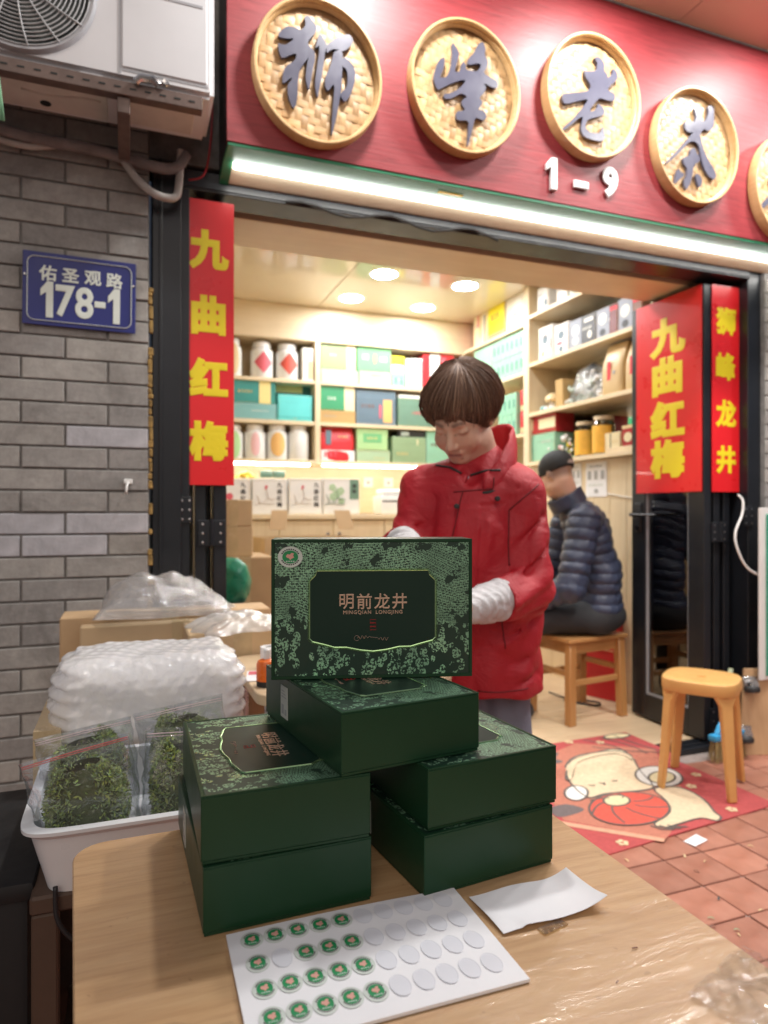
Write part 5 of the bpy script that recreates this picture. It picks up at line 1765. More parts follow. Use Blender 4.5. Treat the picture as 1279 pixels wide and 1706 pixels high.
# ------------------------------------------------------------------ sticker sheet and blank paper
sh_ = thing('sticker_sheet', 'white sheet of round green seal stickers, half used, on the table', 'stickers', (.228, .645, TZ + .001), R(-.8))
st = MB()
hw, hd = .1325, .0835
st.sheet(20, 12, lambda u, v: (-hw + 2 * hw * u, -hd + 2 * hd * v, .0032 + .004 * max(0, u - .8) * 5 * (v > .5) * 0 + .002 * math.sin(3.1 * u) * v))
st.sheet(20, 1, lambda u, v: (-hw + 2 * hw * u, -hd, .0032 * v))
st.sheet(1, 12, lambda u, v: (hw, -hd + 2 * hd * v, .0032 * u + (.002 * math.sin(3.1) * v) * u))
st.sheet(1, 12, lambda u, v: (-hw, -hd + 2 * hd * v, .0032 * u))
st.build('backing_paper', M_PAPER, sh_)
blank = MB().tube([(.0098 * math.cos(a), .0145 * math.sin(a), .0003) for a in np.linspace(0, 6.283, 25)[:-1]], .00045, 4, closed=True, flat=.4).prism(ellipse(0, 0, .0094, .0141, 20), .0, .0003, 'z').mesh('blank_sticker', simple('blank_sticker_paper', (.74, .76, .82), .35, var=.03))
for j in range(4):
    for i in range(10):
        x, y = -.1085 + i * .0242, .064 - j * .0383
        z = .0036 + .002 * math.sin(3.1 * (x + hw) / (2 * hw)) * (y + hd) / (2 * hd)
        if i < 5 and not (j == 1 and i == 1):
            put('seal_sticker', seal_me, sh_, (x, y, z), (0, 0, random.uniform(-.06, .06)))
        else:
            put('blank_sticker', blank, sh_, (x, y, z))
pp = thing('paper', 'blank white paper curling up beside the sticker sheet', 'paper', (.44, .67, TZ + .0015), R(1.0))
def curl(u, v):
    x, y = -.068 + .136 * u, -.038 + .076 * v
    z = .0015 + .010 * max(0, (u - .72) / .28) ** 2 * (1 - .3 * v) + .006 * max(0, .25 - v) * 4 * (u > .2) * .4 + .0012 * math.sin(9 * u + 4 * v)
    return (x, y, z)
MB().sheet(24, 14, curl).sheet(24, 14, lambda u, v: (lambda q: (q[0], q[1], q[2] - .0005))(curl(u, v))).build('sheet', M_PAPER, pp, True)

# ------------------------------------------------------------------ tray of bagged tea
bn = thing('plastic_tray', 'white plastic tray holding bags of loose green tea', 'tray', (.055, 1.27, .606))
prof = [(.0, .172, .160, 0), (.0, .195, .170, .085), (0, .206, .181, .094), (0, .206, .181, .099), (0, .190, .165, .099), (0, .168, .152, .008)]
tr = MB()
n = 48
def sup(a, wx, wy, e=.22):
    c, s = math.cos(a), math.sin(a)
    return (abs(c) ** e * math.copysign(wx, c), abs(s) ** e * math.copysign(wy, s))
vs, fs = [], []
for (_, wx, wy, z) in prof:
    for i in range(n):
        x, y = sup(2 * math.pi * (i + .5) / n, wx, wy)
        vs.append((x, y, z))
for j in range(len(prof) - 1):
    for i in range(n):
        i2 = (i + 1) % n
        fs.append((j * n + i, j * n + i2, (j + 1) * n + i2, (j + 1) * n + i))
fs.append(tuple(range(n))[::-1])
fs.append(tuple((len(prof) - 1) * n + i for i in range(n)))
tr.add(vs, fs)
tr.build('tray_shell', simple('white_tray_plastic', (.66, .68, .70), .32, var=.04), bn, ang=30)

M_TEA = None
def tea_material():
    m, nt, b = base('dried_green_tea', (.16, .19, .06), .75)
    at = nd(nt, 'ShaderNodeAttribute', attribute_name='tone')
    nt.links.new(at.outputs['Color'], b.inputs['Base Color'])
    return m
M_TEA = tea_material()
M_BAGFILM = film('zip_bag_film', clear=.9, white=.05, rough=.10, bscale=30, bstr=.6)


def tea_bag(label, loc, rot, w, h, d, lean, seed, seal_col, fill=.72, flap=.35):
    """clear zip bag with loose tea in the lower part; local x across, z up, y depth"""
    t = thing('tea_bag', label, 'bag', loc, 0)
    t.rotation_euler = rot
    r_ = np.random.default_rng(seed)
    n = 4200
    ph = r_.random(n) * 6.283
    u = r_.uniform(-1, 1, n)
    zz = r_.uniform(0, 1, n) ** .8
    rad = .92 - .12 * r_.random(n)
    prof_ = np.sin(np.pi * np.clip(zz * .78 + .14, 0, 1)) ** .45
    cx = np.sign(np.cos(ph)) * np.abs(np.cos(ph)) ** .5 * w / 2 * .94 * prof_ * rad
    cy = np.sign(np.sin(ph)) * np.abs(np.sin(ph)) ** .7 * d / 2 * .92 * prof_ * rad
    cz = .006 + zz * h * fill * (1 + .10 * np.sin(cx * 60 + seed))
    C = np.stack([cx, cy, cz], 1)
    dirs = r_.normal(size=(n, 3))
    dirs /= np.linalg.norm(dirs, axis=1)[:, None]
    nr = np.cross(dirs, r_.normal(size=(n, 3)))
    nr /= np.linalg.norm(nr, axis=1)[:, None] + 1e-6
    ln = r_.uniform(.003, .0065, n)[:, None]
    wd = r_.uniform(.0010, .0022, n)[:, None]
    V = np.concatenate([C - dirs * ln - nr * wd * .3, C - nr * wd, C + dirs * ln, C + nr * wd], 1).reshape(-1, 3)
    V[:, 2] = np.maximum(V[:, 2], .003)
    Q = np.arange(n * 4).reshape(n, 4)
    tone = np.stack([r_.uniform(.20, .48, n), r_.uniform(.25, .52, n), r_.uniform(.08, .20, n)], 1)
    tone[:, 0] = tone[:, 1] * r_.uniform(.66, .88, n)
    k = r_.random(n) < .22
    tone[k] *= .35
    ob = put('tea_leaves', np_mesh('tea_leaves', V, Q, M_TEA, False, np.repeat(tone, 4, 0)), t)
    tag(ob, kind='stuff')
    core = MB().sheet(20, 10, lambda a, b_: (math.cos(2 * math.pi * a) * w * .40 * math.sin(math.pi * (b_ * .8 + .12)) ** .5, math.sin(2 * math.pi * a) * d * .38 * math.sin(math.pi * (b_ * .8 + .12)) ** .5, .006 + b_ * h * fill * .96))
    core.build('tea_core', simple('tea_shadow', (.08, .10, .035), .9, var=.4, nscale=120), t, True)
    top = fill + .02
    def film_fn(a, v):
        an = 2 * math.pi * a
        c, s = math.cos(an), math.sin(an)
        full = math.sin(math.pi * min(1, v * .70 + .16)) ** .4 if v < .74 else None
        z = v * h * (1 + flap)
        if v < .62:
            k_ = math.sin(math.pi * min(.98, v / .62 * .62 + .16)) ** .4
            dd = d / 2 * 1.04 * k_
        else:
            k0 = math.sin(math.pi * .78) ** .4
            dd = d / 2 * 1.04 * k0 * (1 - (v - .62) / .38) ** .8 + .0012
        k2 = 1.02 if v > .3 else .9 + .4 * v
        wr_ = (.002 * math.sin(31 * a + 19 * v + seed) + .0015 * math.sin(57 * a - 23 * v)) * (1 if v < .6 else .5)
        x = math.copysign(abs(c) ** .45, c) * w / 2 * k2 + wr_
        y = math.copysign(abs(s) ** .7, s) * dd + wr_ * (1 if v < .9 else .2)
        return (x, y + lean * max(0, v - .55) ** 1.3, z - abs(lean) * .35 * max(0, v - .6))
    MB().sheet(72, 30, film_fn).build('film', M_BAGFILM, t, True)
    zt = h * (1 + flap) - abs(lean) * .35 * .4
    yt = lean * .45 ** 1.3
    zs = MB()
    for dz, rr_ in ((.010, .0009), (.015, .0007)):
        v = 1 - dz / (h * (1 + flap))
        yy = lean * max(0, v - .55) ** 1.3
        zz_ = v * h * (1 + flap) - abs(lean) * .35 * max(0, v - .6)
        zs.tube([(-w / 2 * 1.0, yy, zz_), (0, yy + .001, zz_ + .001), (w / 2 * 1.0, yy, zz_)], rr_, 5)
    zs.build('zip_seal', simple('red_zip', (.62, .05, .05), .4) if seal_col == 'r' else simple('pink_zip', (.75, .55, .56), .4), t)
    return t


tea_bag('clear zip bag of green tea with a bright red zip in front of the tray', (-.050, 1.185, .648), (R(8), R(-10), R(4)), .150, .142, .090, -.075, 2, 'r', .90, .28)
tea_bag('clear zip bag of green tea pressed against the green box stack', (.082, 1.20, .642), (R(4), R(3), R(-3)), .122, .145, .090, .03, 4, 'p', .92, .16)
tea_bag('clear zip bag of green tea lying behind the red zip bag', (-.055, 1.335, .645), (R(2), R(-8), R(3)), .155, .128, .09, -.06, 6, 'p', .90, .22)
tea_bag('clear zip bag of green tea in the back of the tray by the bubble wrap', (.115, 1.34, .645), (R(3), R(-9), R(-3)), .155, .150, .09, -.05, 9, 'p', .92, .20)

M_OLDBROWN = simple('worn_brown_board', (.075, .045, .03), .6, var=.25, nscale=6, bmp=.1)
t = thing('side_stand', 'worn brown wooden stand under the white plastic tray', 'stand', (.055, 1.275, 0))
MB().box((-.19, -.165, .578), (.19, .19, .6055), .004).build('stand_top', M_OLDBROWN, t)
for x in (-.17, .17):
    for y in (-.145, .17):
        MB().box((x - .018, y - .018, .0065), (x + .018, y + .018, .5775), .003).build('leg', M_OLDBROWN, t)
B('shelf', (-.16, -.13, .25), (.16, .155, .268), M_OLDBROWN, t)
t = thing('dark_filler_crate', 'made-up black crate added to darken the corner beside the white tray', 'crate', (-.33, 1.34, 0))  # invented crate, added so that this corner reads as deep shade
MB().box((-.19, -.19, .0065), (.19, .19, .60), .012, seg=2).build('crate', simple('filler_crate_black', (.010, .010, .011), .6), t, ang=40)
MB().box((-.198, -.198, .585), (.198, .198, .615), .010, seg=2).build('filler_crate_lid', MATS['filler_crate_black'], t, ang=40)
hose('black cable hanging in a loop below the white plastic tray', [(-.10, 1.105, .62), (-.095, 1.098, .57), (-.06, 1.095, .53), (0, 1.09, .51), (.08, 1.085, .52)], .0035, M_CABLEBLK, 'cable')

# ------------------------------------------------------------------ packing corner: cartons, bubble wrap, film
carton('tall flattened brown carton leaning on the brick wall behind the bubble wrap', -.185, .425, 2.16, 2.30, .0065, .865, M_CARD)
carton('narrow brown carton standing against the tall flattened carton', -.128, .42, 2.10, 2.152, .0065, .845, M_CARD2)
carton('brown carton carrying the bubble wrap', -.13, .235, 1.49, 1.80, .0065, .655, M_CARD)
carton('small brown carton squeezed between the brick wall and the bubble wrap', -.168, -.133, 1.50, 1.75, .0065, .735, M_CARD)


def bubble():
    """a thick folded pad of bubble wrap with rounded folds, dimpled top and layered end"""
    t = thing('bubble_wrap', 'thick folded pad of translucent bubble wrap', 'bubble wrap', (.045, 1.645, .656))
    V, Q = surface(lambda p: _bub(p), (-.26, -.20, -.03), (.26, .20, .27), .0042)
    me = np_mesh('pad', V, Q, M_BUBBLE)
    put('pad', me, t)
    return t


def _bub(p):
    q = np.abs(p - np.array([0, 0, .105], np.float32)) - np.array([.135, .085, .035], np.float32)
    d = np.sqrt((np.maximum(q, 0) ** 2).sum(1)) + np.minimum(q.max(1), 0) - .066
    # dimples of the bubbles
    x, y, z = p[:, 0], p[:, 1], p[:, 2]
    g_ = np.sin(x * 150 + y * 40 + 1.6 * np.sin(z * 40 + y * 25)) * np.sin((y * .8 + z * .75) * 160 - x * 40 + 1.5 * np.sin(x * 33))
    d = d - .0020 * np.clip(g_ + .7 * wob(p, 120, 8), -.4, 1) - .004 * wob(p, 48, 9)
    # layer lines on the folded end
    end = np.clip((-x - .12) / .05, 0, 1) + np.clip((x - .15) / .04, 0, 1)
    d = d + .005 * np.sin(z * 230 + 2.2 * np.sin(y * 21)) * end
    d = d + wob(p, 26, 4, .007)
    return d


def bubble_material():
    m = bpy.data.materials.new('bubble_wrap_plastic')
    m.use_nodes = True
    nt = m.node_tree
    b = nt.nodes['Principled BSDF']
    b.inputs['Base Color'].default_value = (.78, .80, .84, 1)
    b.inputs['Roughness'].default_value = .22
    b.inputs['Subsurface Weight'].default_value = .8
    b.inputs['Subsurface Radius'].default_value = (.09, .09, .095)
    b.inputs['Subsurface Scale'].default_value = .5
    b.inputs['Coat Weight'].default_value = .4
    b.inputs['Coat Roughness'].default_value = .1
    v = coords(nt)
    vr = nd(nt, 'ShaderNodeTexVoronoi', feature='SMOOTH_F1')
    vr.inputs['Scale'].default_value = 62
    vr.inputs['Randomness'].default_value = .35
    nt.links.new(v, vr.inputs['Vector'])
    n = noise(nt, v, 34, 5, .6, 1.0)
    hb = math_(nt, 'ADD', math_(nt, 'MULTIPLY', n, .8), math_(nt, 'MULTIPLY', vr.outputs['Distance'], -1.0))
    bump(nt, b, hb, .55, .006)
    tr_ = nd(nt, 'ShaderNodeBsdfTransparent')
    mx_ = nd(nt, 'ShaderNodeMixShader')
    mx_.inputs[0].default_value = .26
    nt.links.new(b.outputs[0], mx_.inputs[1])
    nt.links.new(tr_.outputs[0], mx_.inputs[2])
    nt.links.new(mx_.outputs[0], nt.nodes['Material Output'].inputs['Surface'])
    c = ramp(nt, noise(nt, v, 12, 4), [(.3, (.80, .82, .85)), (.7, (.92, .93, .95))])
    nt.links.new(c, b.inputs['Base Color'])
    return m


M_BUBBLE = bubble_material()
bubble()


def dome_bag(name, label, loc, w, d, h, seed, rot):
    """empty clear bag: two crumpled skins puffed up into a low dome with drawn-out corners"""
    t = thing(name, label, 'bag', loc, rot)
    r_ = np.random.default_rng(seed)
    for k in range(2):
        ks = r_.normal(size=(12, 2)) * (24 + 14 * k)
        ph = r_.random(12) * 6.28
        def fn(u, v):
            x, y = (u - .5) * w, (v - .5) * d
            s = sum(abs(math.sin(ks[i][0] * x + ks[i][1] * y + ph[i])) for i in range(12)) / 12
            e = (math.sin(math.pi * u) * math.sin(math.pi * v)) ** .45
            hh = h * e * (.55 + .75 * s) * (1 - .35 * k) * (1 - .45 * u) * 1.25
            wx = x * (1 + .16 * abs(2 * v - 1)) + .012 * math.sin(9 * v + 5 * u)
            return (wx, y * (1 + .12 * math.sin(7 * u)) + .010 * math.sin(11 * u), .002 + hh)
        MB().sheet(34, 24, fn).build('film', film('bag_film_%d' % k, clear=.6, white=.20, rough=.07, bscale=45, bstr=.3), t)
    return t


dome_bag('clear_bag', 'crumpled empty clear plastic bag lying on the leaning cartons', (.105, 2.12, .868), .34, .19, .115, 21, R(-6))
crumple('crinkled_wrap', 'crinkled white plastic wrap trailing off the bubble wrap', .29, 1.95, .24, .22, .05, 12, .3, .845, film('white_wrap', clear=.4, white=.5, rough=.15), 40)
carton('brown carton with crinkled white wrap on top beside the work table', .15, .44, 1.885, 2.09, .0065, .8435, M_CARD2)

# ------------------------------------------------------------------ work table in front of the woman
wt = thing('work_table', 'small pale wooden work table between the boxes and the woman', 'table', (.49, 1.70, 0))
pts = []
x0, x1, y0, y1, rr = .258, .725, 1.43, 1.87, .05
for cx, cy, a in ((x1 - rr, y1 - rr, 0), (x0 + rr, y1 - rr, 90), (x0 + rr, y0 + rr, 180), (x1 - rr, y0 + rr, 270)):
    for k in range(7):
        t_ = R(a + 15 * k)
        pts.append((cx + rr * math.cos(t_) - .49, cy + rr * math.sin(t_) - 1.70))
MB().prism(pts, .756, .78, 'z', bev=.002).build('table_top', wood('pale_table_wood', (.62, .46, .28), (.74, .58, .38), 0, .4), wt)
for x in (-.2, .2):
    for y in (-.23, .13):
        MB().tube([(x, y, .756), (x * 1.05, y * 1.05, .0065)], .014, 10).build('leg', M_STEEL, wt, ang=40)
t = thing('glue_bottle', 'orange bottle with a dark base on the work table', 'bottle', (.292, 1.525, .7805))
MB().lathe([(0, 0), (.023, 0), (.0235, .004), (.0235, .012)], 20).build('base_ring', M_RUBBER, t, ang=40)
MB().lathe([(.0235, .0122), (.0235, .048), (.020, .056), (.010, .060), (0, .060)], 20).build('bottle_body', simple('orange_plastic', (.80, .16, .02), .3), t, ang=40)
MB().lathe([(.0085, .0602), (.0085, .08), (.004, .084), (0, .084)], 14).build('cap', M_WHITEPL, t, ang=40)
t = thing('tape_roll', 'roll of white tape standing on the work table', 'tape', (.335, 1.70, .7805))
MB().lathe([(.014, 0), (.026, 0), (.026, .052), (.014, .052), (.014, 0)], 22).build('roll', M_WHITEPL, t, ang=40)
t = thing('leaflet', 'small pink and white leaflet on the work table by the orange bottle', 'leaflet', (.2755, 1.62, .781), R(-12))
B('sheet', (-.014, -.05, 0), (.025, .05, .0008), M_PAPER, t)
B('printed_panel', (-.010, .01, .0009), (.018, .045, .0011), GM('pinkred', True), t)

# ------------------------------------------------------------------ rug
M_RUG = simple('red_rug_pile', (.47, .082, .082), .9, var=.14, nscale=60, bmp=.5, bscale=420)
def rug_col(n, c):
    return simple('rug_' + n, c, .9, var=.12, nscale=60, bmp=.4, bscale=420)
def rug_z(x, y):
    e = min(1, max(0, (y - 2.485) / .06))
    return .0075 + .030 * e * e * (3 - 2 * e) + .0008 * math.sin(9 * x + 5 * y)
A_, B2, C_, D_ = (2.405, 1.98), (2.385, 2.83), (1.15, 2.79), (1.20, 1.855)
def rug_xy(u, v):
    p = [(D_[k] * (1 - u) + A_[k] * u) * (1 - v) + (C_[k] * (1 - u) + B2[k] * u) * v for k in (0, 1)]
    return p
rg = thing('rug', 'red doormat printed with a sleepy cream animal hugging a ball', 'rug', (1.8, 2.35, 0))
L = (-1.8, -2.35, 0)
m_ = MB()
m_.sheet(30, 60, lambda u, v: (*rug_xy(u, v), rug_z(*rug_xy(u, v)) + .005))
for e in (lambda s: (s, 0), lambda s: (s, 1), lambda s: (0, s), lambda s: (1, s)):
    m_.sheet(60, 1, lambda u, v: (*rug_xy(*e(u)), rug_z(*rug_xy(*e(u))) + .005 * v))
m_.build('pile', M_RUG, rg, loc=L)
RUG = {
    'orange_field': ((.50, .19, .13), 1, [(2.039, 2.776), (2.34, 2.578), (2.122, 2.119), (1.777, 1.9), (1.531, 2.156), (1.623, 2.409), (1.824, 2.69)]),
    'pale_stripe': ((.66, .36, .24), 2, [(1.519, 2.151), (1.779, 1.906), (1.758, 1.888), (1.498, 2.125)]),
    'grey_petal': ((.16, .13, .13), 2, [(1.522, 2.258), (1.62, 2.268), (1.661, 2.205), (1.594, 2.181), (1.528, 2.183), (1.523, 2.221)]),
    'grey_petal.': ((.16, .13, .13), 2, [(1.839, 2.698), (1.885, 2.694), (1.829, 2.636), (1.841, 2.593), (1.778, 2.592)]),
    'animal_body': ((.70, .56, .38), 3, [(2.058, 2.267), (2.15, 2.254), (2.181, 2.199), (2.166, 2.102), (2.117, 2.007), (2.104, 1.966), (2.063, 1.947), (2.027, 1.986), (1.914, 1.977), (1.843, 1.97), (1.825, 2.01), (1.954, 2.068), (2.019, 2.158)]),
    'head_band': ((.68, .62, .42), 4, [(1.775, 2.485), (1.882, 2.59), (2.019, 2.63), (2.162, 2.639), (2.182, 2.582), (2.165, 2.522), (2.145, 2.538), (2.117, 2.585), (2.01, 2.589), (1.885, 2.552), (1.782, 2.46)]),
    'animal_head': ((.70, .56, .38), 5, [(1.815, 2.541), (1.928, 2.624), (2.045, 2.634), (2.157, 2.605), (2.174, 2.519), (2.133, 2.422), (2.073, 2.283), (1.998, 2.268), (1.926, 2.278), (1.827, 2.291), (1.75, 2.279), (1.736, 2.325), (1.76, 2.423)]),
    'ear_cup': ((.78, .76, .72), 6, [(2.246, 2.303), (2.204, 2.273), (2.156, 2.26), (2.111, 2.266), (2.077, 2.29), (2.061, 2.328), (2.066, 2.374), (2.092, 2.418), (2.134, 2.452), (2.185, 2.468), (2.233, 2.462), (2.269, 2.435), (2.283, 2.393), (2.275, 2.346)]),
    'ear_cup_centre': ((.72, .62, .38), 7, [(2.228, 2.326), (2.197, 2.304), (2.16, 2.293), (2.127, 2.296), (2.106, 2.313), (2.103, 2.339), (2.119, 2.367), (2.15, 2.391), (2.188, 2.403), (2.223, 2.4), (2.244, 2.382), (2.246, 2.355)]),
    'ear_cup.': ((.78, .76, .72), 6, [(1.769, 2.323), (1.74, 2.295), (1.707, 2.279), (1.679, 2.279), (1.663, 2.296), (1.662, 2.324), (1.678, 2.357), (1.707, 2.386), (1.741, 2.403), (1.77, 2.403), (1.787, 2.386), (1.787, 2.356)]),
    'ball': ((.62, .10, .07), 8, [(1.973, 2.088), (1.921, 2.049), (1.856, 2.024), (1.79, 2.018), (1.729, 2.03), (1.683, 2.058), (1.657, 2.099), (1.655, 2.148), (1.679, 2.199), (1.727, 2.243), (1.793, 2.273), (1.867, 2.283), (1.935, 2.271), (1.985, 2.238), (2.01, 2.191), (2.005, 2.138)]),
    'ball_cap': ((.72, .62, .38), 10, [(1.878, 2.201), (1.848, 2.18), (1.811, 2.175), (1.78, 2.186), (1.768, 2.21), (1.778, 2.238), (1.807, 2.26), (1.846, 2.266), (1.877, 2.255), (1.889, 2.229)]),
    'ball_cap.': ((.72, .62, .38), 4, [(2.229 + .07 + .075 * math.cos(a), 2.79 + .03 * math.sin(a)) for a in np.linspace(0, 6.0, 11)])}
M_RUGLINE = rug_col('line', (.13, .11, .10))
def smooth_poly(q):
    out = []
    for k_ in range(len(q)):
        p0, p1, p2, p3 = (Vector(q[(k_ + o_) % len(q)]) for o_ in (-1, 0, 1, 2))
        for s in range(3):
            t = s / 3
            out.append(tuple(0.5 * ((2 * p1) + (-p0 + p2) * t + (2 * p0 - 5 * p1 + 4 * p2 - p3) * t * t + (-p0 + 3 * p1 - 3 * p2 + p3) * t ** 3)))
    return out
for nm, (c, lv, pl) in RUG.items():
    nm = nm.strip('.')
    q = pl if nm in ('orange_field', 'pale_stripe') else smooth_poly(pl)
    b = bmesh.new()
    b.faces.new([b.verts.new((x, y, 0)) for x, y in q])
    bmesh.ops.triangulate(b, faces=b.faces[:])
    for _ in range(7):
        le = [e for e in b.edges if e.calc_length() > .022]
        if not le:
            break
        bmesh.ops.subdivide_edges(b, edges=le, cuts=1)
        bmesh.ops.triangulate(b, faces=[f_ for f_ in b.faces if len(f_.verts) > 3])
    for v in b.verts:
        v.co.z = rug_z(v.co.x, v.co.y) + .0054 + .0004 * lv
    mm = MB()
    mm.bm(b)
    mm.build('printed_' + nm, rug_col(nm, c), rg, loc=L)
    if nm not in ('orange_field', 'pale_stripe', 'grey_petal'):
        MB().tube([(x, y, rug_z(x, y) + .0055 + .0004 * lv) for x, y in q], .0052, 5, closed=True, flat=.12).build('printed_outline', M_RUGLINE, rg, loc=L)
def rl(p, lv=9, r=.0045):
    ln = MB()
    ln.tube([(x, y, rug_z(x, y) + .0055 + .0004 * lv) for x, y in p], r, 5, flat=.12)
    ln.build('printed_line', M_RUGLINE, rg, loc=L)
for a in np.linspace(.4, 5.9, 7):
    cx, cy = 1.826, 2.22
    ex, ey = 1.832 + .178 * math.cos(a), 2.15 + .133 * math.sin(a)
    rl([(cx + (ex - cx) * s + .03 * math.sin(math.pi * s) * math.sin(a), cy + (ey - cy) * s - .03 * math.sin(math.pi * s) * math.cos(a)) for s in np.linspace(.3, .97, 8)])
rl([(1.822, 2.388), (1.845, 2.375)])
rl([(1.945, 2.392), (1.968, 2.384)])
rl([(1.88, 2.395), (1.892, 2.38), (1.905, 2.388), (1.892, 2.38), (1.888, 2.365)])
for a, e in ((2.104, .05), (2.2, .03), (2.29, -.01)):
    rl([(a + .06 * s + e * math.sin(3 * s), 2.80 - .26 * s) for s in np.linspace(0, 1, 14)], 4)
rl([(2.08 + .30 * s, 2.70 - .17 * math.sin(1.57 * s)) for s in np.linspace(0, 1, 14)], 4)
for dx in (0, .03, .06):
    rl([(1.80 + dx, 2.0 - dx * .3), (1.815 + dx, 1.965), (1.86 + dx, 1.945)], 6)
M_RUGFLOWER = rug_col('flower', (.74, .58, .36))
for x, y in ((2.34, 2.32), (2.199, 2.004), (2.223, 2.231), (2.02, 2.80), (2.157, 2.741), (1.619, 1.936)):
    fm = MB()
    for k in range(5):
        fm.prism(ellipse(x + .014 * math.cos(1.257 * k), y + .014 * math.sin(1.257 * k), .009, .009, 8), rug_z(x, y) + .0056 + .0001 * k, rug_z(x, y) + .0070 + .0001 * k, 'z')
    fm.build('printed_flower', M_RUGFLOWER, rg, loc=L)

# litter on the tiles
t = thing('paper_scrap', 'small white paper scrap lying on the terracotta tiles', 'paper', (1.876, 1.863, .0085), .25)
MB().sheet(4, 4, lambda u, v: (-.04 + .08 * u, -.022 + .044 * v, .001 + .004 * u * v)).build('sheet', M_PAPER, t)
for i in range(34):
    x, y = random.uniform(1.35, 2.4), random.uniform(1.25, 1.85)
    c = random.choice(['brown', 'brown', 'black', 'tan', 'tan', 'sage'])
    o = MB().sheet(3, 1, lambda u, v: (-.009 + .018 * u, -.003 + .005 * v, .001 + .004 * math.sin(3 * u))).build('leaf_scrap', GM(c, True), None, loc=(x, y, .0085), rot=(0, 0, random.uniform(0, 6)))
    o.scale = [random.uniform(.5, 1.2)] * 3
    tag(o, 'tiny dry leaf scrap littering the terracotta tiles', 'litter', 'litter on the tiles')

# ------------------------------------------------------------------ yellow plastic stool
M_STOOL = simple('amber_plastic', (.66, .37, .125), .40, var=.07, nscale=9, bmp=.04)
ps = thing('plastic_stool', 'amber yellow plastic stool standing on the red rug', 'stool', (2.283, 2.235, .0135), R(35))
prof = []
V = []
def seat_ring(s, z, n=40):
    return [(*sup(2 * math.pi * i / n, .150 * s, .150 * s, .62), z) for i in range(n)]
rings = [seat_ring(.90, .410), seat_ring(.985, .410), seat_ring(1.0, .417), seat_ring(1.0, .448), seat_ring(.985, .457), seat_ring(.95, .4605), seat_ring(.5, .4585), seat_ring(.12, .4575), seat_ring(.10, .450)]
st_ = MB()
vs = [p for r_ in rings for p in r_]
fs = []
for j in range(len(rings) - 1):
    for i in range(40):
        i2 = (i + 1) % 40
        fs.append((j * 40 + i, j * 40 + i2, (j + 1) * 40 + i2, (j + 1) * 40 + i))
fs.append(tuple(8 * 40 + i for i in range(40)))
st_.add(vs, fs)
st_.build('seat', M_STOOL, ps, ang=35)
for k in range(4):
    a = R(45 + 90 * k)
    ca, sa = math.cos(a), math.sin(a)
    lg = MB()
    secs = [(.140, .435, .056, .018), (.146, .405, .044, .019), (.152, .37, .027, .020), (.170, .18, .023, .018), (.190, 0.0, .019, .015)]
    vs, fs = [], []
    for (rad, z, hw_, th) in secs:
        for sx, sy in ((-1, -1), (1, -1), (1, 1), (-1, 1)):
            rr_ = rad + sy * th * .6
            tt = sx * hw_
            vs.append((rr_ * ca - tt * sa, rr_ * sa + tt * ca, z))
    for j in range(len(secs) - 1):
        for i in range(4):
            i2 = (i + 1) % 4
            fs.append((j * 4 + i, j * 4 + i2, (j + 1) * 4 + i2, (j + 1) * 4 + i))
    fs += [(0, 1, 2, 3), (19, 18, 17, 16)]
    lg.add(vs, fs)
    o = lg.build('leg', M_STOOL, ps, ang=50)
    bv = o.modifiers.new('soft_edges', 'BEVEL')
    bv.width = .005
    bv.segments = 2

# ------------------------------------------------------------------ wooden stool
M_HONEY = wood('honey_wood', (.40, .185, .06), (.56, .29, .11), 2, .3, 3, coat=.3)
M_HONEYX = wood('honey_wood_seat', (.42, .20, .07), (.58, .31, .12), 0, .3, 3, coat=.3)
ws = thing('wooden_stool', 'honey coloured square wooden stool under the man in the navy jacket', 'stool', (2.375, 3.225, .031), R(8))
hx, hy = .205, .165
MB().box((-hx - .012, -hy - .012, .440), (hx + .012, hy + .012, .462), .006, seg=2).build('seat', M_HONEYX, ws, ang=40)
for sx in (-1, 1):
    for sy in (-1, 1):
        lg = MB()
        lg.box((-.024, -.022, 0), (.024, .022, .4395), .004)
        lg.v = [(x + sx * (hx - .024 + .012 * (1 - z / .44)), y + sy * (hy - .022 + .012 * (1 - z / .44)), z) for x, y, z in lg.v]
        lg.build('leg', M_HONEY, ws, ang=40)
for s in (-1, 1):
    B('apron', (-hx + .05, s * (hy - .03) - .009, .375), (hx - .05, s * (hy - .03) + .009, .4395), M_HONEYX, ws, .002)
    B('apron', (s * (hx - .03) - .009, -hy + .047, .375), (s * (hx - .03) + .009, hy - .047, .4395), M_HONEYX, ws, .002)
    B('stretcher', (-hx + .045, s * (hy - .018) - .010, .205), (hx - .045, s * (hy - .018) + .010, .235), M_HONEYX, ws, .003)
    B('stretcher', (s * (hx - .018) - .010, -hy + .045, .255), (s * (hx - .018) + .010, hy - .045, .285), M_HONEYX, ws, .003)

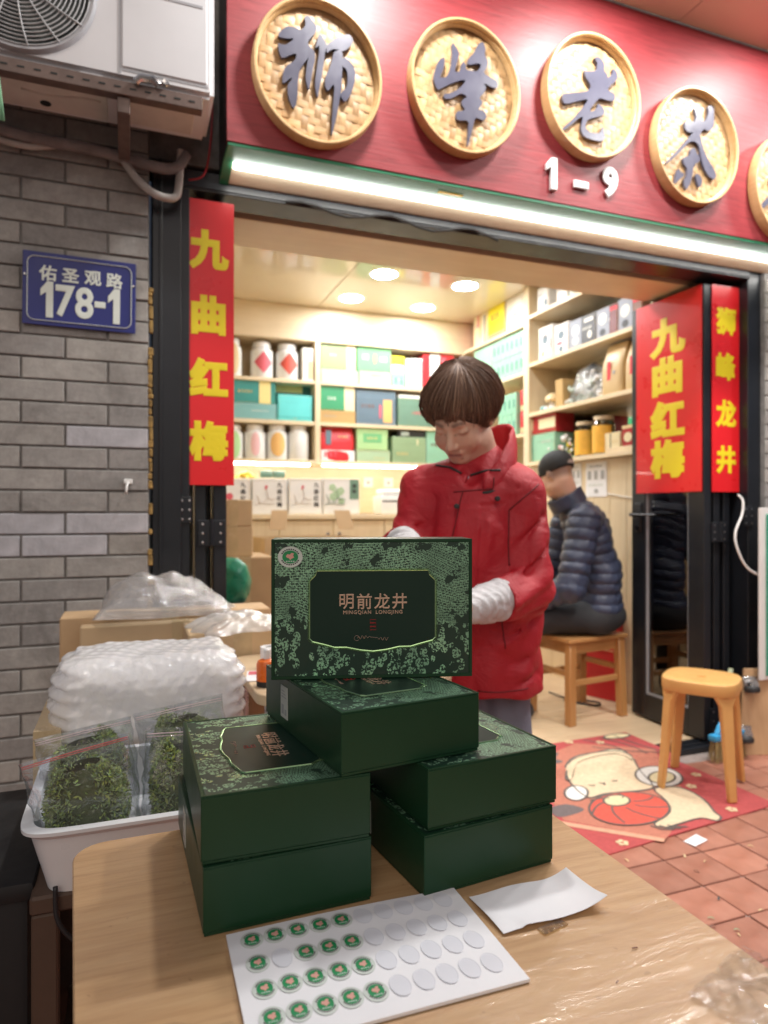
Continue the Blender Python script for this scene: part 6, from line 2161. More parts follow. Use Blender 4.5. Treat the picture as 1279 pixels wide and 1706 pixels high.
# ------------------------------------------------------------------ things by the right door post
bm_ = thing('hand_broom', 'blue topped straw hand broom standing by the door threshold', 'broom', (2.635, 2.43, .008), R(8))
V_ = MB()
MB().box((-.110, -.022, .098), (.110, .022, .128), .010, seg=2).prism([(-.08, .128), (.08, .128), (.055, .165), (.018, .20), (.016, .235), (-.016, .235), (-.018, .20), (-.055, .165)], -.012, .012, bev=.003).build('head', simple('blue_plastic', (.05, .38, .72), .35), bm_, ang=40)
MB().tube([(0, 0, .21), (.045, .01, .42)], .011, 10).build('handle', simple('pale_green_handle', (.55, .66, .45), .4), bm_, ang=40)
bs_ = MB()
for i in range(260):
    x, y = random.uniform(-.105, .105), random.uniform(-.02, .02)
    k_ = 1.12 + random.uniform(-.04, .06)
    bs_.tube([(x, y, .105), (x * k_, y * 1.6 + random.uniform(-.004, .004), .001 + random.uniform(0, .012))], [.0016, .0009], 3, caps=False)
tag(bs_.build('bristles', simple('straw', (.42, .34, .16), .8, var=.3, nscale=50), bm_), kind='stuff')

dl = thing('dolly_board', 'wooden dolly board with black casters leaning upright by the brick wall', 'dolly', (2.86, 2.40, .008), R(-20))
ply = wood('plywood', (.44, .27, .14), (.56, .37, .21), 2, .5)
MB().prism([(-.135, 0), (.30, 0), (.36, .405), (-.075, .405)], .0, .018, bev=.002).build('board', ply, dl, rot=(R(-9), 0, 0))
for x, z in ((-.105, .10), (-.055, .33), (.24, .10), (.29, .33)):
    c_ = MB().box((x - .034, -.012, z - .038), (x + .034, -.0015, z + .038), .003).lathe([(0, -.04), (.022, -.04), (.026, -.012)], 14, (x, 0, z), 'y').build('caster_plate', M_STEEL, dl, ang=40, rot=(R(-9), 0, 0))
    MB().lathe([(0, -.012), (.030, -.014), (.036, -.007), (.036, .007), (.030, .014), (0, .014)], 20, (x - .026, -.062, z - .018), 'z').build('wheel', M_RUBBER, c_, ang=40)
    MB().lathe([(0, -.0165), (.014, -.0165), (.014, .0165), (0, .0165)], 14, (x - .026, -.062, z - .018), 'z').build('hub', M_STEEL, c_, ang=40)
wb = thing('white_panel', 'white panel with a green glass edge leaning against the brick wall', 'panel', (2.842, 2.425, .36))
MB().box((.0, .0, 0), (.40, .012, .83), .002).build('board', M_WHITEPL, wb)
MB().box((.036, -.010, .02), (.046, -.001, .80), .001).build('glass_edge', simple('green_glass_edge', (.03, .32, .20), .15), wb)
hose('white flex dangling from the black door post to the leaning panel', [(2.80, 2.515, 1.255), (2.815, 2.50, 1.225), (2.80, 2.49, 1.16), (2.745, 2.48, 1.07), (2.748, 2.47, .99), (2.80, 2.46, .90), (2.90, 2.45, .85)], .0055, M_WHITEPL, 'cable')

# ------------------------------------------------------------------ people
def skin_material(name):
    m, nt, b = base(name, (.6, .4, .3), .48, sub=.12)
    b.inputs['Subsurface Radius'].default_value = (1, .35, .2)
    at = nd(nt, 'ShaderNodeAttribute', attribute_name='tone')
    n = noise(nt, coords(nt), 55, 4)
    c = mixc(nt, math_(nt, 'MULTIPLY', n, .22), at.outputs['Color'], (.50, .24, .17))
    nt.links.new(c, b.inputs['Base Color'])
    bump(nt, b, noise(nt, coords(nt), 220, 3), .08, .002)
    return m


M_SKIN = skin_material('skin')


def cloth(name, col, rough, wr=0.35, scale=16, sheen=.0, coat=0):
    m, nt, b = base(name, col, rough, coat=coat)
    v = coords(nt)
    n = noise(nt, v, scale, 5, .6, 1.2)
    c = ramp(nt, noise(nt, v, 6, 3), [(.3, tuple(x * .88 for x in col)), (.7, tuple(min(1, x * 1.1) for x in col))])
    nt.links.new(c, b.inputs['Base Color'])
    fine = noise(nt, v, 500, 2)
    h = mixc(nt, .12, n, fine)
    bump(nt, b, h, wr, .012)
    b.inputs['Sheen Weight'].default_value = sheen
    return m


M_REDJ = cloth('red_nylon', (.46, .011, .023), .56, .8, 11, .0)
M_WHITECUFF = cloth('white_oversleeve', (.66, .66, .68), .6, .5, 26)
M_NAVY = cloth('navy_puffer_nylon', (.040, .052, .095), .42, .35, 30)
M_GREYBLUE = cloth('grey_blue_trousers', (.17, .19, .25), .75, .3, 14)
M_DARKPANT = cloth('dark_trousers', (.022, .024, .028), .75, .3, 14)
M_CAP = cloth('black_cap_cloth', (.016, .018, .020), .7, .25, 20)
M_LAV = cloth('lavender_shirt', (.50, .46, .58), .7, .3, 20)
M_SHOE = simple('dark_shoe', (.03, .03, .035), .5)


def rot_np(e):
    return np.array(e.to_matrix() if hasattr(e, 'to_matrix') else e, np.float32)


def head_sdf(q, man=False):
    """canonical head: face towards -y, z up, origin in the middle of the skull"""
    d = sd_ell(q, (0, .012, .03), (.074, .093, .085))
    d = smin(d, sd_ell(q, (0, -.030, -.035), (.060, .062, .085)), .03)
    d = smin(d, sd_ell(q, (0, -.062, -.100), (.028, .024, .021)), .032)
    for s in (-1, 1):
        d = smin(d, sd_ell(q, (s * .037, -.060, -.048), (.026, .022, .026)), .02)
        d = smin(d, sd_ell(q, (s * .050, -.010, -.075), (.018, .034, .026)), .02)
    d = smin(d, sd_cap(q, (-.028, -.080, .012), (.028, -.080, .012), .010), .018)
    for s in (-1, 1):
        d = smax(d, -sd_ell(q, (s * .031, -.101, -.008), (.019, .017, .013)), .012)
        d = smin(d, sd_ell(q, (s * .031, -.076, -.009), (.0165, .0125, .0105)), .005)
        # closed lid crease
        d = d + .0018 * np.exp(-(sd_cap(q, (s * .017, -.090, -.0145), (s * .045, -.084, -.0135), 0) / .0022) ** 2)
    d = smin(d, sd_cap(q, (0, -.086, -.002), (0, -.108, -.043), .0065, .0115), .012)
    for s in (-1, 1):
        d = smin(d, sd_ell(q, (s * .0115, -.098, -.048), (.0075, .009, .007)), .006)
    d = smin(d, sd_cap(q, (-.017, -.0865, -.0725), (.017, -.0865, -.0725), .0055), .007)
    d = smin(d, sd_cap(q, (-.014, -.0855, -.0825), (.014, -.0855, -.0825), .0065), .007)
    d = d + .0028 * np.exp(-(sd_cap(q, (-.020, -.0915, -.0775), (.020, -.0915, -.0775), 0) / .0026) ** 2)
    for s in (-1, 1):
        d = smin(d, sd_ell(q, (s * .077, .010, -.015), (.009, .019, .030)), .008)
    return d


def head_tone(q, n):
    tone = np.tile(np.array([[.76, .50, .37]], np.float32), (n, 1))
    def mix(mask, col):
        nonlocal tone
        tone = tone * (1 - mask[:, None]) + np.array(col, np.float32) * mask[:, None]
    near = np.sqrt((q ** 2).sum(1)) < .16
    f = lambda d, w: np.exp(-(d / w) ** 2) * near
    for s in (-1, 1):
        mix(f(seg_d(q, [(s * .016, -.092, .014), (s * .032, -.090, .020), (s * .050, -.078, .015)]), .0058) * .85, (.06, .04, .035))
        mix(f(seg_d(q, [(s * .016, -.091, -.0145), (s * .032, -.091, -.0165), (s * .047, -.083, -.0135)]), .0040) * .95, (.04, .025, .025))
        mix(f(np.sqrt(((q - np.array([s * .04, -.078, -.045], np.float32)) ** 2).sum(1)), .022) * .35, (.62, .27, .20))
    mix(f(seg_d(q, [(-.017, -.091, -.0775), (.017, -.091, -.0775)]), .0072) * .9, (.46, .14, .12))
    mix(f(seg_d(q, [(-.019, -.092, -.0775), (.019, -.092, -.0775)]), .0026) * .9, (.12, .04, .04))
    mix(f(np.sqrt(((q - np.array([0, -.112, -.046], np.float32)) ** 2).sum(1)), .012) * .3, (.62, .28, .2))
    return tone


def hand_sdf(p, w, d_, side, curl=.5):
    """palm and five bent fingers; w wrist, d_ pointing direction, side = towards the thumb"""
    w, d_, side = (np.asarray(v, np.float32) for v in (w, d_, side))
    d_ = d_ / np.linalg.norm(d_)
    side = side - d_ * (side @ d_)
    side /= np.linalg.norm(side)
    nrm = np.cross(d_, side)
    if nrm[2] > 0:
        nrm = -nrm
    o = sd_cap(p, w - d_ * .03, w + d_ * .02, .024, .026)
    for k in (-1, 0, 1):
        o = smin(o, sd_cap(p, w + d_ * .01 + side * k * .018, w + d_ * .075 + side * k * .022, .016, .013), .012)
    for k, ln_ in ((-1.5, .058), (-.5, .072), (.5, .076), (1.5, .068)):
        a = w + d_ * .080 + side * k * .0185
        b_ = a + d_ * ln_ * .5 * (1 - .3 * curl) + nrm * ln_ * .45 * curl
        c = b_ + d_ * ln_ * .45 * (1 - curl) + nrm * ln_ * .45 * curl
        o = smin(o, np.minimum(sd_cap(p, a, b_, .0095, .0088), sd_cap(p, b_, c, .0088, .0072)), .004)
    a = w + d_ * .025 + side * .028
    b_ = a + d_ * .035 + side * .022 + nrm * .01
    c = b_ + d_ * .032 + nrm * .008
    return smin(o, np.minimum(sd_cap(p, a, b_, .0125, .0105), sd_cap(p, b_, c, .0105, .0085)), .010)


# ---- the woman in the red jacket
WROT = R(-20.6)
woman = thing('person', 'person in a red jacket with white oversleeves, head bowed over the work table', 'person', (.889, 1.696, 0), WROT)
HC = np.array([-.026, -.045, 1.440], np.float32)
HR = rot_np(Euler((0, 0, R(-32))).to_matrix() @ Euler((R(38), 0, 0)).to_matrix() @ Euler((0, R(4), 0)).to_matrix())
NB = (.050, .030, 1.28)
SHL, ELL, CUL = (-.125, .045, 1.235), (-.165, .0, 1.035), (-.185, -.16, 1.085)
SHR, ELR, CUR = (.135, -.02, 1.215), (.150, -.05, .965), (.060, -.165, .945)
HNL, HNR = (-.16, -.31, 1.05), (-.05, -.27, .94)


def w_body(p):
    q = (p - HC) @ HR
    d = head_sdf(q)
    d = smin(d, sd_cap(p, NB, HC + HR @ np.array([0, .035, -.045], np.float32), .056, .050), .03)
    d = smin(d, sd_ell(p, (.03, .03, 1.08), (.15, .085, .2)), .05)
    d = smin(d, sd_ell(p, (.045, .035, .82), (.135, .095, .15)), .06)
    for sh, el, cu, hn in ((SHL, ELL, CUL, HNL), (SHR, ELR, CUR, HNR)):
        d = smin(d, sd_cap(p, sh, el, .042, .036), .02)
        d = smin(d, sd_cap(p, el, cu, .036, .030), .01)
        d = smin(d, sd_cap(p, cu, hn, .030, .025), .01)
    d = smin(d, hand_sdf(p, HNL, (.3, -1, -.6), (.9, .2, 0), .5), .01)
    d = smin(d, hand_sdf(p, HNR, (-.8, -.6, .1), (-.2, .2, .9), .6), .01)
    for x in (-.02, .11):
        d = smin(d, sd_cap(p, (x, .035, .75), (x, .03, .42), .070, .050), .02)
        d = smin(d, sd_cap(p, (x, .03, .42), (x, .035, .06), .046, .032), .01)
    return d


V, Q = surface(w_body, (-.36, -.48, .02), (.34, .22, 1.64), .0034)
q = (V.astype(np.float32) - HC) @ HR
put('body', np_mesh('body', V, Q, M_SKIN, True, head_tone(q, len(V))), woman)

CREASE = [  # (points, half width, depth): folds pressed into (or raised from) the jacket
    ([(.19, -.07, 1.16), (.10, -.12, 1.06), (.03, -.13, 1.00)], .014, .010),
    ([(.20, -.08, 1.08), (.14, -.12, 1.01), (.07, -.13, .97)], .012, .010),
    ([(.21, -.03, 1.12), (.21, -.06, 1.03)], .012, .007),
    ([(.21, -.04, 1.05), (.15, -.125, .985), (.11, -.16, .975)], .010, .010),
    ([(.20, -.06, .96), (.14, -.13, .94), (.10, -.17, .935)], .010, .009),
    ([(.19, -.07, .92), (.13, -.14, .90)], .011, .007),
    ([(.10, -.10, 1.20), (.095, -.115, 1.08), (.085, -.12, .98)], .010, .010),
    ([(-.10, -.06, 1.20), (-.115, -.07, 1.08), (-.12, -.06, .98)], .012, .010),
    ([(-.20, .03, 1.17), (-.15, -.03, 1.13), (-.11, -.06, 1.14)], .010, .009),
    ([(-.22, .02, 1.10), (-.18, -.06, 1.075), (-.14, -.09, 1.09)], .010, .009),
    ([(-.225, -.02, 1.05), (-.19, -.075, 1.03)], .010, .008),
    ([(.0, -.12, 1.17), (-.02, -.125, 1.05), (-.015, -.12, .92), (.0, -.115, .80)], .008, .006),
    ([(.06, -.12, 1.10), (.075, -.125, 1.00), (.085, -.12, .90)], .014, .007),
    ([(-.06, -.12, 1.12), (-.07, -.11, 1.0), (-.05, -.11, .88)], .014, .007),
    ([(.16, -.05, .88), (.10, -.11, .84), (.05, -.12, .85)], .012, .008),
    ([(.20, .0, .80), (.13, -.09, .77), (.07, -.12, .79)], .012, .008),
    ([(.19, -.03, .73), (.12, -.10, .71)], .010, .007),
    ([(.12, -.09, 1.235), (.175, -.055, 1.185), (.20, .0, 1.15)], .006, .005),
]
RIDGE = [([(.20, -.06, 1.12), (.15, -.12, 1.035), (.09, -.14, 1.0)], .013, .008), ([(.20, -.07, 1.02), (.14, -.14, .965)], .012, .008),
         ([(.04, -.12, 1.14), (.035, -.13, 1.02)], .016, .006), ([(-.20, -.0, 1.13), (-.15, -.07, 1.11)], .012, .007), ([(.15, -.09, .86), (.08, -.13, .82)], .016, .006)]


def w_jacket(p):
    x, y, z = p[:, 0], p[:, 1], p[:, 2]
    ch = sd_ell(p, (.025, .025, 1.10), (.185, .135, .235))
    fl = 1.0 + .16 * np.clip(1.0 - z, 0, .4)
    k = np.sqrt(((x - .045) / (.160 * fl)) ** 2 + ((y - .03) / (.138 * fl)) ** 2)
    lo = (k - 1) * .135
    lo = smax(lo, z - 1.12, .03)
    d = smin(ch, lo, .05)
    d = smin(d, sd_cap(p, (-.105, .045, 1.245), (.125, -.005, 1.235), .066), .05)
    d = smin(d, sd_cap(p, NB, (.045, .025, 1.31), .080, .062), .04)
    sl = np.minimum(smin(sd_cap(p, SHL, ELL, .072, .064), sd_cap(p, ELL, CUL, .064, .055), .02), 9)
    sr = smin(sd_cap(p, SHR, ELR, .076, .072), sd_cap(p, ELR, CUR, .070, .056), .02)
    # bunching of the sleeves
    sl = sl + .004 * np.sin(z * 95 + y * 70) * np.exp(-((z - 1.06) / .07) ** 2)
    sr = sr + .0045 * np.sin(z * 85 - y * 75 + x * 30) * np.exp(-((z - .97) / .09) ** 2)
    d = smin(d, smin(sl, sr, .01), .022)
    for pts_, w, dep in CREASE:
        d = d + 1.9 * dep * np.exp(-np.abs(seg_d(p, pts_) / (w * .85)))
    for pts_, w, dep in RIDGE:
        d = d - 1.7 * dep * np.exp(-np.abs(seg_d(p, pts_) / (w * .9)))
    vf = np.sin((x - .25 * z) * 62 + 2.0 * np.sin(z * 11) + 1.4 * np.sin(y * 17)) * np.clip((1.2 - z) * 4, 0, 1)
    d = d + .0030 * vf + wob(p, 20, 31, .004) + wob(p, 60, 33, .0012)
    rg1 = 1 - np.abs(wob(p * np.array([1, 1, .6], np.float32), 30, 37))
    rg2 = 1 - np.abs(wob(p * np.array([.8, .8, 1.2], np.float32), 46, 39))
    d = d + .0030 * np.clip(rg1, 0, 1) ** 5 + .0012 * np.clip(rg2, 0, 1) ** 5
    # storm flap down the front and the yoke seam
    flap = np.clip(1 - np.abs(x + .012 + .05 * (1.2 - z)) / .034, 0, 1)
    d = d - .005 * np.clip(flap * 6, 0, 1) * (y < .0) * (z < 1.19)
    d = d + .004 * np.exp(-((z - 1.19 - .06 * (x - .05)) / .004) ** 2) * (np.abs(x - .01) < .075) * (y < 0)
    d = smax(d, .672 + .006 * np.sin(x * 30) - z, .008)
    # neck opening in front, cuffs cut square
    d = smax(d, -sd_ell(p, (-.005, -.095, 1.285), (.040, .055, .050)), .008)
    d = smax(d, -(sd_cap(p, (-.186, -.195, 1.09), (-.19, -.36, 1.06), .062)), .004)
    d = smax(d, -(sd_cap(p, (.028, -.20, .944), (-.12, -.33, .94), .062)), .004)
    return d


V, Q = surface(w_jacket, (-.30, -.32, .64), (.30, .24, 1.40), .0046)
jk = put('jacket', np_mesh('jacket', V, Q, M_REDJ), woman)


def collar():
    m = MB()
    n = 40
    f = R(-112)
    def ring(i, s):
        a = f + R(16) + (2 * math.pi - R(32)) * i / n
        c = (1 - math.cos(a - f)) / 2          # 0 front .. 1 back
        right = max(0, math.cos(a - R(10)))
        zt = 1.268 + .125 * c ** .8 + .045 * right
        zb = 1.215 + .075 * c + .01 * right
        r0 = .094 - .010 * c
        r1 = .074 + .004 * math.sin(3 * a) + .010 * right
        r = r0 + (r1 - r0) * s + .010 * math.sin(math.pi * s)
        wv = .003 * math.sin(i * 1.7) * s
        cx, cy = .048 - .012 * (1 - c), .022 - .018 * (1 - c)
        return (cx + (r + wv) * math.cos(a), cy + (r + wv) * math.sin(a), zb + (zt - zb) * s)
    m.sheet(n, 10, lambda u, v: ring(u * n, v))
    o = m.build('collar', M_REDJ, woman, True)
    sd = o.modifiers.new('thickness', 'SOLIDIFY')
    sd.thickness = .007
    z = MB()
    z.tube([ring(i, .06) for i in np.linspace(0, 6, 12)], .0052, 6)
    z.build('zip', M_BLACKINK, o, True)
    z = MB()
    z.tube([ring(i, .06) for i in np.linspace(n - 6, n, 12)], .0052, 6)
    z.build('zip', M_BLACKINK, o, True)


collar()
for c in ((-.045, -.118, 1.185), (.062, -.121, 1.205)):
    MB().lathe([(0, -.004), (.006, -.003), (.007, 0), (.007, .01)], 12, c, 'y').build('snap_button', M_BLACKINK, jk, ang=40)
from mathutils.bvhtree import BVHTree
_cv = [v.co.copy() for v in jk.data.vertices]
_cf = [tuple(p_.vertices) for p_ in jk.data.polygons]
_co = [c for c in woman.children if c.name.startswith('collar')][0]
_n0 = len(_cv)
_cv += [v.co.copy() for v in _co.data.vertices]
_cf += [tuple(i + _n0 for i in p_.vertices) for p_ in _co.data.polygons]
JB = BVHTree.FromPolygons(_cv, _cf)
M_SEAM = simple('dark_red_seam', (.16, .006, .010), .7)


def seam(pts_, r_, mat, name):
    # lay a stitched line on the front of the jacket along (x, z) points
    out = []
    for (xa, za), (xb, zb) in zip(pts_[:-1], pts_[1:]):
        for k in range(8):
            t = k / 8
            h = JB.ray_cast(Vector((xa + (xb - xa) * t, -1, za + (zb - za) * t)), Vector((0, 1, 0)))
            if h[0] is not None:
                out.append(h[0] + Vector((0, -.0008, 0)))
    if len(out) > 2:
        MB().tube(out, r_, 6).build(name, mat, jk, True)


seam([(-.025, 1.225), (-.035, 1.19), (-.058, 1.09), (-.066, .92), (-.06, .70)], .0018, M_SEAM, 'seam')
seam([(.058, 1.262), (.055, 1.232), (-.064, 1.222)], .0020, M_SEAM, 'seam')
seam([(.097, 1.175), (.134, 1.208), (.185, 1.25)], .0020, M_SEAM, 'seam')
seam([(.097, 1.175), (.092, 1.09), (.095, 1.02)], .0022, M_SEAM, 'seam')
seam([(.02, .90), (.075, .885), (.085, .80)], .0018, M_SEAM, 'seam')
seam([(.01, .70), (.08, .695), (.16, .70)], .0018, M_SEAM, 'seam')
seam([(-.090, 1.300), (-.055, 1.292), (-.022, 1.272)], .0036, M_BLACKINK, 'zip')
seam([(.000, 1.270), (.040, 1.282), (.082, 1.282)], .0036, M_BLACKINK, 'zip')
MB().sheet(10, 10, lambda u, v: (-.05 + .11 * u, -.075 + .05 * v + .03 * abs(u - .4), 1.20 + .11 * v)).build('shirt', M_LAV, woman, True)


def sleeve(a, b_, ra, rb, seed):
    def f(p):
        d = sd_cap(p, a, b_, ra, rb)
        return d + wob(p, 46, seed, .004) + wob(p, 90, seed + 3, .002) + .003 * np.abs(np.sin((p @ np.array([50, 120, 40], np.float32)))) + .004 * np.clip(1 - np.abs(wob(p, 70, seed + 7)), 0, 1) ** 4
    lo = np.minimum(a, b_) - .09
    hi = np.maximum(a, b_) + .09
    V, Q = surface(f, lo, hi, .0045)
    put('oversleeve', np_mesh('oversleeve', V, Q, M_WHITECUFF), woman)


sleeve(np.array([-.186, -.165, 1.088]), np.array([-.165, -.285, 1.055]), .050, .040, 51)
sleeve(np.array([.055, -.168, .945]), np.array([-.030, -.250, .94]), .056, .042, 61)


def w_trousers(p):
    d = np.full(len(p), 9., np.float32)
    for x in (-.025, .115):
        d = smin(d, smin(sd_cap(p, (x * .8 + .01, .035, .72), (x, .03, .42), .080, .075), sd_cap(p, (x, .03, .42), (x, .035, .085), .075, .066), .03), .02)
    d = d + wob(p, 40, 71, .004) + .003 * np.sin(p[:, 0] * 90 + 3 * np.sin(p[:, 2] * 9))
    return smax(d, .055 - p[:, 2], .005)


V, Q = surface(w_trousers, (-.16, -.12, .03), (.25, .19, .86), .007)
put('trousers', np_mesh('trousers', V, Q, M_GREYBLUE), woman)
for x in (-.025, .115):
    V, Q = surface(lambda p: smax(smin(sd_ell(p, (x, -.03, .04), (.045, .125, .045)), sd_ell(p, (x, .03, .06), (.045, .06, .05)), .03), .008 - p[:, 2], .004), (x - .08, -.2, -.03), (x + .08, .14, .14), .008)
    put('shoe', np_mesh('shoe', V, Q, M_SHOE), woman)


def hair_material():
    m, nt, b = base('streaked_brown_hair', (.10, .055, .035), .52, spec=.4)
    g_ = nd(nt, 'ShaderNodeNewGeometry')
    c = ramp(nt, g_.outputs['Random Per Island'], [(0, (.13, .075, .052)), (.5, (.21, .125, .085)), (.85, (.29, .18, .12)), (1, (.38, .25, .175))])
    nt.links.new(c, b.inputs['Base Color'])
    b.inputs['Anisotropic'].default_value = .6
    return m


M_HAIR = hair_material()
M_HAIRBASE = simple('hair_underlayer', (.08, .05, .036), .8, var=.3, nscale=60, bmp=.4)


def hair_end(a):
    """how far down the hair hangs, by direction round the head (canonical; -y is the face)"""
    front = max(0, -math.sin(a))
    back = max(0, math.sin(a))
    side = abs(math.cos(a))
    return (.024 + .010 * math.sin(a * 6 + .7) + .006 * math.sin(a * 17)) * front ** 2 + (-.058) * side ** 2 + (-.088) * back ** 2 - .012 * front * side


hair = MB()
rh = random.Random(5)
HM = Matrix([list(map(float, r_)) for r_ in HR])
def to_local(v):
    return Vector([float(x) for x in HC]) + HM @ Vector(v)
def hair_pt(a, s, lift):
    """s 0 crown .. 1 tip"""
    ze = hair_end(a)
    zc = .135
    top = math.asin(1.0)
    ph = math.pi / 2 * (1 - s) + math.asin(max(-1, min(1, (ze - .032) / .104))) * s
    rr_ = math.cos(ph) * (1 - .13 * max(0, (s - .62) / .38) ** 1.5)
    return ((.088 + lift) * rr_ * math.cos(a), .014 + (.104 + lift) * rr_ * math.sin(a), .032 + (.104 + lift) * math.sin(ph))
for k in range(2600):
    a = rh.uniform(0, 2 * math.pi)
    part = .55
    swirl = rh.uniform(-.16, .16) + .95 * math.sin(a + .3)
    lift = rh.uniform(.000, .016) * rh.random() ** .5 + .006 * math.sin(a * 5 + 1)
    s0 = rh.uniform(.0, .45)
    wv1, wv2 = rh.uniform(2, 7), rh.uniform(0, 6)
    if k % 14 == 0:
        lift += rh.uniform(.004, .012)
    s1 = rh.uniform(.80, 1.10) + .10 * math.sin(a * 7 + 2) * rh.random()
    pts_ = []
    n = 9
    for i in range(n):
        s = s0 + (s1 - s0) * i / (n - 1)
        p = hair_pt(a + swirl * s * .8, s, lift * min(1, s * 1.6) * (1 - .3 * s) + .004 * math.sin(3.1 * s))
        cv = .006 * math.sin(s * wv1 + wv2) * s
        fo = .010 * max(0, s - .9) * 10 * rh.random() * (1 if math.cos(a) > .2 else 0)
        pts_.append(to_local((p[0] + .009 * (1 - s) + cv + fo * .4, p[1] + .015 * (1 - s) + cv * .6, p[2] - .004 * abs(cv) * 100 * .2)))
    w0 = rh.uniform(.0009, .0021)
    hair.tube(pts_, [w0 * .7] + [w0] * 5 + [w0 * .8, w0 * .55, w0 * .15], 5, flat=.5, caps=False)
hr = hair.build('hair', M_HAIR, woman, True)


def hair_base(p):
    q = (p - HC) @ HR
    d = sd_ell(q, (0, .014, .034), (.086, .104, .101))
    cut = sd_ell(q, (0, -.115, -.060), (.090, .090, .095))
    d = smax(d, -cut, .012)
    d = smax(d, -(q[:, 2] + .052 + .30 * np.minimum(q[:, 1], .12) * 1.0), .012)
    return d


V, Q = surface(hair_base, HC - .16, HC + .17, .005)
put('hair_underlayer', np_mesh('hair_underlayer', V, Q, M_HAIRBASE), hr)

# ---- the man in the navy jacket
man = thing('person', 'person in a navy puffer jacket and black cap seated on the wooden stool', 'person', (2.42, 3.15, 0), WROT)
MHC = np.array([-.190, .03, 1.385], np.float32)
MHR = rot_np(Euler((0, 0, R(-142))).to_matrix() @ Euler((R(20), 0, 0)).to_matrix())
MS = {'sh': (-.075, -.125, 1.125), 'el': (-.165, -.185, .765), 'wr': (-.335, -.10, .69)}
MF = {'sh': (-.075, .215, 1.125), 'el': (-.175, .26, .765), 'wr': (-.335, .16, .69)}
LEGS = (-.055, .16)


def m_body(p):
    q = (p - MHC) @ MHR
    d = head_sdf(q, True)
    d = smin(d, sd_cap(p, (-.09, .045, 1.17), MHC + MHR @ np.array([0, .03, -.05], np.float32), .062, .058), .03)
    d = smin(d, sd_ell(p, (.0, .05, .98), (.10, .15, .22)), .05)
    d = smin(d, sd_ell(p, (.05, .05, .65), (.11, .15, .13)), .08)
    for a in (MS, MF):
        d = smin(d, sd_cap(p, a['sh'], a['el'], .046, .04), .02)
        d = smin(d, sd_cap(p, a['el'], a['wr'], .04, .03), .01)
    d = smin(d, hand_sdf(p, MS['wr'], (-1, .2, -.3), (.2, .9, .2), .5), .01)
    d = smin(d, hand_sdf(p, MF['wr'], (-1, -.2, -.3), (.2, -.9, .2), .5), .01)
    for y in LEGS:
        d = smin(d, sd_cap(p, (.03, y, .585), (-.42, y * 1.1, .56), .07, .055), .03)
        d = smin(d, sd_cap(p, (-.42, y * 1.1, .56), (-.40, y * 1.1, .10), .05, .035), .01)
    return d


V, Q = surface(m_body, (-.56, -.34, .05), (.26, .42, 1.56), .007)
q = (V.astype(np.float32) - MHC) @ MHR
tone = head_tone(q, len(V)) * .92
stub = np.clip((q[:, 2] + .055) / .03, 0, 1) * np.clip((q[:, 1] + .02) / .03, 0, 1) * (np.sqrt((q ** 2).sum(1)) < .15)
tone = tone * (1 - .62 * stub[:, None])
put('body', np_mesh('body', V, Q, M_SKIN, True, tone), man)


def puff(s):
    return np.sqrt(np.abs(np.sin(np.pi * s)) + 1e-4)


def m_jacket(p):
    x, y, z = p[:, 0], p[:, 1], p[:, 2]
    d = sd_ell(p, (.040, .05, .63), (.130, .190, .120))
    d = smin(d, sd_ell(p, (.045, .05, .80), (.122, .185, .20)), .06)
    d = smin(d, sd_ell(p, (-.005, .05, 1.02), (.118, .185, .18)), .06)
    d = smin(d, sd_cap(p, (-.055, -.08, 1.145), (-.055, .18, 1.145), .068), .06)
    d = smin(d, sd_cap(p, (-.075, .045, 1.16), (-.10, .045, 1.20), .085, .07), .04)
    tilt = .55 * np.clip((z - .85) / .22, 0, 1)
    d = d - .010 * puff((z - tilt * (x - .05) + .006 * np.sin(y * 40)) / .056)
    d = smax(d, .535 + .25 * np.clip(-x, 0, .2) - z, .02)
    for a in (MS, MF):
        sh, el, wr_ = (np.array(a[k], np.float32) for k in ('sh', 'el', 'wr'))
        up = sd_cap(p, sh, el, .080, .070)
        t1 = ((p - sh) @ (el - sh)) / np.linalg.norm(el - sh)
        up = up - .012 * puff((t1 + .10 * (x + .1)) / .060)
        lo = sd_cap(p, el, wr_, .070, .052)
        t2 = ((p - el) @ (wr_ - el)) / np.linalg.norm(wr_ - el)
        lo = lo - .010 * puff(t2 / .058)
        d = smin(d, smin(up, lo, .015), .008)
    # collar
    q = (p - np.array([-.125, .04, 1.235], np.float32)) @ rot_np(Euler((0, R(-28), 0)))
    rr_ = np.sqrt(q[:, 0] ** 2 + q[:, 1] ** 2)
    col_ = np.maximum(np.abs(rr_ - .088) - .016, np.abs(q[:, 2]) - .040)
    d = smin(d, col_, .015)
    d = d + wob(p, 45, 91, .0035) + wob(p, 110, 93, .0016)
    return d


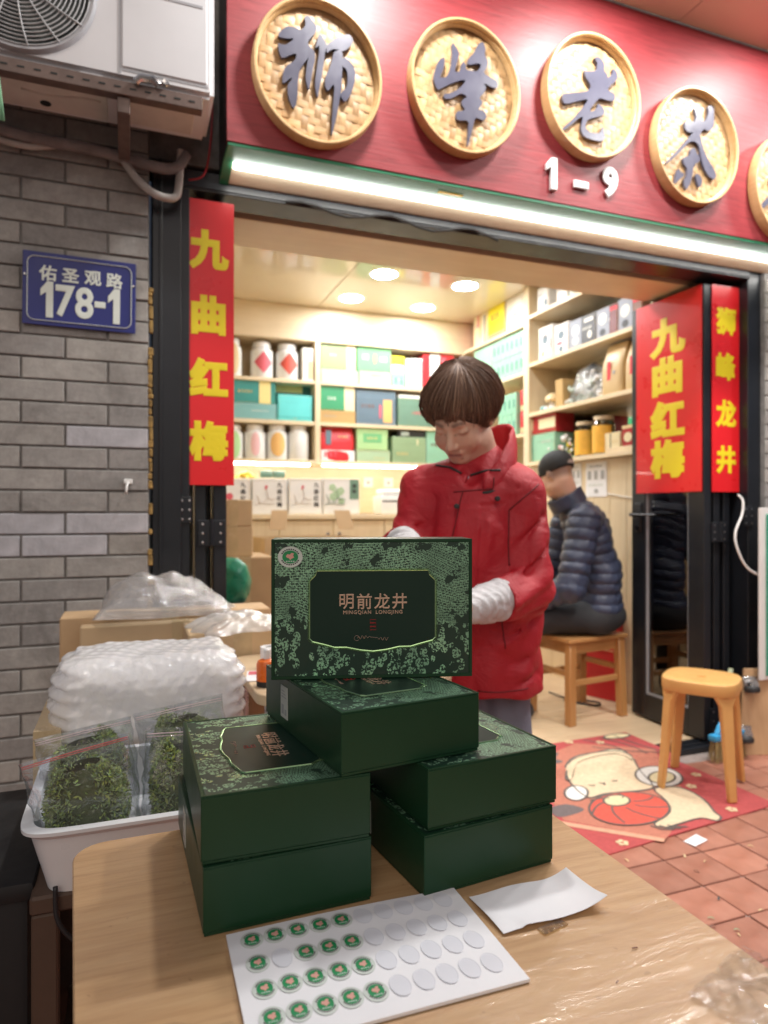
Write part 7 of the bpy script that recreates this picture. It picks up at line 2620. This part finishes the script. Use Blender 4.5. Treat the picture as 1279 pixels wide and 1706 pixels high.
V, Q = surface(m_jacket, (-.45, -.34, .50), (.26, .42, 1.36), .0062)
put('jacket', np_mesh('jacket', V, Q, M_NAVY), man)


def m_trousers(p):
    d = sd_ell(p, (.05, .05, .60), (.15, .185, .112))
    for y in LEGS:
        d = smin(d, sd_cap(p, (.03, y, .590), (-.42, y * 1.1, .575), .092, .080), .05)
        d = smin(d, sd_cap(p, (-.42, y * 1.1, .57), (-.40, y * 1.1, .14), .078, .066), .03)
    d = d + wob(p, 35, 97, .004)
    d = smax(d, .4955 - p[:, 2] - 9 * np.clip(-p[:, 0] - .30, 0, 1), .01)
    return smax(d, .11 - p[:, 2], .005)


V, Q = surface(m_trousers, (-.56, -.22, .08), (.26, .36, .76), .0085)
put('trousers', np_mesh('trousers', V, Q, M_DARKPANT), man)
for y in LEGS:
    y *= 1.1
    V, Q = surface(lambda p: smax(smin(sd_ell(p, (-.46, y, .07), (.125, .045, .045)), sd_ell(p, (-.40, y, .09), (.06, .045, .06)), .03), .0315 - p[:, 2], .004), (-.62, y - .08, 0), (-.30, y + .08, .19), .009)
    put('shoe', np_mesh('shoe', V, Q, M_SHOE), man)


def cap_sdf(p):
    q = (p - MHC) @ MHR
    d = sd_ell(q, (0, .014, .036), (.086, .106, .094))
    d = smax(d, -(q[:, 2] + .004 - .10 * q[:, 1]), .008)
    br_ = sd_ell(q, (0, -.125, .012), (.078, .085, .010))
    d = smin(d, br_, .012)
    return d + wob(p, 50, 5, .002)


V, Q = surface(cap_sdf, MHC - .26, MHC + .22, .0055)
cp_ = put('cap', np_mesh('cap', V, Q, M_CAP), man)
# strap opening at the back of the cap
ms = MB()
MHM = Matrix([list(map(float, r_)) for r_ in MHR])
ms.sheet(10, 4, lambda u, v: Vector([float(x) for x in MHC]) + MHM @ Vector((.032 * (2 * u - 1), .014 + .109 * math.sqrt(1 - ((2 * u - 1) * .032 / .088) ** 2), .014 + (.024 * math.sqrt(max(0, 1 - (2 * u - 1) ** 2))) * v)))
ms.build('strap_opening', simple('grey_hair_gap', (.30, .25, .23), .7), cp_, True)
